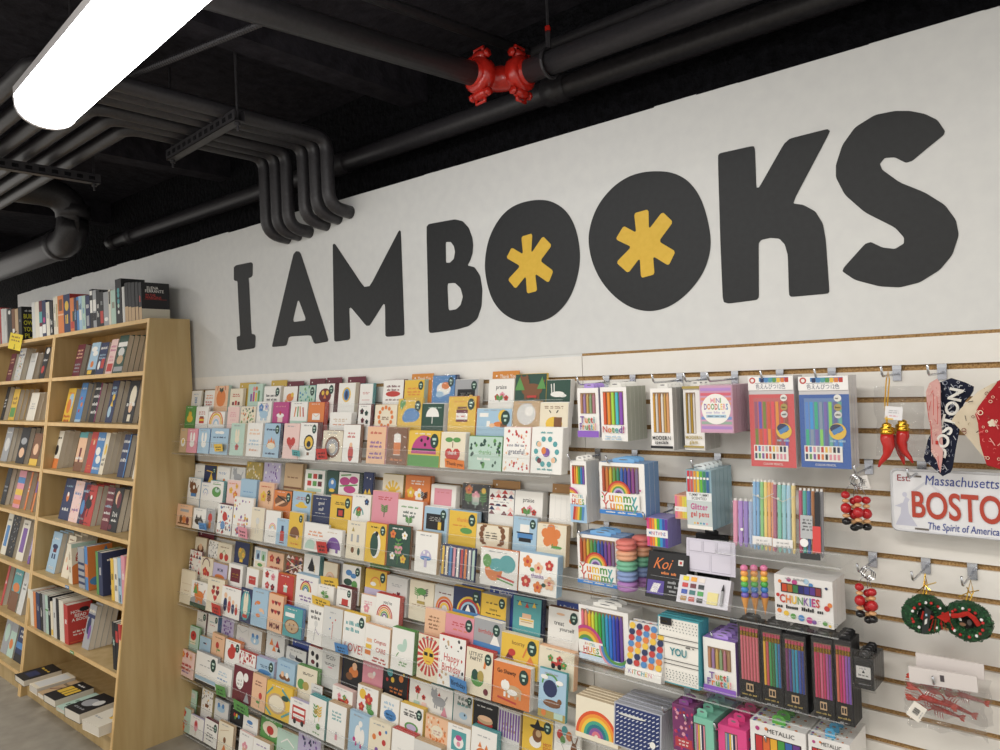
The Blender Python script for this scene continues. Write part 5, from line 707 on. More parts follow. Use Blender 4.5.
('L', 6, -5.8056, -0.4033, 0.4115, 0.0392, 0.2998, 0.03, 'r', 'F', 1, 'S50 50 8 60 w 1', '', 'red paperback at the frame edge'),
('L', 6, -5.6057, -0.4033, 0.4115, 0.1488, 0.2889, 0.03, 't', 'F', 0, 'R0 0 100 40 h;O50 50 40 10 o;S50 80 8 70 w 1', '', 'teal paperback with a brown landscape'),
('L', 6, -5.4638, -0.4033, 0.4115, 0.09, 0.2625, 0.03, 'e', 'F', 2, 'S50 70 8 60 k 2', '', 'pale grey paperback'),
('L', 7, -5.6763, -0.4379, 0.131, 0.1145, 0.2594, 0.03, 'a', 'F', 1, 'O50 50 36 22 m', '', 'grey-green paperback'),
('L', 7, -5.5612, -0.4379, 0.131, 0.1064, 0.2582, 0.03, 'm', 'F', 1, 'O40 30 30 12 o;R0 60 100 90 a', '', 'pale green paperback with orange foot'),
('L', 7, -5.4098, -0.4379, 0.131, 0.142, 0.2594, 0.03, 'n', 'F', 1, 'S50 70 9 70 w 2;R0 30 100 44 b;R0 0 100 18 k', '', 'navy paperback with blue band')]
SIGN = (-5.8316, -0.266, 2.11)
TAGS = dict(tag_blue=(-4.592, -0.4147, 0.7214), tag_green=(-4.4423, -0.4543, 0.4005))
G = {'tutti': (-1.2858, -1.2116, 1.613, 1.7575, -0.145), 'noted': (-1.2049, -1.1177, 1.6035, 1.7587, -0.145), 'modern': (-1.0418, -0.9747, 1.5829, 1.7529, -0.145), 'glam': (-0.9599, -0.9014, 1.5822, 1.7556, -0.11), 'doodle': (-0.8877, -0.7977, 1.6342, 1.7581, -0.16), 'jpr': (-0.7711, -0.6575, 1.548, 1.7765, -0.12), 'jpb': (-0.6454, -0.53, 1.5519, 1.7728, -0.12), 'hues1': (-1.3224, -1.2644, 1.3576, 1.5405, -0.145), 'yummy1': (-1.2183, -1.0691, 1.3924, 1.5414, -0.145), 'gel': (-0.9425, -0.8711, 1.3768, 1.5337, -0.145), 'mini': (-1.0681, -1.003, 1.3139, 1.3944, -0.145), 'yummy2': (-1.3066, -1.1564, 1.178, 1.3235, -0.145), 'mac': (-1.1668, -1.1009, 1.178, 1.3236, -0.15), 'koi': (-1.0712, -0.9496, 1.178, 1.3024, -0.165), 'palette': (-0.9708, -0.8269, 1.178, 1.342, -0.175), 'HL': (-0.9921, -0.9561, 1.3929, 1.4588, -0.12), 'KOI2': (-0.9585, -0.871, 1.178, 1.3469, -0.07), 'pens': (-0.8284, -0.7723, 1.33, 1.4629, -0.13), 'pas1': (-0.77, -0.7136, 1.33, 1.5167, -0.14), 'pas2': (-0.7188, -0.662, 1.33, 1.5124, -0.14), 'fine': (-0.6517, -0.5931, 1.33, 1.5036, -0.15), 'pop': (-0.7954, -0.7385, 1.178, 1.3076, -0.165), 'chunk': (-0.709, -0.5717, 1.178, 1.29, -0.16), 'hues2': (-1.3106, -1.1401, 0.952, 1.1111, -0.145), 'dots': (-1.1324, -1.0188, 0.952, 1.1001, -0.185), 'you': (-1.0397, -0.9176, 0.952, 1.129, -0.165), 'tutti2': (-0.9123, -0.8233, 0.952, 1.0914, -0.145), 'k1': (-0.8144, -0.7565, 0.952, 1.1537, -0.145), 'k2': (-0.7546, -0.7014, 0.952, 1.1493, -0.145), 'k3': (-0.6996, -0.6437, 0.952, 1.1428, -0.145), 'k4': (-0.6299, -0.5811, 0.952, 1.1486, -0.145), 'k5': (-0.579, -0.5387, 0.952, 1.1531, -0.145), 'blackc': (-0.5357, -0.4924, 1.0479, 1.12, -0.145), 'rain': (-1.3403, -1.1907, 0.709, 0.8288, -0.145), 'navy': (-1.2056, -1.0513, 0.7201, 0.8408, -0.145), 'purp': (-1.0109, -0.948, 0.7639, 0.8901, -0.145), 'mint': (-0.9645, -0.8921, 0.731, 0.8713, -0.145), 'pink': (-0.879, -0.8025, 0.7377, 0.8688, -0.145), 'dot': (-0.7914, -0.6529, 0.796, 0.9042, -0.145), 'dot2': (-0.6467, -0.552, 0.8152, 0.9067, -0.145), 'plate': (-0.4641, -0.1751, 1.4041, 1.5513, -0.06)}
SHELF3 = [(-0.86, -0.55, 1.329, 0.165, 'clear acrylic shelf holding the cases of pastel pens'), (-1.39, -0.55, 1.177, 0.2, 'long clear acrylic shelf holding the watercolour sets'), (-1.345, -0.545, 0.951, 0.2, 'clear acrylic shelf holding the black pencil packs'), (-1.39, -1.06, 0.69, 0.17, 'lowest clear acrylic shelf holding the rainbow notepads')]
W1 = (-0.3864, -0.13, 1.24, 0.0321)
W2 = (-0.3079, -0.11, 1.2334, 0.0325)
HORN = (-0.449, -0.13, 1.6397)
BAND = {'pink': [(-0.3565, 1.7572), (-0.3441, 1.7603), (-0.3378, 1.7498), (-0.3379, 1.6772), (-0.3376, 1.5978), (-0.3436, 1.556), (-0.3503, 1.5834), (-0.3604, 1.6004), (-0.3599, 1.6597), (-0.3651, 1.7329)], 'navy': [(-0.3433, 1.7598), (-0.3174, 1.7608), (-0.278, 1.7444), (-0.2801, 1.7274), (-0.2984, 1.7071), (-0.308, 1.6416), (-0.3244, 1.5581), (-0.343, 1.5466), (-0.3806, 1.5799), (-0.3696, 1.6263), (-0.3514, 1.6583), (-0.3432, 1.7178)], 'cream': [(-0.2301, 1.7554), (-0.2121, 1.7566), (-0.2184, 1.5656), (-0.2349, 1.5697), (-0.2651, 1.595), (-0.2899, 1.6297), (-0.3195, 1.6701), (-0.3054, 1.6908), (-0.2691, 1.7312)], 'red': [(-0.2268, 1.7574), (-0.194, 1.763), (-0.1991, 1.6074), (-0.2303, 1.5701), (-0.2539, 1.5721), (-0.2649, 1.6216), (-0.2676, 1.6683), (-0.2727, 1.685), (-0.268, 1.6984)], 'ang': 75, 'u': 0.33, 'v': 0.2}
LOB = (-0.3464, -0.11, 1.0438)
KEY1 = (-0.524, -0.12, 1.5271)
KEY2 = (-0.5078, -0.12, 1.3137)
HOOKS = [(-1.2723, 0, 0.16, 'slatwall hook holding the purple Tutti Frutti boxes'), (-1.1797, 0, 0.16, 'slatwall hook holding the white Noted boxes'), (-1.0236, 0, 0.16, 'slatwall hook holding the gold and silver Modern boxes'), (-0.9491, 0, 0.12, 'slatwall hook above the white and gold Modern boxes'), (-0.8577, 0, 0.17, 'slatwall hook holding the Mini Doodlers cases'), (-0.7338, 0, 0.13, 'slatwall hook holding the red pencil cases'), (-0.6022, 0, 0.13, 'slatwall hook holding the blue pencil cases'), (-0.4528, 0, 0.14, 'slatwall hook holding the red horn charms'), (-0.358, 0, 0.15, 'slatwall hook holding the dog bandanas'), (-1.316, 3, 0.16, 'slatwall hook holding the narrow Pastel Hues boxes'), (-1.1826, 3, 0.16, 'slatwall hook holding the Yummy Yummy boxes'), (-0.9165, 3, 0.16, 'slatwall hook holding the scented gel pens'), (-1.0687, 5, 0.16, 'slatwall hook holding the mini markers'), (-0.5237, 3, 0.12, 'slatwall hook holding the upper bead key rings'), (-0.4073, 3, 0.14, 'slatwall hook above the licence plate with nothing hung on it'), (-0.5228, 6, 0.13, 'slatwall hook holding the lower bead key rings'), (-0.4069, 6, 0.14, 'slatwall hook holding the wreath with the bow'), (-0.3129, 6, 0.13, 'slatwall hook holding the rightmost wreath'), (-0.3753, 9, 0.13, 'slatwall hook holding the lobster bags'), (-1.2934, 6, 0.15, 'slatwall hook behind the lower Yummy Yummy box'), (-0.531, 9, 0.12, 'slatwall hook holding the black magnet cards'), (-0.8886, 9, 0.14, 'slatwall hook holding the lower Tutti Frutti boxes'), (-1.0374, 12, 0.15, 'slatwall hook holding the purple pouches'), (-0.966, 12, 0.16, 'slatwall hook holding the mint pencil cases'), (-0.8805, 12, 0.16, 'slatwall hook holding the pink pencil cases'), (-0.751, 12, 0.15, 'slatwall hook with green hang tabs'), (-0.6123, 12, 0.15, 'slatwall hook with blue hang tabs'), (-1.2746, 9, 0.15, 'slatwall hook holding the wide Pastel Hues boxes')]
LAMPS = [((-5.4, -1.5, 2.85), .25, 1.3, 26, (1, .97, .93)), ((-.6, -1.9, 2.85), 1.3, .3, 26, (1, .95, .88)), ((-2.6, -3.6, 2.85), 1.3, .3, 36, (1, .96, .9)), ((1.2, -2.6, 2.85), 1.3, .3, 26, (1, .92, .82)), ((-5.2, -3.6, 2.85), 1.3, .3, 26, (1, .96, .9))]
WORLD = ((1, .96, .9), .75)
EXPO = .3
CAMROT = [[0.7579035, 0.0302637, 0.6516643], [0.6512483, 0.023366, -0.7585049], [-0.0381819, 0.9992688, -0.002]]
CAMLOC = (0.0, -1.9915, 1.8013)
# ------------------------------------------------------------------ the setting
ZG0, SP = 1.785, .0762
def slat_wall(name, x0, x1, ztop, first_strip):
    mb = MB(); gh = .0068
    if first_strip: mb.box(x0, x1, .001, .02, ztop, ztop + .008, 'i', MDF)
    mb.box(x0, x1, .0085, .03, 0, ztop, 'i', MDF)
    zs = [ZG0 - SP * k for k in range(24)]
    edges = [ztop] + [z for z in zs if z > .02]
    for i, z in enumerate(edges):
        hi = ztop if i == 0 else z - gh
        lo = (zs[0] + gh) if i == 0 else (edges[i + 1] + gh if i + 1 < len(edges) else 0.)
        if hi > lo: mb.box(x0 + .001, x1, 0, .014, lo, hi, 'w', LAMI)
    return structure(mb.build(name))
slat_wall('wall_slatted_right', -1.363, 2.4, 1.8565, True)
slat_wall('wall_slatted_left', -3.98, -1.3645, 1.8565, False)
mb = MB(); mb.box(-6.6, 2.4, 0, .26, 1.8645, 2.575, 'w', WALLP); mb.box(-6.6, -3.98, 0, .26, 0, 1.8645, 'w', WALLP); mb.box(-3.98, -1.363, .002, .26, 1.8565, 1.8645, 'w', WALLP)
structure(mb.build('wall_back'))
# torn paint along the top of the white wall
mb = MB(); rg = random.Random(4); x = -6.6
while x < 2.3:
    l = rg.uniform(.04, .3); mb.box(x, x + l, .002, .2, 2.573, 2.576 + rg.random() ** 4 * .009, 'w', WALLP); x += l
structure(mb.build('trim_1'))
mb = MB(); mb.box(-9, 2.4, .26, .4, 0, 3.2, 'k', BLACK); structure(mb.build('wall_upper'))
mb = MB(); mb.box(-9., -6.6, .18, .26, 0, 2.36, 'a', GREYW); structure(mb.build('wall_left'))
mb = MB(); mb.box(-9, 2.4, -5, .4, -.1, 0, 'a', CONC); structure(mb.build('floor'))
mb = MB(); mb.box(-9, 2.4, -5, .4, 3.12, 3.2, 'k', CEIL)
for x in (-7.2, -5.6, -4.0, -2.4, -.8, .8): mb.box(x, x + .12, -5, .26, 2.98, 3.12, 'k', CEIL)
structure(mb.build('ceiling'))

# ------------------------------------------------------------------ the painted sign
sign = tag(empty('painted_sign', (-2.2, 0, 2.2)), 'huge black hand-painted wall lettering reading I AM BOOKS with yellow asterisks', 'sign')
def chaikin(p, r, n):
    for _ in range(n):
        q = []
        for i in range(len(p)):
            a, b = p[i], p[(i + 1) % len(p)]
            q += [(a[0] + (b[0] - a[0]) * r, a[1] + (b[1] - a[1]) * r), (a[0] + (b[0] - a[0]) * (1 - r), a[1] + (b[1] - a[1]) * (1 - r))]
        p = q
    return p
def flat(name, loops, y, mat, parent):
    mb = MB(); pl = [[Vector((x + 2.2, 0, z - 2.2)) for x, z in l] for l in loops]
    tri = tessellate_polygon(pl); vs = [v for l in pl for v in l]
    mb.mesh([(v.x, y, v.z) for v in vs], tri, 'k', mat)
    return mb.build(name, parent)
for nm, loops, rnd in LETTERS:
    pr = {'round': (.25, 3), 'hard': (.1, 2)}[rnd]
    L = [chaikin(l, *pr) for l in loops]
    if nm == 'asterisk': flat(nm, L, -.0022, YPAINT, LAST)
    else: LAST = flat(nm, L, -.0012, LETTER, sign)
    if nm != 'asterisk': LAST['label'] = 'black letter ' + nm[-1].upper()

# ------------------------------------------------------------------ pipes and fittings overhead
def arc(c, a, b, r, n=6):
    """points rounding the corner c between directions from a and to b"""
    c, a, b = Vector(c), Vector(a), Vector(b); u, v = (a - c).normalized(), (b - c).normalized()
    return [c + u * r * (1 - t) ** 2 + v * r * t ** 2 for t in [i / n for i in range(n + 1)]]
def route(pts, r):
    out = [Vector(pts[0])]
    for i in range(1, len(pts) - 1): out += arc(pts[i], pts[i - 1], pts[i + 1], r)
    return out + [Vector(pts[-1])]
for i in range(6):
    X, zd, zw = COND[i]; Yp = -1.17 + i * .093; zt = 2.80 + .004 * i
    mb = MB(); mb.tube(route([(-8.5, Yp + .1, zt), (X, Yp, zt), (X, -.11, zt), (X, -.11, zd), (X, -.0005, zw)], .065), .0275, 'k', PIPE, 12)
    tag(mb.build('conduit', None, True), ('rightmost black conduit of the six bending down into the white wall', 'second black conduit from the right dropping into the wall', 'third black conduit from the right dropping into the wall',
        'fourth black conduit from the right dropping into the wall', 'fifth black conduit from the right dropping into the wall', 'leftmost black conduit of the six bending down into the wall')[i], 'conduit', 'black conduits under the ceiling')
def strut(name, a, b, label, rods):
    e = tag(empty(name, a), label, 'pipe support'); a, b = Vector(a), Vector(b); d = b - a; L = d.length; ang = math.atan2(d.y, d.x)
    mb = MB(); mb.box(0, L, -.02, .02, .0, .003, 'k', PIPE); mb.box(0, L, -.02, -.017, 0, .04, 'k', PIPE); mb.box(0, L, .017, .02, 0, .04, 'k', PIPE)
    n = int(L / .05)
    for i in range(n): mb.box(.02 + i * .05, .045 + i * .05, -.0215, -.0205, .012, .028, '000000', BLACK)
    c = mb.build('channel', e); c.rotation_euler = (0, 0, ang)
    for t in rods:
        p = d * t; mb = MB(); mb.tube([(p.x, p.y, -.03), (p.x, p.y, 3.12 - a.z)], .005, 'k', PIPE, 6); mb.tube([(p.x, p.y, -.012), (p.x, p.y, -.002)], .011, 'k', PIPE, 6); mb.build('hanger_rod', e)
strut('strut_channel', STRUT[0], STRUT[1], 'slotted black strut channel under the six conduits near the wall', (.03, .97))
strut('strut_channel', (-3.55, -1.3, 2.735), (-3.55, -.58, 2.735), 'slotted black strut channel below the end of the fluorescent light', (.03, .97))
# sprinkler main with its red elbow
a, c, b = SPR['left'], SPR['corner'], SPR['right']
def dirv(p, q): return (Vector(q) - Vector(p)).normalized()
c = Vector(c); ua, ub = dirv(c, a), dirv(c, b)
mb = MB(); mb.tube([c + ua * .11, c + ua * 2.6], .037, 'k', PIPE, 18); tag(mb.build('sprinkler_pipe', None, True), 'thick black sprinkler pipe running from the red elbow towards the viewer', 'pipe')
mb = MB(); mb.tube([c + ub * .11, c + ub * 3.5], .037, 'k', PIPE, 18); tag(mb.build('sprinkler_pipe', None, True), 'thick black sprinkler pipe running right from the red elbow along the wall', 'pipe')
e = tag(empty('pipe_elbow', c), 'bright red grooved pipe elbow with two bolted couplings', 'pipe fitting')
mb = MB(); mb.tube(route([ua * .12, Vector((0, 0, 0)), ub * .12], .07), .04, 'r', REDEN, 16); mb.build('elbow', e, True)
for u in (ua, ub):
    t = Vector((-u.y, u.x, 0)).normalized(); zz = Vector((0, 0, 1))
    mb = MB(); p = u * .085
    mb.tube([p - u * .024, p - u * .018, p + u * .018, p + u * .024], [.046, .056, .056, .046], 'r', REDEN, 18)
    cp = mb.build('coupling', e, True)
    for sg in (-1, 1):
        q = p + zz * sg * .06
        mb = MB(); mb.tube([q - t * .028, q - t * .01, q + t * .01, q + t * .028], [.013, .018, .018, .013], 'r', REDEN, 8); mb.tube([q - t * .036, q + t * .036], .008, 'r', REDEN, 8); mb.tube([q + t * .034, q + t * .044], .014, 'r', REDEN, 6); mb.tube([q - t * .044, q - t * .034], .014, 'r', REDEN, 6)
        q2 = q + zz * sg * .012
        mb.tube([q2 - t * .02, q2 + zz * sg * .014 - t * .02, q2 + zz * sg * .014 + t * .02, q2 + t * .02], .006, 'r', REDEN, 6)
        mb.build('bolt_lug', cp, True)
h = c + ub * .2
e = tag(empty('pipe_hanger', h), 'black ring hanger and threaded rod beside the red elbow', 'pipe hanger')
mb = MB(); mb.tube([(.043 * cos(k * pi / 10) * ub.y, .043 * cos(k * pi / 10) * -ub.x, .043 * sin(k * pi / 10)) for k in range(21)], .006, 'k', PIPE, 6); mb.tube([(0, 0, .045), (0, 0, .1)], .009, 'k', PIPE, 6); mb.build('ring', e)
mb = MB(); mb.tube([(0, 0, .1), (0, 0, 3.12 - h.z)], .005, 'k', PIPE, 6); mb.build('rod', e)
mb = MB(); mb.tube([(0, 0, .095), (0, 0, .115)], .009, 'r', REDEN, 6); mb.build('red_nut', e)
for k_, lab, r in (('p2', 'long black pipe running along the wall behind the conduits', .04), ('p1b', 'thin black pipe above the sprinkler pipe', .017)):
    mb = MB(); p, q = Vector(SPR[k_][0]), Vector(SPR[k_][1]); mb.tube([p, q], r, 'k', PIPE, 16)
    if k_ == 'p2':
        d = (q - p).normalized()
        for s_ in (.0, .25, 2.4, 3.6): mb.tube([p + d * s_, p + d * (s_ + .09)], r * 1.2, 'k', PIPE, 16)
    tag(mb.build('pipe', None, True), lab, 'pipe')
mb = MB(); mb.tube([SPR['p1b'][1], Vector(SPR['p1b'][1]) + ub * 3.3], .017, 'k', PIPE, 12); tag(mb.build('pipe', None, True), 'thin black pipe running above and behind the right sprinkler pipe', 'pipe')
mb = MB(); p, q = Vector(SPR['flex'][0]), Vector(SPR['flex'][1])
n = 150; mb.tube([p + (q - p) * i / n for i in range(n + 1)], [.0085 if i % 2 else .0105 for i in range(n + 1)], 'k', PIPE, 8)
tag(mb.build('flexible_conduit'), 'ribbed black flexible conduit sagging right of the fluorescent light', 'conduit')
mb = MB(); D = SPR['duct']; pts = route(D, .17); mb.tube(pts, .088, 'k', PIPE, 20)
for p, d in ((Vector(D[1]) + Vector((-.27, 0, 0)), Vector((1, 0, 0))), (Vector(D[1]) + Vector((0, 0, .13)), Vector((0, 0, 1)))): mb.tube([p, p + d * .07], .096, 'k', PIPE, 20)
tag(mb.build('drain_pipe', None, True), 'fat black drain pipe with an elbow above the left bookcase', 'pipe')

# ------------------------------------------------------------------ the light fitting
e = tag(empty('ceiling_light', LIGHT['loc'], radians(LIGHT['rz'])), 'long bright fluorescent wraparound light hanging under the black ceiling', 'ceiling light')
L, W = LIGHT['len'], LIGHT['w']
prof = [(-W / 2 * cos(pi * k / 12), -.075 * sin(pi * k / 12) ** .7 if 0 < k < 12 else 0.) for k in range(13)]
mb = MB()
for k in range(12): mb.mesh([(.012, prof[k][0], prof[k][1]), (L - .012, prof[k][0], prof[k][1]), (L - .012, prof[k + 1][0], prof[k + 1][1]), (.012, prof[k + 1][0], prof[k + 1][1])], [(0, 1, 2, 3)], 'w', LENS)
mb.build('lens', e, True)
mb = MB(); mb.box(0, L, -W / 2 - .001, W / 2 + .001, .001, .022, 'w', WHITEM); mb.box(.02, L - .02, -W * .3, W * .3, .03, .06, 'w', WHITEM); mb.build('housing', e)
for x in (0., L - .012):
    mb = MB(); P = [(y * 1.03, z * 1.05) for y, z in prof]
    n = len(P); mb.mesh([(x, y, z) for y, z in P] + [(x + .012, y, z) for y, z in P], [tuple(range(n)), tuple(range(n, 2 * n))[::-1]] + [(i, i + 1, n + i + 1, n + i) for i in range(n - 1)], 'w', WHITEM); mb.build('end_cap', e)
for x in (.25, L - .25):
    mb = MB(); mb.tube([(x, 0, .06), (x, 0, 3.12 - LIGHT['loc'][2])], .004, 'k', PIPE, 6); mb.build('suspension_rod', e)

# ------------------------------------------------------------------ bookcases
YF = lambda z: -.236 - (2.17 - z) * .1235
SH = [2.17] + SHELVES + [.13]
def side(x0, x1):
    mb = MB(); P = [(YF(0), 0), (-.022, 0), (-.022, 2.17), (YF(2.17), 2.17)]
    e_ = .004; Q = [(YF(0) + e_, 0), (-.022, 0), (-.022, 2.17), (YF(2.17) + e_, 2.17)]
    mb.mesh([(x0, y, z) for y, z in Q] + [(x1, y, z) for y, z in Q], [(0, 1, 2, 3), (7, 6, 5, 4), (0, 4, 5, 1), (1, 5, 6, 2), (2, 6, 7, 3)], 'w', WOODP)
    mb.mesh([(x0, YF(0), 0), (x1, YF(0), 0), (x1, YF(2.17), 2.17), (x0, YF(2.17), 2.17), (x0, Q[0][0], 0), (x1, Q[0][0], 0), (x1, Q[3][0], 2.17), (x0, Q[3][0], 2.17)], [(0, 1, 2, 3), (1, 5, 6, 2), (0, 3, 7, 4), (2, 6, 7, 3)], 'w', WOODE)
    for i in range(22):
        for dy in (.035,):
            z = .35 + i * .08
            mb.box(x1 - .0002, x1 + .0006, YF(z) + dy, YF(z) + dy + .006, z, z + .006, '3b2a16', WOODP) if x0 < -4.5 else None
    return mb
def bookcase(x0, x1, label):
    e = tag(empty('bookcase', (0, 0, 0)), label, 'bookcase')
    for a in (x0, x1 - .02):
        side(a, a + .02).build('side_panel', e)
    mb = MB(); mb.box(x0 + .02, x1 - .02, -.03, -.022, .0, 2.15, 'w', WOODB); mb.build('back_panel', e)
    for i, z in enumerate(SH):
        mb = MB(); mb.box(x0 + .0205, x1 - .0205, YF(z) + .004, -.031, z - .021, z, 'w', WOODP); mb.box(x0 + .0205, x1 - .0205, YF(z), YF(z) + .004, z - .021, z, 'w', WOODE)
        mb.build('top_board' if i == 0 else 'shelf', e)
    mb = MB(); mb.box(x0 + .0205, x1 - .0205, YF(.1) + .025, YF(.1) + .043, 0, .108, 'w', WOODP); mb.build('plinth', e)
bookcase(DIV, -3.86, 'tall birch plywood bookcase standing beside the card racks')
bookcase(DIV - 1.31, DIV - .004, 'birch plywood bookcase cut off by the left edge, with yellow sign on top')

# ------------------------------------------------------------------ books
def cover_art(key, A):
    if key == 'FERR':
        A.rect(0, 0, 1, .3, 'd8d2c0'); A.text('ELENA', .4, .86, .075, 'w', .62); A.text('FERRANTE', .46, .775, .075, 'w', .8); A.text('IN THE', .32, .67, .06, 'r', .4); A.text('MARGINS', .42, .60, .07, 'r', .66); A.rect(.1, .55, .9, .556, 'r')
    elif key == 'YEL':
        for t, v in (('BUILD', .72), ('OWN', .53), ('YOUR', .34), ('PLA', .15)): A.text(t, .36, v, .13, 'd8d23a', .56, .012)
        A.scrib(.5, .88, .05, .7, 'e', 1)
    elif key == 'ALL':
        A.rect(0, 0, 1, .42, 'o'); A.oval(.5, .42, .5, .1, 'o'); A.text('ALL', .38, .74, .1, 'r', .5, .03); A.text('EARS', .42, .62, .1, 'r', .62, .03); A.rect(0, .9, 1, 1, 'm')
    elif key == 'BLU':
        A.rect(0, 0, 1, 1, 'o'); A.tri(.75, .7, .5, 'b'); A.oval(.35, .2, .3, .1, 'b'); A.line(.2, .12, .75, .42, .12, 'b'); A.text('WE', .6, .62, .1, 'w', .4, .02); A.scrib(.6, .8, .06, .5, 'w', 1)
    elif key == 'NAV':
        A.text('H', .5, .68, .13, 'w', .5, .03); A.scrib(.5, .82, .05, .6, 'w', 1); A.arch(.55, .2, .2, .24, 'w'); A.rect(.3, .12, .8, .22, 'w')
    elif key == 'HOW':
        A.text('HOW TO', .5, .8, .075, 'w', .8, .02); A.text('READ', .5, .7, .08, 'w', .7, .02); A.text('A BOOK', .5, .6, .075, 'w', .8, .02); A.oval(.66, .83, .2, .06, 'k'); A.scrib(.5, .3, .05, .7, 'w', 2); A.rect(.06, .04, .94, .05, 'o')
    elif key == 'r': A.rect(0, 0, 1, 1, 'r')
def book(w, h, t, col, ops, mode, key, seed):
    mb = MB(); c = 'e8e2d2' if col in 'w' else col
    mb.box(-w / 2, w / 2, 0, .0012, 0, h, c); mb.box(-w / 2, w / 2, t - .0012, t, 0, h, c)
    mb.box(-w / 2, -w / 2 + .0012, .0012, t - .0012, 0, h, c)
    if mode == 'S':
        A = Art(mb, t, h, 0, lambda x, z, k: (-w / 2 - .0002 * (k + 1), t - x, z), seed); A.run(ops)
    F = Art(mb, w, h, 0, None, seed)
    if mode != 'S': F.run(ops)
    if key: cover_art(key, F)
    o = mb.build('book')
    mb = MB(); mb.box(-w / 2 + .0014, w / 2 - .002, .0013, t - .0013, .0015, h - .002, 'e6dfd0' if seed % 3 else 'd8d2c6', PAGES); mb.build('page_block', o)
    return o
ORD = ['top', 'first shelf', 'second shelf', 'third shelf', 'fourth shelf', 'fifth shelf', 'sixth shelf', 'bottom board']
for i, (bay, shf, x, y, z, w, h, t, col, mode, n, ops, key, label) in enumerate(BOOKS):
    o = book(w, h, t, col, ops, mode, key, i)
    where = ('on right bookcase ' if bay == 'R' else 'on left bookcase ') + ORD[shf]
    grp = 'books ' + where
    tag(o, label + ' ' + where, 'book', grp)
    if mode == 'S': at(o, (x, y + w / 2, z), (0, 0, pi / 2))
    elif mode == 'L': at(o, (x, y, z + t), (-pi / 2, 0, radians((i * 37 % 9) - 3)))
    else:
        at(o, (x, y, z), (-LEAN, 0, 0))
        for k in range(n):
            d = (t + .001) * (k + 1)
            dup(o, (x, y + d * cos(LEAN), z), 'copy behind ' + label + ' ' + where, 'copies behind ' + label + ' ' + where)

e = tag(empty('shelf_sign', SIGN), 'yellow hanging paper sign with a down arrow over left bookcase top', 'sign')
mb = MB(); A = Art(mb, .2, .11, 0, None, 5); mb.box(-.1, .1, 0, .001, 0, .11, 'f0d63c'); A.scrib(.5, .8, .14, .8, 'h', 2); A.line(.5, .36, .5, .1, .03, 'k'); A.tri(.5, .12, .06, 'k')
o = mb.build('paper_panel', e); o.rotation_euler = (radians(-8), radians(9), radians(4))
mb = MB(); mb.tube([(0, .003, .11), (0, .02, .125)], .003, 'a', METAL, 6); mb.build('clip', e)
for k_, c, lab in (('tag_blue', 'b', 'small blue tag on the fifth shelf edge of right bookcase'), ('tag_green', 'g', 'small green tag on the sixth shelf edge of right bookcase')):
    mb = MB(); mb.box(-.025, .025, -.0015, 0, -.008, .008, c); mb.box(-.02, .02, -.0018, -.0015, -.002, .002, 'w'); o = mb.build('shelf_tag'); at(o, TAGS[k_]); tag(o, lab, 'shelf tag')

# ------------------------------------------------------------------ card racks
RN = ['top', 'second', 'third', 'fourth', 'bottom']
for r, (zl, zr) in enumerate(RACKZ):
    zl -= .003; zr -= .003
    e = tag(empty('card_rack', (-2.62, 0, (zl + zr) / 2), 0), 'clear acrylic three-tier wall rack of greeting cards, %s of the five' % RN[r], 'card rack', 'card racks on the slatwall')
    e.rotation_euler = (0, -math.atan2(zr - zl, 2.42), 0)
    X0, X1 = -1.225, 1.225
    for t in range(3):
        y = -.148 + .042 * t; z = .085 * t
        mb = MB(); mb.box(X0, X1, y, y + .041, z - .0025, z, 'w', CLEAR); mb.build('tier_shelf', e)
        mb = MB(); mb.box(X0, X1, y - .003, y, z - .0025, z + .06, 'w', CLEAR); mb.box(X0, X1, y - .003, y, z + .06, z + .0615, 'w', EDGE); mb.box(X0, X1, y - .0032, y, z - .005, z - .0025, 'w', EDGE); mb.build('lip', e)
        mb = MB(); mb.box(X0, X1, y + .041, y + .0435, z, z + .0825, 'w', CLEAR); mb.build('riser', e)
    for x in (X0 - .003, X1):
        mb = MB(); mb.prism([(0, 0)] * 0 or [(-.151, -.003), (0, -.003), (0, .26), (-.06, .26)], x, x + .003, 'w', CLEAR)
        for i, v in enumerate(mb.v): mb.v[i] = (v[1], v[0], v[2])
        mb.build('end_panel', e)
TN = ['front', 'middle', 'back']
rest = MB(); made = len(CARDS)
order = sorted(range(len(CARDS)), key=lambda i: -(CARDS[i][5] * CARDS[i][6]) * (CARDS[i][10] >= 2) / (2.2 + CARDS[i][2] * 0 + abs(CARDS[i][2])))
indiv = set(order[:max(0, 298 - made)])
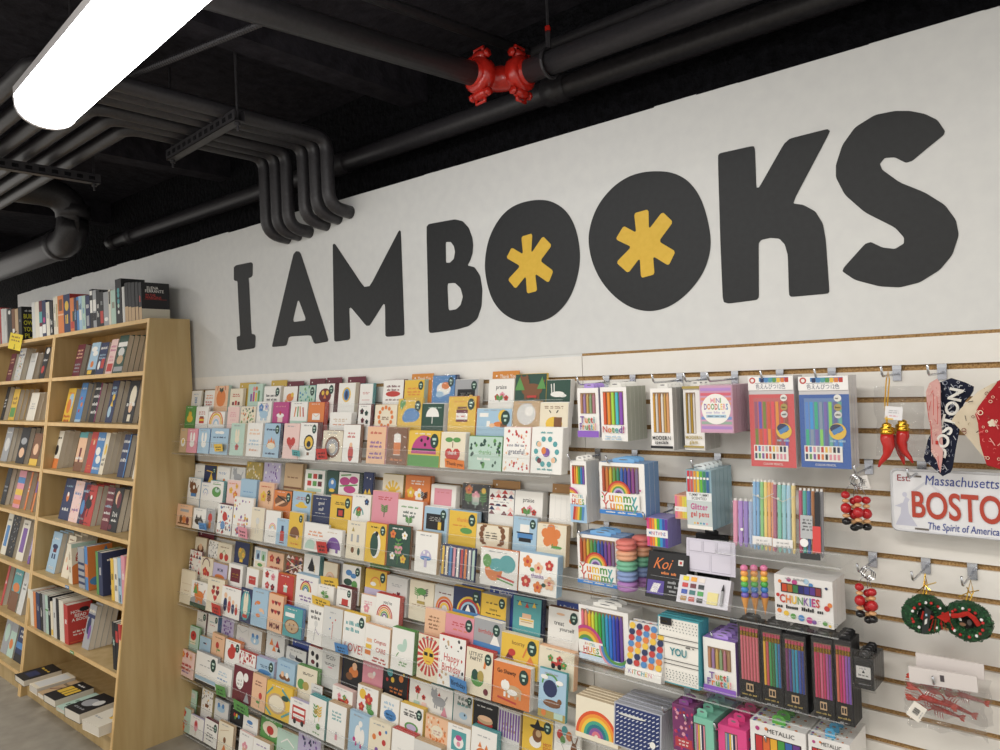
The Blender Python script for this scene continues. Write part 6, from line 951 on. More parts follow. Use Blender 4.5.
for i, (r, t, x, y, z, w, h, bg, env, tilt, n, ops, label) in enumerate(CARDS):
    mb = MB(); mb.box(-w / 2, w / 2, 0, .0012, 0, h, bg); A = Art(mb, w, h * (.64 if t else 1), 0, None, i, z0=h * .36 if t else 0)
    A.run(ops)
    if t < 2 and not any(q.strip()[:1] in 'SX' for q in ops.split(';')) and 'blank' not in label and 'plain' not in label: A.scrib(.46, .93, .04, .5, 'a' if bg in 'wecqzims' else 'w', 1)
    o = mb.build('greeting_card')
    at(o, (x, y, z), (-radians(tilt), 0, radians((i * 53 % 7 - 3) * .5)))
    mb = MB(); mb.box(-w / 2 - .0008, w / 2 + .0012, .0016, .0044, 0, h + .0015, env); mb.build('envelope', o)
    if 'W' in [q.strip() for q in ops.split(';')]:
        mb = MB(); mb.face([(-w / 2 - .003, -.006, 0), (w / 2 + .003, -.006, 0), (w / 2 + .003, -.004, h + .004), (-w / 2 - .003, -.004, h + .004)], 'w', SHEET); mb.build('clear_sleeve', o)
    where = '%s row of %s rack' % (TN[t], RN[r])
    tag(o, '%s, %s' % (label, where), 'greeting card', 'greeting cards in the wall racks')
    M0 = o.rotation_euler.to_matrix()
    for k in range(1, n + 1):
        off = M0 @ Vector((0, .0056 * k, 0)); p = (x + off.x, y + off.y, z + off.z * 0)
        if k == 1 and i in indiv:
            dup(o, p, 'copy stacked behind the %s' % label, 'cards stacked behind the front ones')
        else:
            R = Matrix.Translation(p) @ M0.to_4x4(); q = MB()
            q.box(-w / 2, w / 2, 0, .0014, 0, h - .001 * (k % 2), 'w'); q.box(-w / 2 - .0008, w / 2 + .0012, .0018, .0046, 0, h + .0015, env)
            rest.v, base = rest.v + [tuple(R @ Vector(v)) for v in q.v], len(rest.v)
            rest.mi(PRINT); rest.f += [tuple(j + base for j in f) for f in q.f]; rest.c += q.c; rest.m += [0] * len(q.f)
o = rest.build('stacked_greeting_cards'); o['kind'] = 'stuff'; o['label'] = 'further greeting cards and envelopes stacked behind the front cards in the racks'; o['category'] = 'greeting cards'
TABCOL = dict(j='c9a84a', x='6a2434', o='d58a3a', i='b98a55', b='34498f', a='b9bcc2', g='5f9a55')
for i, (x, y, z, w, h, c, txt, label) in enumerate(TABS):
    mb = MB(); mb.box(-w / 2, w / 2, 0, .0015, 0, h, TABCOL[c]); A = Art(mb, w, h, 0, None, i)
    if txt: A.text(txt, .58, 1 - .018 / h, .018 / h * .7, 'w', .6)
    A.disc(.16, 1 - .016 / h, .03, 'w', 8)
    o = mb.build('divider_tab'); at(o, (x, y, z), (-radians(8), 0, 0)); tag(o, label, 'divider card', 'divider tabs in the card racks')
for i, (x, y, z, w, h, c, txt, label) in enumerate(STICK):
    mb = MB(); mb.box(-w / 2, w / 2, 0, .001, 0, h, c); A = Art(mb, w, h, 0, None, i)
    if txt: A.text(txt, .5, .52, .42, 'k', .85)
    else: A.scrib(.5, .6, .22, .7, 'k', 2)
    o = mb.build('price_tag'); at(o, (x, y, z), (radians(4), radians(3 if i % 2 else -3), 0)); tag(o, label, 'price tag', 'tags stuck on the card rack lips')
# ------------------------------------------------------------------ slatwall goods
def hook(x, k, L, label, up=.006, dy=0.):
    """chrome slatwall hook with its bracket in groove k"""
    z = ZG0 - SP * k
    e = tag(empty('slatwall_hook', (x, 0, z)), label, 'hook', 'chrome hooks in the slatwall grooves')
    mb = MB(); mb.box(-.01, .01, -.003, .007, -.004, .0065, 'c9ccd2', METAL); mb.box(-.0095, .0095, -.004, -.0005, -.03, -.002, 'b9bcc4', METAL); mb.build('bracket', e)
    mb = MB(); mb.tube([(0, -.002, -.014), (0, -L * .5, -.016), (0, -L + .012, -.016), (0, -L + .004, -.012), (0, -L - .004, up)], .0028, 'd2d5da', METAL, 8); mb.build('arm', e, True)
    return e
def stack(o, n, dx, dy, label, group, kids=True):
    for k in range(1, n): dup(o, (o.location.x + dx * k, o.location.y + dy * k, o.location.z), label, group, kids)
def tab(parent, w, h, z, y, col, hole=True):
    mb = MB(); p = [(-w / 2, z), (w / 2, z), (w / 2, z + h * .7), (w * .3, z + h), (-w * .3, z + h), (-w / 2, z + h * .7)]
    mb.prism(p, y, y + .0012, col); A = Art(mb, w, h, y, None, 0, z0=z); A.oval(.5, .6, .22, .12, '77777a')
    return mb.build('hang_tab', parent)
def pencilbox(key, cols, win, title, tcols, t, n, side, label, cat='pencil set', foot=None, tabcol='w', extra=None, sub=None, edge=None, face='f4f2ee', eraser=None, name='pencil_box', tabw=.6, copy='copy behind', tilt=0.):
    x0, x1, z0, z1, Y = G[key]; w, h = x1 - x0, z1 - z0
    mb = MB(); u0, v0, u1, v1 = win
    mb.box(-w / 2, w / 2, 0, t, 0, h, face, PRINT, None, side)
    A = Art(mb, w, h, 0, None, len(key)); 
    if edge: A.rect(0, 0, 1, 1, edge); A.rect(.03, .015, .97, .985, face)
    A.rect(u0, v0, u1, v1, '8b6f55')
    o = mb.build(name)
    nP = len(cols); pw = (u1 - u0) * w / nP
    for i, c in enumerate(cols):
        mb = MB(); xx = -w / 2 + u0 * w + (i + .5) * pw; r = min(pw * .42, .005)
        za, zb = v0 * h + .001, v1 * h - .002
        if eraser:
            mb.tube([(xx, -.0012, za), (xx, -.0012, zb - .02)], r, c, PRINT, 8); mb.tube([(xx, -.0012, zb - .02), (xx, -.0012, zb - .008)], r * 1.05, 'c9a13a', METAL, 8); mb.tube([(xx, -.0012, zb - .008), (xx, -.0012, zb)], r, 'c4506a', PRINT, 8)
        else: mb.tube([(xx, -.0012, za), (xx, -.0012, zb - .012), (xx, -.0012, zb - .001)], [r, r, r * (.35 if eraser is None else .9)], c, GLOSS, 8)
        mb.v = [(a, max(b, -.0045), d) for a, b, d in mb.v]
        mb.build('pencil', o)
    mb = MB(); A = Art(mb, w, h, -.0052, None, len(key)); A.n = 2
    if foot: A.rect(0, 0, 1, foot[0], foot[1])
    if extra: extra(A)
    for (txt, u, v, hh, mw) in title: A.multi(txt, u, v, hh, tcols, mw)
    if sub: A.run(sub)
    if mb.f:
        mb.build('printed_pattern', o)
    tab(o, w * tabw * .8, .013, h, t * .5, tabcol)
    at(o, ((x0 + x1) / 2, Y, z0), (tilt, 0, 0)); tag(o, label, cat, label + ' stack')
    if n > 1: stack(o, n, 0, t + .001, copy + ' the front ' + label.replace(' hanging on the top hook row', ''), label + ' stack')
    return o
RB = ['r', 'o', 'y', 'g', 't', 'b', 'n', 'u', 'v']
MC = ['u', 'o', 'g', 'r', 't', 'y', 'p', 'b']
def rainbow(A, u, v, R, cs='royglu', th=None):
    th = th or R / 7
    for i, c in enumerate(cs): A.arch(u, v, R - (i + 1) * th, R - i * th, c)
pencilbox('tutti', ['b88a6a', '9c7fa6', 'c0a060', '8aa07a', 'b07a86'], (.14, .48, .86, .9), [('Tutti', .5, .36, .13, .7), ('Frutti!', .5, .22, .13, .8)], MC, .017, 4, 'l', 'purple-footed Tutti Frutti pencil box in the top row, leftmost', foot=(.13, '8f63c4'), tabcol='b79ae0')
pencilbox('noted', ['d8603c', 'e8963c', 'a8d84a', '4cc0c8', '8a4fb4'], (.1, .3, .88, .92), [('Noted!', .5, .22, .12, .86)], ['r', 'o', 'g', 't', 'u', 'v'], .021, 5, 'b9bcae', 'white Noted box of five bright pens', sub='S50 9 4 70 s 2', eraser=0)
pencilbox('modern', ['c8963c', 'd8d4cc', 'b87a3c', 'e4e0d8', 'c8a05a', 'd8a070'], (.12, .28, .86, .93), [('MODERN', .5, .2, .06, .84), ('specials', .5, .13, .05, .7)], ['k'], .021, 5, 'b3b3b0', 'white Modern box of gold and silver pencils', sub='R0 3 100 7 k')
pencilbox('glam', ['a88a3c', 'd4d2cc', 'b8963c', 'e4e0d8'], (.12, .26, .6, .9), [('MODERN', .5, .2, .05, .84), ('glam', .5, .13, .05, .6)], ['j'], .03, 3, 'b9b8b2', 'white and gold Modern box behind the doodlers', sub='R0 4 100 7 j;R0 96 100 100 j')
def hues(A): rainbow(A, .2, .42, .9, 'voyg', .1); A.rect(0, .28, 1, .46, 'w'); A.rect(.12, .03, .88, .24, 's'); A.run('Z6 4 22 royglb')
pencilbox('hues1', ['d04a3c', 'e88a3c', 'e8c83c', '5aa84a', '3c8ac0', '7a5ab0'], (.12, .62, .9, .93), [('PASTEL', .5, .43, .05, .7), ('HUES', .5, .34, .09, .8)], ['r', 'o', 'y', 'g', 't', 'b'], .022, 3, 'e2ded6', 'narrow Pastel Hues pencil box on the second hook row', foot=(.4, 'a9cbe8'), extra=lambda A: (rainbow(A, .0, .38, .6, 'voygb', .09), A.rect(.0, .3, 1, .47, 'w'), A.rect(.12, .04, .88, .26, 's'), A.run('L20 4 30 26 14 r;L34 4 44 26 14 o;L48 4 56 26 14 y;L60 4 68 26 14 g;L74 4 82 26 14 b')))
yum = ['b0553c', 'c8783c', 'c8b040', '6a9a4a', '3c8a6a', '3c6ab0', '3c4a9a', '6a4a9a', '8a4a8a', '7a6a8a']
def yumex(A): rainbow(A, .45, .4, .26, 'royglu', .035); A.rect(.05, .12, .9, .42, 'w'); A.disc(.92, .5, .02, 'v'); A.disc(.08, .33, .02, 'g')
for key, lab in (('yummy1', 'Yummy Yummy gel pen box hanging on the second hook row'), ('yummy2', 'Yummy Yummy gel pen box standing on the third-row acrylic shelf')):
    pencilbox(key, yum, (.06, .43, .88, .93), [('Yummy', .46, .34, .17, .8), ('Yummy', .48, .185, .17, .8)], ['r', 'o', 'y', 'g', 't', 'b', 'u', 'v'], .026, 3, '7fa3cf', lab, 'gel pen set', foot=(.08, '3c84d0'), extra=yumex, tabcol='7fb4e0', sub='S50 5 4 70 w 1')
def hues2(A): rainbow(A, .16, .28, .34, 'voygb', .055); A.rect(0, .13, .5, .36, 'w'); A.arch(.78, .32, .22, .27, 'g', pi, 2 * pi); A.arch(.78, .32, .27, .32, 'b', pi, 2 * pi); A.arch(.78, .32, .32, .36, 'p', pi, 2 * pi)
pencilbox('hues2', ['e07a8a', 'e89a7a', 'e8b83c', 'd8d84a', '8ac84a', '4aa84a', '3ca08a', '3c9ac8', '3c7ad0', '3c5ac0', '3c3ca0', '6a4a9a'], (.05, .02, .9, .93), [('PASTEL', .24, .3, .045, .4), ('HUES', .26, .2, .1, .44)], ['r', 'o', 'y', 'g', 't', 'b'], .026, 3, 'dcd8d0', 'wide Pastel Hues pencil box on the lower acrylic shelf', extra=hues2, foot=(.1, 'cfe0f0'))
pencilbox('tutti2', ['b88a6a', '9c7fa6', 'c0a060', '8aa07a', 'b07a86', 'a08060'], (.14, .44, .86, .84), [('Tutti', .5, .32, .12, .7), ('Frutti!', .5, .2, .12, .8)], MC, .022, 5, '9a7cc8', 'purple-footed Tutti Frutti pencil box beside the black pencil packs', foot=(.12, '8f63c4'), tabcol='b79ae0')
BK = '1b1b1e'
for key, cols, lab, n in (('k1', ['d0707c'] * 6, 'black pack of six pink pencils', 2), ('k2', ['e0b040', 'c85a60', '4a9a5a', '3c7a4a', '3c9aa0', '3c70a8'], 'black pack of rainbow pencils starting with yellow', 3),
        ('k3', ['7a3c6a', '5a4a8a', '3c8aa8', '3c9ab8', '3c5aa8', '35448a'], 'black pack of purple and blue pencils', 3), ('k4', ['c84a6a', 'b83a5a', 'd06a8a', 'c0446a', 'b05a9a', '7a4a9a'], 'black pack of magenta and violet pencils', 3), ('k5', ['d0705a', 'c03a6a', 'c84a8a', '9a5ab0', '7a5ab0'], 'rightmost black pack of pink and purple pencils', 3)):
    o = pencilbox(key, cols, (.1, .26, .92, .93), [], ['w'], .02, n, BK, lab, face=BK, tabcol=BK, sub='R34 13 66 23 i;R38 15 48 21 k;R52 15 62 21 k;S50 9 3 70 j 1;S50 4 2 50 a 1', eraser=1, tabw=.9)
    x0, x1, z0, z1, Y = G[key]; w, h = x1 - x0, z1 - z0
    mb = MB(); mb.mesh([(-w / 2, -.007, .0), (w / 2, -.007, 0), (w / 2, -.008, h * .5), (-w / 2, -.008, h * .5), (w / 2, -.006, h), (-w / 2, -.006, h)], [(0, 1, 2, 3), (3, 2, 4, 5)], 'w', SHEET); mb.build('clear_wrap', o)

# translucent doodler case
def rbox(key, t, n, name, cat, label, fn, mat=PRINT, side='w', tabc=None, tilt=0., copy=None):
    x0, x1, z0, z1, Y = G[key]; w, h = x1 - x0, z1 - z0
    mb = MB(); mb.box(-w / 2, w / 2, 0, t, 0, h, side, mat); o = mb.build(name, None, False, min(.004, t * .2))
    mb = MB(); A = Art(mb, w, h, -.0004, None, len(label)); fn(A); mb.build('printed_pattern', o)
    if tabc: tab(o, w * .45, .014, h, t * .4, tabc)
    at(o, ((x0 + x1) / 2, Y, z0), (tilt, 0, 0)); tag(o, label, cat, label + ' stack')
    if n > 1: stack(o, n, 0, t + .0015, copy or ('copy behind the ' + label), label + ' stack')
    return o, w, h
def f(A):
    A.rect(.02, .02, .98, .98, 'cf9fbd')
    for i in range(9): A.rect(.04, .08 + i * .1, .96, .14 + i * .1, ['b08ac8', '9ab0a0', '7a9ad0', 'd8a0b8', 'd0b0c8', 'e0a090', 'e08a7a', 'd86a7a', 'b890d0'][i])
    A.disc(.5, .5, .44, 'w', 24); A.multi('MINI', .5, .68, .1, ['p', 'o', 'u', 'g'], .34); A.multi('DOODLERS', .5, .55, .12, MC, .74); A.scrib(.5, .43, .05, .6, 'l', 1); A.rect(.2, .32, .8, .38, 's'); A.scrib(.5, .35, .03, .5, 'n', 1)
rbox('doodle', .025, 5, 'marker_case', 'marker set', 'pink translucent Mini Doodlers marker case', f, GLOSS, 'c9a4b4')
def jp(c, c2, pens):
    def f(A):
        A.rect(0, .0, 1, .80, c); A.rect(.1, .2, .86, .76, c2)
        for i, q in enumerate(pens): A.rect(.12 + i * .095, .22, .185 + i * .095, .72, q); A.rect(.12 + i * .095, .22, .185 + i * .095, .42, pens[(i + 2) % len(pens)])
        for v, q in ((.76, 'w'), (.66, 'j'), (.58, 'e')): A.disc(.78, v, .075, q, 16); A.scrib(.78, v, .02, .1, 'k', 1)
        A.disc(.76, .4, .17, 'y', 20); A.oval(.74, .43, .13, .05, 'n'); A.line(.66, .38, .86, .44, .1, 'b'); A.scrib(.76, .3, .03, .3, 's', 1)
        A.rect(.08, .07, .84, .24, 'w')
        for i in range(9): A.rect(.1 + i * .08, .17, .15 + i * .08, .23, ['r', 'b', 'p', 'a', 'r', 'y', 'z', 'k', 'n'][i]); A.rect(.1 + i * .08, .09, .15 + i * .08, .15, ['n', 'g', 'u', 'r', 'o', 'k', 'p', 'p', 'p'][i])
        A.text('COLOR PENCIL', .5, .035, .022, 'w', .5)
        A.rect(-.0, .845, 1, 1, 'f6f4f2'); A.rect(.25, .94, .9, .985, 'b')
        for i, q in enumerate('nbtgyor'): A.rect(.28 + i * .09, .93, .36 + i * .09, .98, q)
        A.disc(.1, .955, .07, 'r', 14); A.disc(.1, .955, .04, 'w', 14); A.text('色えんぴつ12色', .5, .885, .045, 'n', .66, 0.); A.rect(.16, .92, .7, .927, 'a')
    return f
for key, c, c2, pens, lab in (('jpr', 'd8585a', 'c8686a', ['9a5a78', '6a5ab8', '7a8a3c', 'd8583c', 'e8505a', 'e8963c', 'd8483c', '9a5a4a'], 'red case of Japanese colour pencils in clear bag'), ('jpb', '3a62ac', '6a88b8', ['5a8ad0', '3c9ae0', '3cb08a', '8a9ab0', '7a6ab0', '8ad06a', '6a6a9a', '6ab0a0'], 'blue case of Japanese colour pencils in clear bag')):
    o, w, h = rbox(key, .02, 3, 'pencil_case', 'pencil set', lab, jp(c, c2, pens), GLOSS, 'd5d2d4')
    mb = MB(); mb.mesh([(-w / 2 - .004, -.003, -.003), (w / 2 + .004, -.003, -.003), (w / 2 + .004, -.005, h * .84), (-w / 2 - .004, -.005, h * .84), (w / 2 + .003, .02, -.002), (w / 2 + .003, .02, h)], [(0, 1, 2, 3), (1, 4, 5, 2)], 'w', SHEET); mb.build('clear_bag', o)
def f(A):
    for i, c in enumerate(['c83a4a', 'd0605a', 'e09a3c', 'e0c83c', '6ab83c', '3c8a6a', '3c6a9a']): A.rect(.04 + i * .13, .62, .14 + i * .13, .98, c); A.disc(.09 + i * .13, .86, .05, 'w', 8)
    A.rect(0, .48, 1, .62, 'e8ecec'); A.text('YUMMY YUMMY', .5, .58, .05, 'k', .8, .002); A.text('SCENTED', .5, .52, .045, 'k', .6); A.rect(0, .06, 1, .48, 'c9d3d2'); A.multi('Glitter', .5, .38, .1, ['v'], .7); A.multi('gel pens', .52, .26, .09, ['r'], .74); A.rect(0, 0, 1, .06, 'w')
    for i, c in enumerate('yotbp'): A.disc(.3 + i * .12, .1, .04, c, 8)
rbox('gel', .024, 5, 'gel_pen_pack', 'gel pen set', 'clear pack of scented glitter gel pens with dark caps', f, GLOSS, '8fb0bd', 'dfe6e6')
def f(A):
    for i, c in enumerate(['e87a9a', 'f09a8a', 'f0a85a', 'f0d45a', 'e8e05a']): A.rect(.02 + i * .2, .05, .2 + i * .2, .95, c)
    A.rect(0, .32, 1, .52, 'w'); A.scrib(.4, .42, .08, .6, 'p', 1)
G['hl'] = G['HL']
rbox('hl', .02, 3, 'highlighter_pack', 'highlighter set', 'small pack of pastel highlighters left of the gel pens', f, GLOSS, 'e8a890')
def f(A):
    for i, c in enumerate(['e0508a', 'e8603c', 'f08a3c', 'e8d83c', '4ab04a', '3c9ad0', '3c5ab0', '6a3c9a']): A.rect(i / 8 + .008, .02, (i + 1) / 8 - .008, .98, c)
    A.rect(0, .34, 1, .6, 'f2f0f0'); A.multi('MINI TWINS', .5, .47, .12, ['b', 'u', 'v', 'r'], .8)
rbox('mini', .024, 3, 'marker_pack', 'marker set', 'small cube of rainbow mini markers on a hook', f, GLOSS, '8f88c4')

# ------------------------------------------------------------------ acrylic shelves on the slatwall
for (x0, x1, z, d, lab) in SHELF3:
    e = tag(empty('acrylic_shelf', ((x0 + x1) / 2, 0, z)), lab, 'shelf'); w = (x1 - x0) / 2
    mb = MB(); mb.box(-w, w, -d, -.001, -.0035, 0, 'w', CLEAR); mb.build('shelf_plate', e)
    mb = MB(); mb.box(-w, w, -d - .003, -d, -.003, .028, 'w', CLEAR); mb.box(-w, w, -d - .003, -d, .028, .0292, 'w', EDGE); mb.box(-w, w, -d - .003, -d, -.0055, -.003, 'w', EDGE); mb.build('lip', e)
    mb = MB(); mb.box(-w, w, -.004, -.001, 0, .05, 'w', CLEAR); mb.build('back_plate', e)
    for s in (-w, w - .003):
        mb = MB(); mb.prism([(-.004, -.06), (-.004, -.004), (-d, -.004)], s, s + .003, 'w', CLEAR); mb.v = [(b, a, c) for a, b, c in mb.v]; mb.build('gusset', e)
# macaroon tubes
x0, x1, z0, z1, Y = G['mac']; w, h = x1 - x0, z1 - z0
def macaron_tube(x, y, label):
    e = tag(empty('macaron_eraser_tube', (x, y, z0)), label, 'eraser set', 'tubes of pastel macaron erasers'); r = w * .46; hh = h / 5
    for i, c in enumerate(['b87fc4', '8fa6d8', '7ac4a2', 'eeb08a', 'e87f74']):
        z = i * hh + .002; mb = MB()
        mb.lathe([(.0001, z), (r * .75, z), (r * .97, z + hh * .16), (r, z + hh * .34), (r * .86, z + hh * .4), (r * .9, z + hh * .46), (r * .86, z + hh * .54), (r, z + hh * .6), (r * .97, z + hh * .78), (r * .75, z + hh * .94), (.0001, z + hh * .95)], (0, 0, 0), c, PRINT, 16); mb.build('macaron', e, True)
    mb = MB(); mb.lathe([(r * 1.06, 0), (r * 1.06, h)], (0, 0, 0), 'w', SHEET, 18); mb.build('clear_tube', e, True)
macaron_tube((x0 + x1) / 2, Y + .0, 'front clear tube of pastel macaron erasers')
macaron_tube((x0 + x1) / 2 + .012, Y + w * 1.02, 'rear clear tube of pastel macaron erasers nearest the wall')
# black watercolour box and open palette
def f(A):
    A.rect(.02, .02, .98, .98, '17171a'); A.text('Koi', .38, .76, .24, 'e07a3c', .5, .0, .4); A.scrib(.56, .56, .06, .4, 'o', 1); A.rect(.1, .47, .95, .475, 'a'); A.rect(.76, .76, .88, .88, 'e'); A.rect(.79, .79, .85, .85, 'r')
    A.rect(.04, .08, .46, .38, '5a4a9a'); A.poly([(.12, .12), (.3, .12), (.38, .32), (.2, .32)], 'w'); A.scrib(.74, .38, .06, .4, 'a', 3)
rbox('koi', .02, 2, 'watercolour_box', 'watercolour set', 'black Koi watercolour box leaning on the acrylic shelf', f, PRINT, '1a1a1d', tilt=radians(-16))
x0, x1, z0, z1, Y = G['palette']; w, h = x1 - x0, z1 - z0
e = tag(empty('watercolour_palette', ((x0 + x1) / 2, Y, z0 + .004)), 'open white watercolour palette with twelve coloured pans', 'watercolour set')
b = h * .46
mb = MB(); mb.box(-w / 2, w / 2, 0, .02, 0, b, 'dcdae2', PRINT); base = mb.build('tray', e, False, .003); base.rotation_euler = (-radians(24), 0, 0)
pc = ['e8d83c', 'f0a83c', 'e8e0d8', 'c83a3c', '6a2430', '1c2a30', '2a4aa8', '1f6a6a', '3c9a4a', 'a8803c', 'b84a3c', '1c1c20']
for i, c in enumerate(pc):
    r_, q = divmod(i, 3)
    mb = MB(); mb.box(-w * .42 + q * w * .16, -w * .42 + q * w * .16 + w * .11, -.002, .003, b * .78 - r_ * b * .23, b * .78 - r_ * b * .23 + b * .15, c, GLOSS); mb.build('paint_pan', base)
mb = MB(); mb.box(w * .1, w * .3, -.003, .002, b * .1, b * .5, 'e8dc9a', PRINT); mb.build('sponge', base)
mb = MB(); mb.tube([(w * .38, -.004, b * .12), (w * .38, -.004, b * .6)], .004, 'a', GLOSS, 8); mb.tube([(w * .38, -.004, b * .6), (w * .38, -.004, b * .82)], [.004, .001], 'k', GLOSS, 8); mb.build('brush', base)
mb = MB(); mb.box(-w * .46, w * .5, .0, .004, b, h, 'd6d2e0', PRINT); A = Art(mb, w * .92, h - b, -.0002, None, 1, z0=b)
for r_ in ((.06, .06, .5, .56), (.54, .06, .95, .56), (.06, .62, .34, .94), (.38, .62, .64, .94), (.68, .62, .95, .94)): A.rect(*r_, 'a6a2b2'); A.rect(r_[0] + .008, r_[1] + .012, r_[2], r_[3], 'dcd8e6')
lid = mb.build('lid', e); at(lid, (.006, .02 + b * sin(radians(24)) - .012, 0), (-radians(4), 0, 0))
G['koi2'] = G['KOI2']
def f(A): A.rect(.02, .02, .98, .98, '17171a'); A.tri(.45, .85, .09, 'a'); A.rect(.04, .84, .1, .92, 'r'); A.scrib(.75, .86, .04, .3, 'a', 1)
rbox('koi2', .018, 1, 'watercolour_box', 'watercolour set', 'tall black watercolour box behind the open palette', f, PRINT, '1a1a1d', '1a1a1d')

# pens in clear cases
def pencase(key, cols, label, t, fn=None, n=2, name='pen_case', lean=radians(-5)):
    x0, x1, z0, z1, Y = G[key]; w, h = x1 - x0, z1 - z0
    e = tag(empty(name, ((x0 + x1) / 2, Y, z0 + .001)), label, 'pen set', label + ' stack'); e.rotation_euler = (lean, 0, radians(3))
    k = len(cols)
    for i, c in enumerate(cols):
        xx = -w / 2 + (i + .5) * w / k; r = w / k * .44
        mb = MB(); mb.tube([(xx, t / 2, .008), (xx, t / 2, .018), (xx, t / 2, h * .62)], [r * .4, r, r], c, GLOSS, 8); mb.tube([(xx, t / 2, h * .62), (xx, t / 2, h - .008)], r * 1.08, c, GLOSS, 8); mb.tube([(xx, t / 2, h - .008), (xx, t / 2, h - .002)], r * .7, 'w', GLOSS, 8)
        mb.build('pen', e)
    mb = MB(); mb.box(-w / 2 - .002, w / 2 + .002, -.002, t + .002, 0, h, 'w', SHEET); mb.build('clear_case', e)
    mb = MB(); A = Art(mb, w, h, -.0028, None, len(key))
    if fn: fn(A)
    if mb.f: mb.build('printed_pattern', e)
    return e
pencase('pens', ['eca0ba', 'b894da', 'a48cd2', 'aec4e8'], 'wrapped bundle of pink, violet and blue pens', .02, lambda A: A.disc(.5, .4, .07, 'w'))
def f(A): A.rect(.04, .12, .9, .23, 'eceae8'); A.scrib(.5, .18, .03, .7, 'a', 2); A.disc(.3, .77, .06, 'e'); A.poly([(0, .8), (.5, .74), (1, .82), (1, .81), (.5, .73), (0, .79)], 'cfcfc8')
pencase('pas1', ['94c2e8', '84b4e0', '92d08c', 'f4dc80', 'f4b872', 'f0a678'], 'taller clear case of blue to orange pastel pens', .016, f)
pencase('pas2', ['b86e88', '8accb4', 'a0d4dc', 'acd4ea', 'f2da92'], 'clear case of wine, mint and yellow pastel pens', .016, f)
def f(A): A.rect(.12, .3, .6, .62, 'b9bcbe'); A.scrib(.4, .56, .03, .44, 'k', 4); A.disc(.26, .24, .17, 'f2f2f0', 18); A.rect(.6, .12, .92, .48, 'd84a48'); A.rect(.7, .48, .9, .94, '2a2a2e'); A.rect(.1, .02, .9, .1, 'k')
pencase('fine', ['b84a6a', '4ab0a0', '3c6ab0', 'b0703c', '5a5a60', '8a8a90'], 'clear case of fine-line pens with a red label', .018, f)
# crayon ice-cream cones and the chunky box
x0, x1, z0, z1, Y = G['pop']; w, h = x1 - x0, z1 - z0
for i in range(3):
    e = tag(empty('crayon_cone', (x0 + w * (.22 + .36 * i), Y + .012 * i, z0)), ['leftmost', 'middle', 'rightmost'][i] + ' stacked crayon shaped like an ice-cream cone', 'crayon', 'ice-cream cone crayons'); r = w * .17
    mb = MB(); mb.lathe([(.0005, 0), (r * .9, h * .3), (r, h * .34), (.0005, h * .34)], (0, 0, 0), 'e2a058', PRINT, 12); mb.build('cone', e)
    for k, c in enumerate(['7a6ac0', '4a8ad0', '5ab85a', 'f0d84a', 'f0a85a', 'e889b0']):
        mb = MB(); mb.ball((0, 0, h * (.38 + .105 * k)), r * 1.0, c, GLOSS, 12, (1, 1, .9)); mb.build('scoop', e, True)
mb = MB(); P = [(x0 + w * .62, Y - .016, z0 + .002), (x1 + .012, Y - .016, z0 + .002), (x1 + .0, Y - .02, z0 + h), (x0 + w * .6, Y - .018, z0 + h)]
mb.face([(p[0] - x0, p[1] - Y, p[2] - z0) for p in P], 'w', CRINK); o = mb.build('clear_wrapper'); at(o, (x0, Y, z0)); tag(o, 'shiny clear wrapper in front of the cone crayons', 'wrapper')
def f(A):
    for u, v, r, c in ((.1, .86, .04, 'o'), (.26, .92, .05, 'v'), (.36, .88, .06, 'v'), (.56, .93, .06, 's'), (.64, .86, .05, 'b'), (.06, .56, .04, 'r'), (.08, .22, .05, 'o'), (.2, .18, .06, 'y'), (.32, .14, .06, 'g'), (.46, .13, .07, 'b'), (.6, .11, .07, 'v'), (.68, .09, .05, 'u'), (.86, .1, .05, 'g'), (.94, .06, .03, 'y'), (.9, .42, .06, 'r'), (.95, .5, .05, 'o'), (.9, .84, .03, 'n'), (.78, .8, .03, 'u')): A.disc(u, v, r * .8, c)
    A.rect(.12, .64, .82, .84, '3a2a2c')
    for i, c in enumerate(['c84a2a', 'a86a2a', '3c7a4a', '2a2a6a', '3c3c8a', '5a3c8a', '8a3c3c']): A.rect(.14 + .097 * i, .66, .225 + .097 * i, .82, c)
    A.multi('CHUNKIES', .44, .5, .17, ['r', 'o', 'y', 'g', 'u', 'b', 'v'], .7); A.scrib(.44, .33, .08, .8, 'k', 1); A.scrib(.4, .95, .04, .4, 'a', 1)
rbox('chunk', .03, 3, 'paint_stick_box', 'paint stick set', 'white Chunkies paint stick box with coloured dots', f, PRINT, 'e6e4e2')
def f(A):
    for i in range(5):
        for j in range(7): A.oval(.1 + i * .2, .26 + j * .11, .085, .06, ['n', 'o', 'r', 'y', 'b'][(i * 2 + j * 3) % 5])
    A.rect(0, 0, 1, .2, 'w'); A.multi('KITCHEN', .42, .1, .08, MC, .7)
rbox('dots', .02, 2, 'notecard_box', 'notecard set', 'box covered in orange and navy dots leaning back', f, PRINT, 'd9d7d4', tilt=radians(-14))
def f(A):
    A.rect(.02, .02, .98, .98, 'f3f0e8')
    for i in range(12):
        for j in range(9):
            v = (.06 + j * .035) if j < 5 else (.8 + (j - 5) * .045)
            A.rect(.05 + i * .08 + .02 * (j % 2), v, .07 + i * .08 + .02 * (j % 2), v + .014, '2a4a50')
    for v in (.3, .36, .62, .7): A.rect(0, v, 1, v + .01, 'k')
    A.text('YOU', .52, .5, .11, '2f8a94', .4, .02); A.scrib(.8, .6, .03, .2, 'k', 1); A.rect(.08, .88, .36, .99, 'k'); A.scrib(.22, .93, .03, .2, 'j', 1)
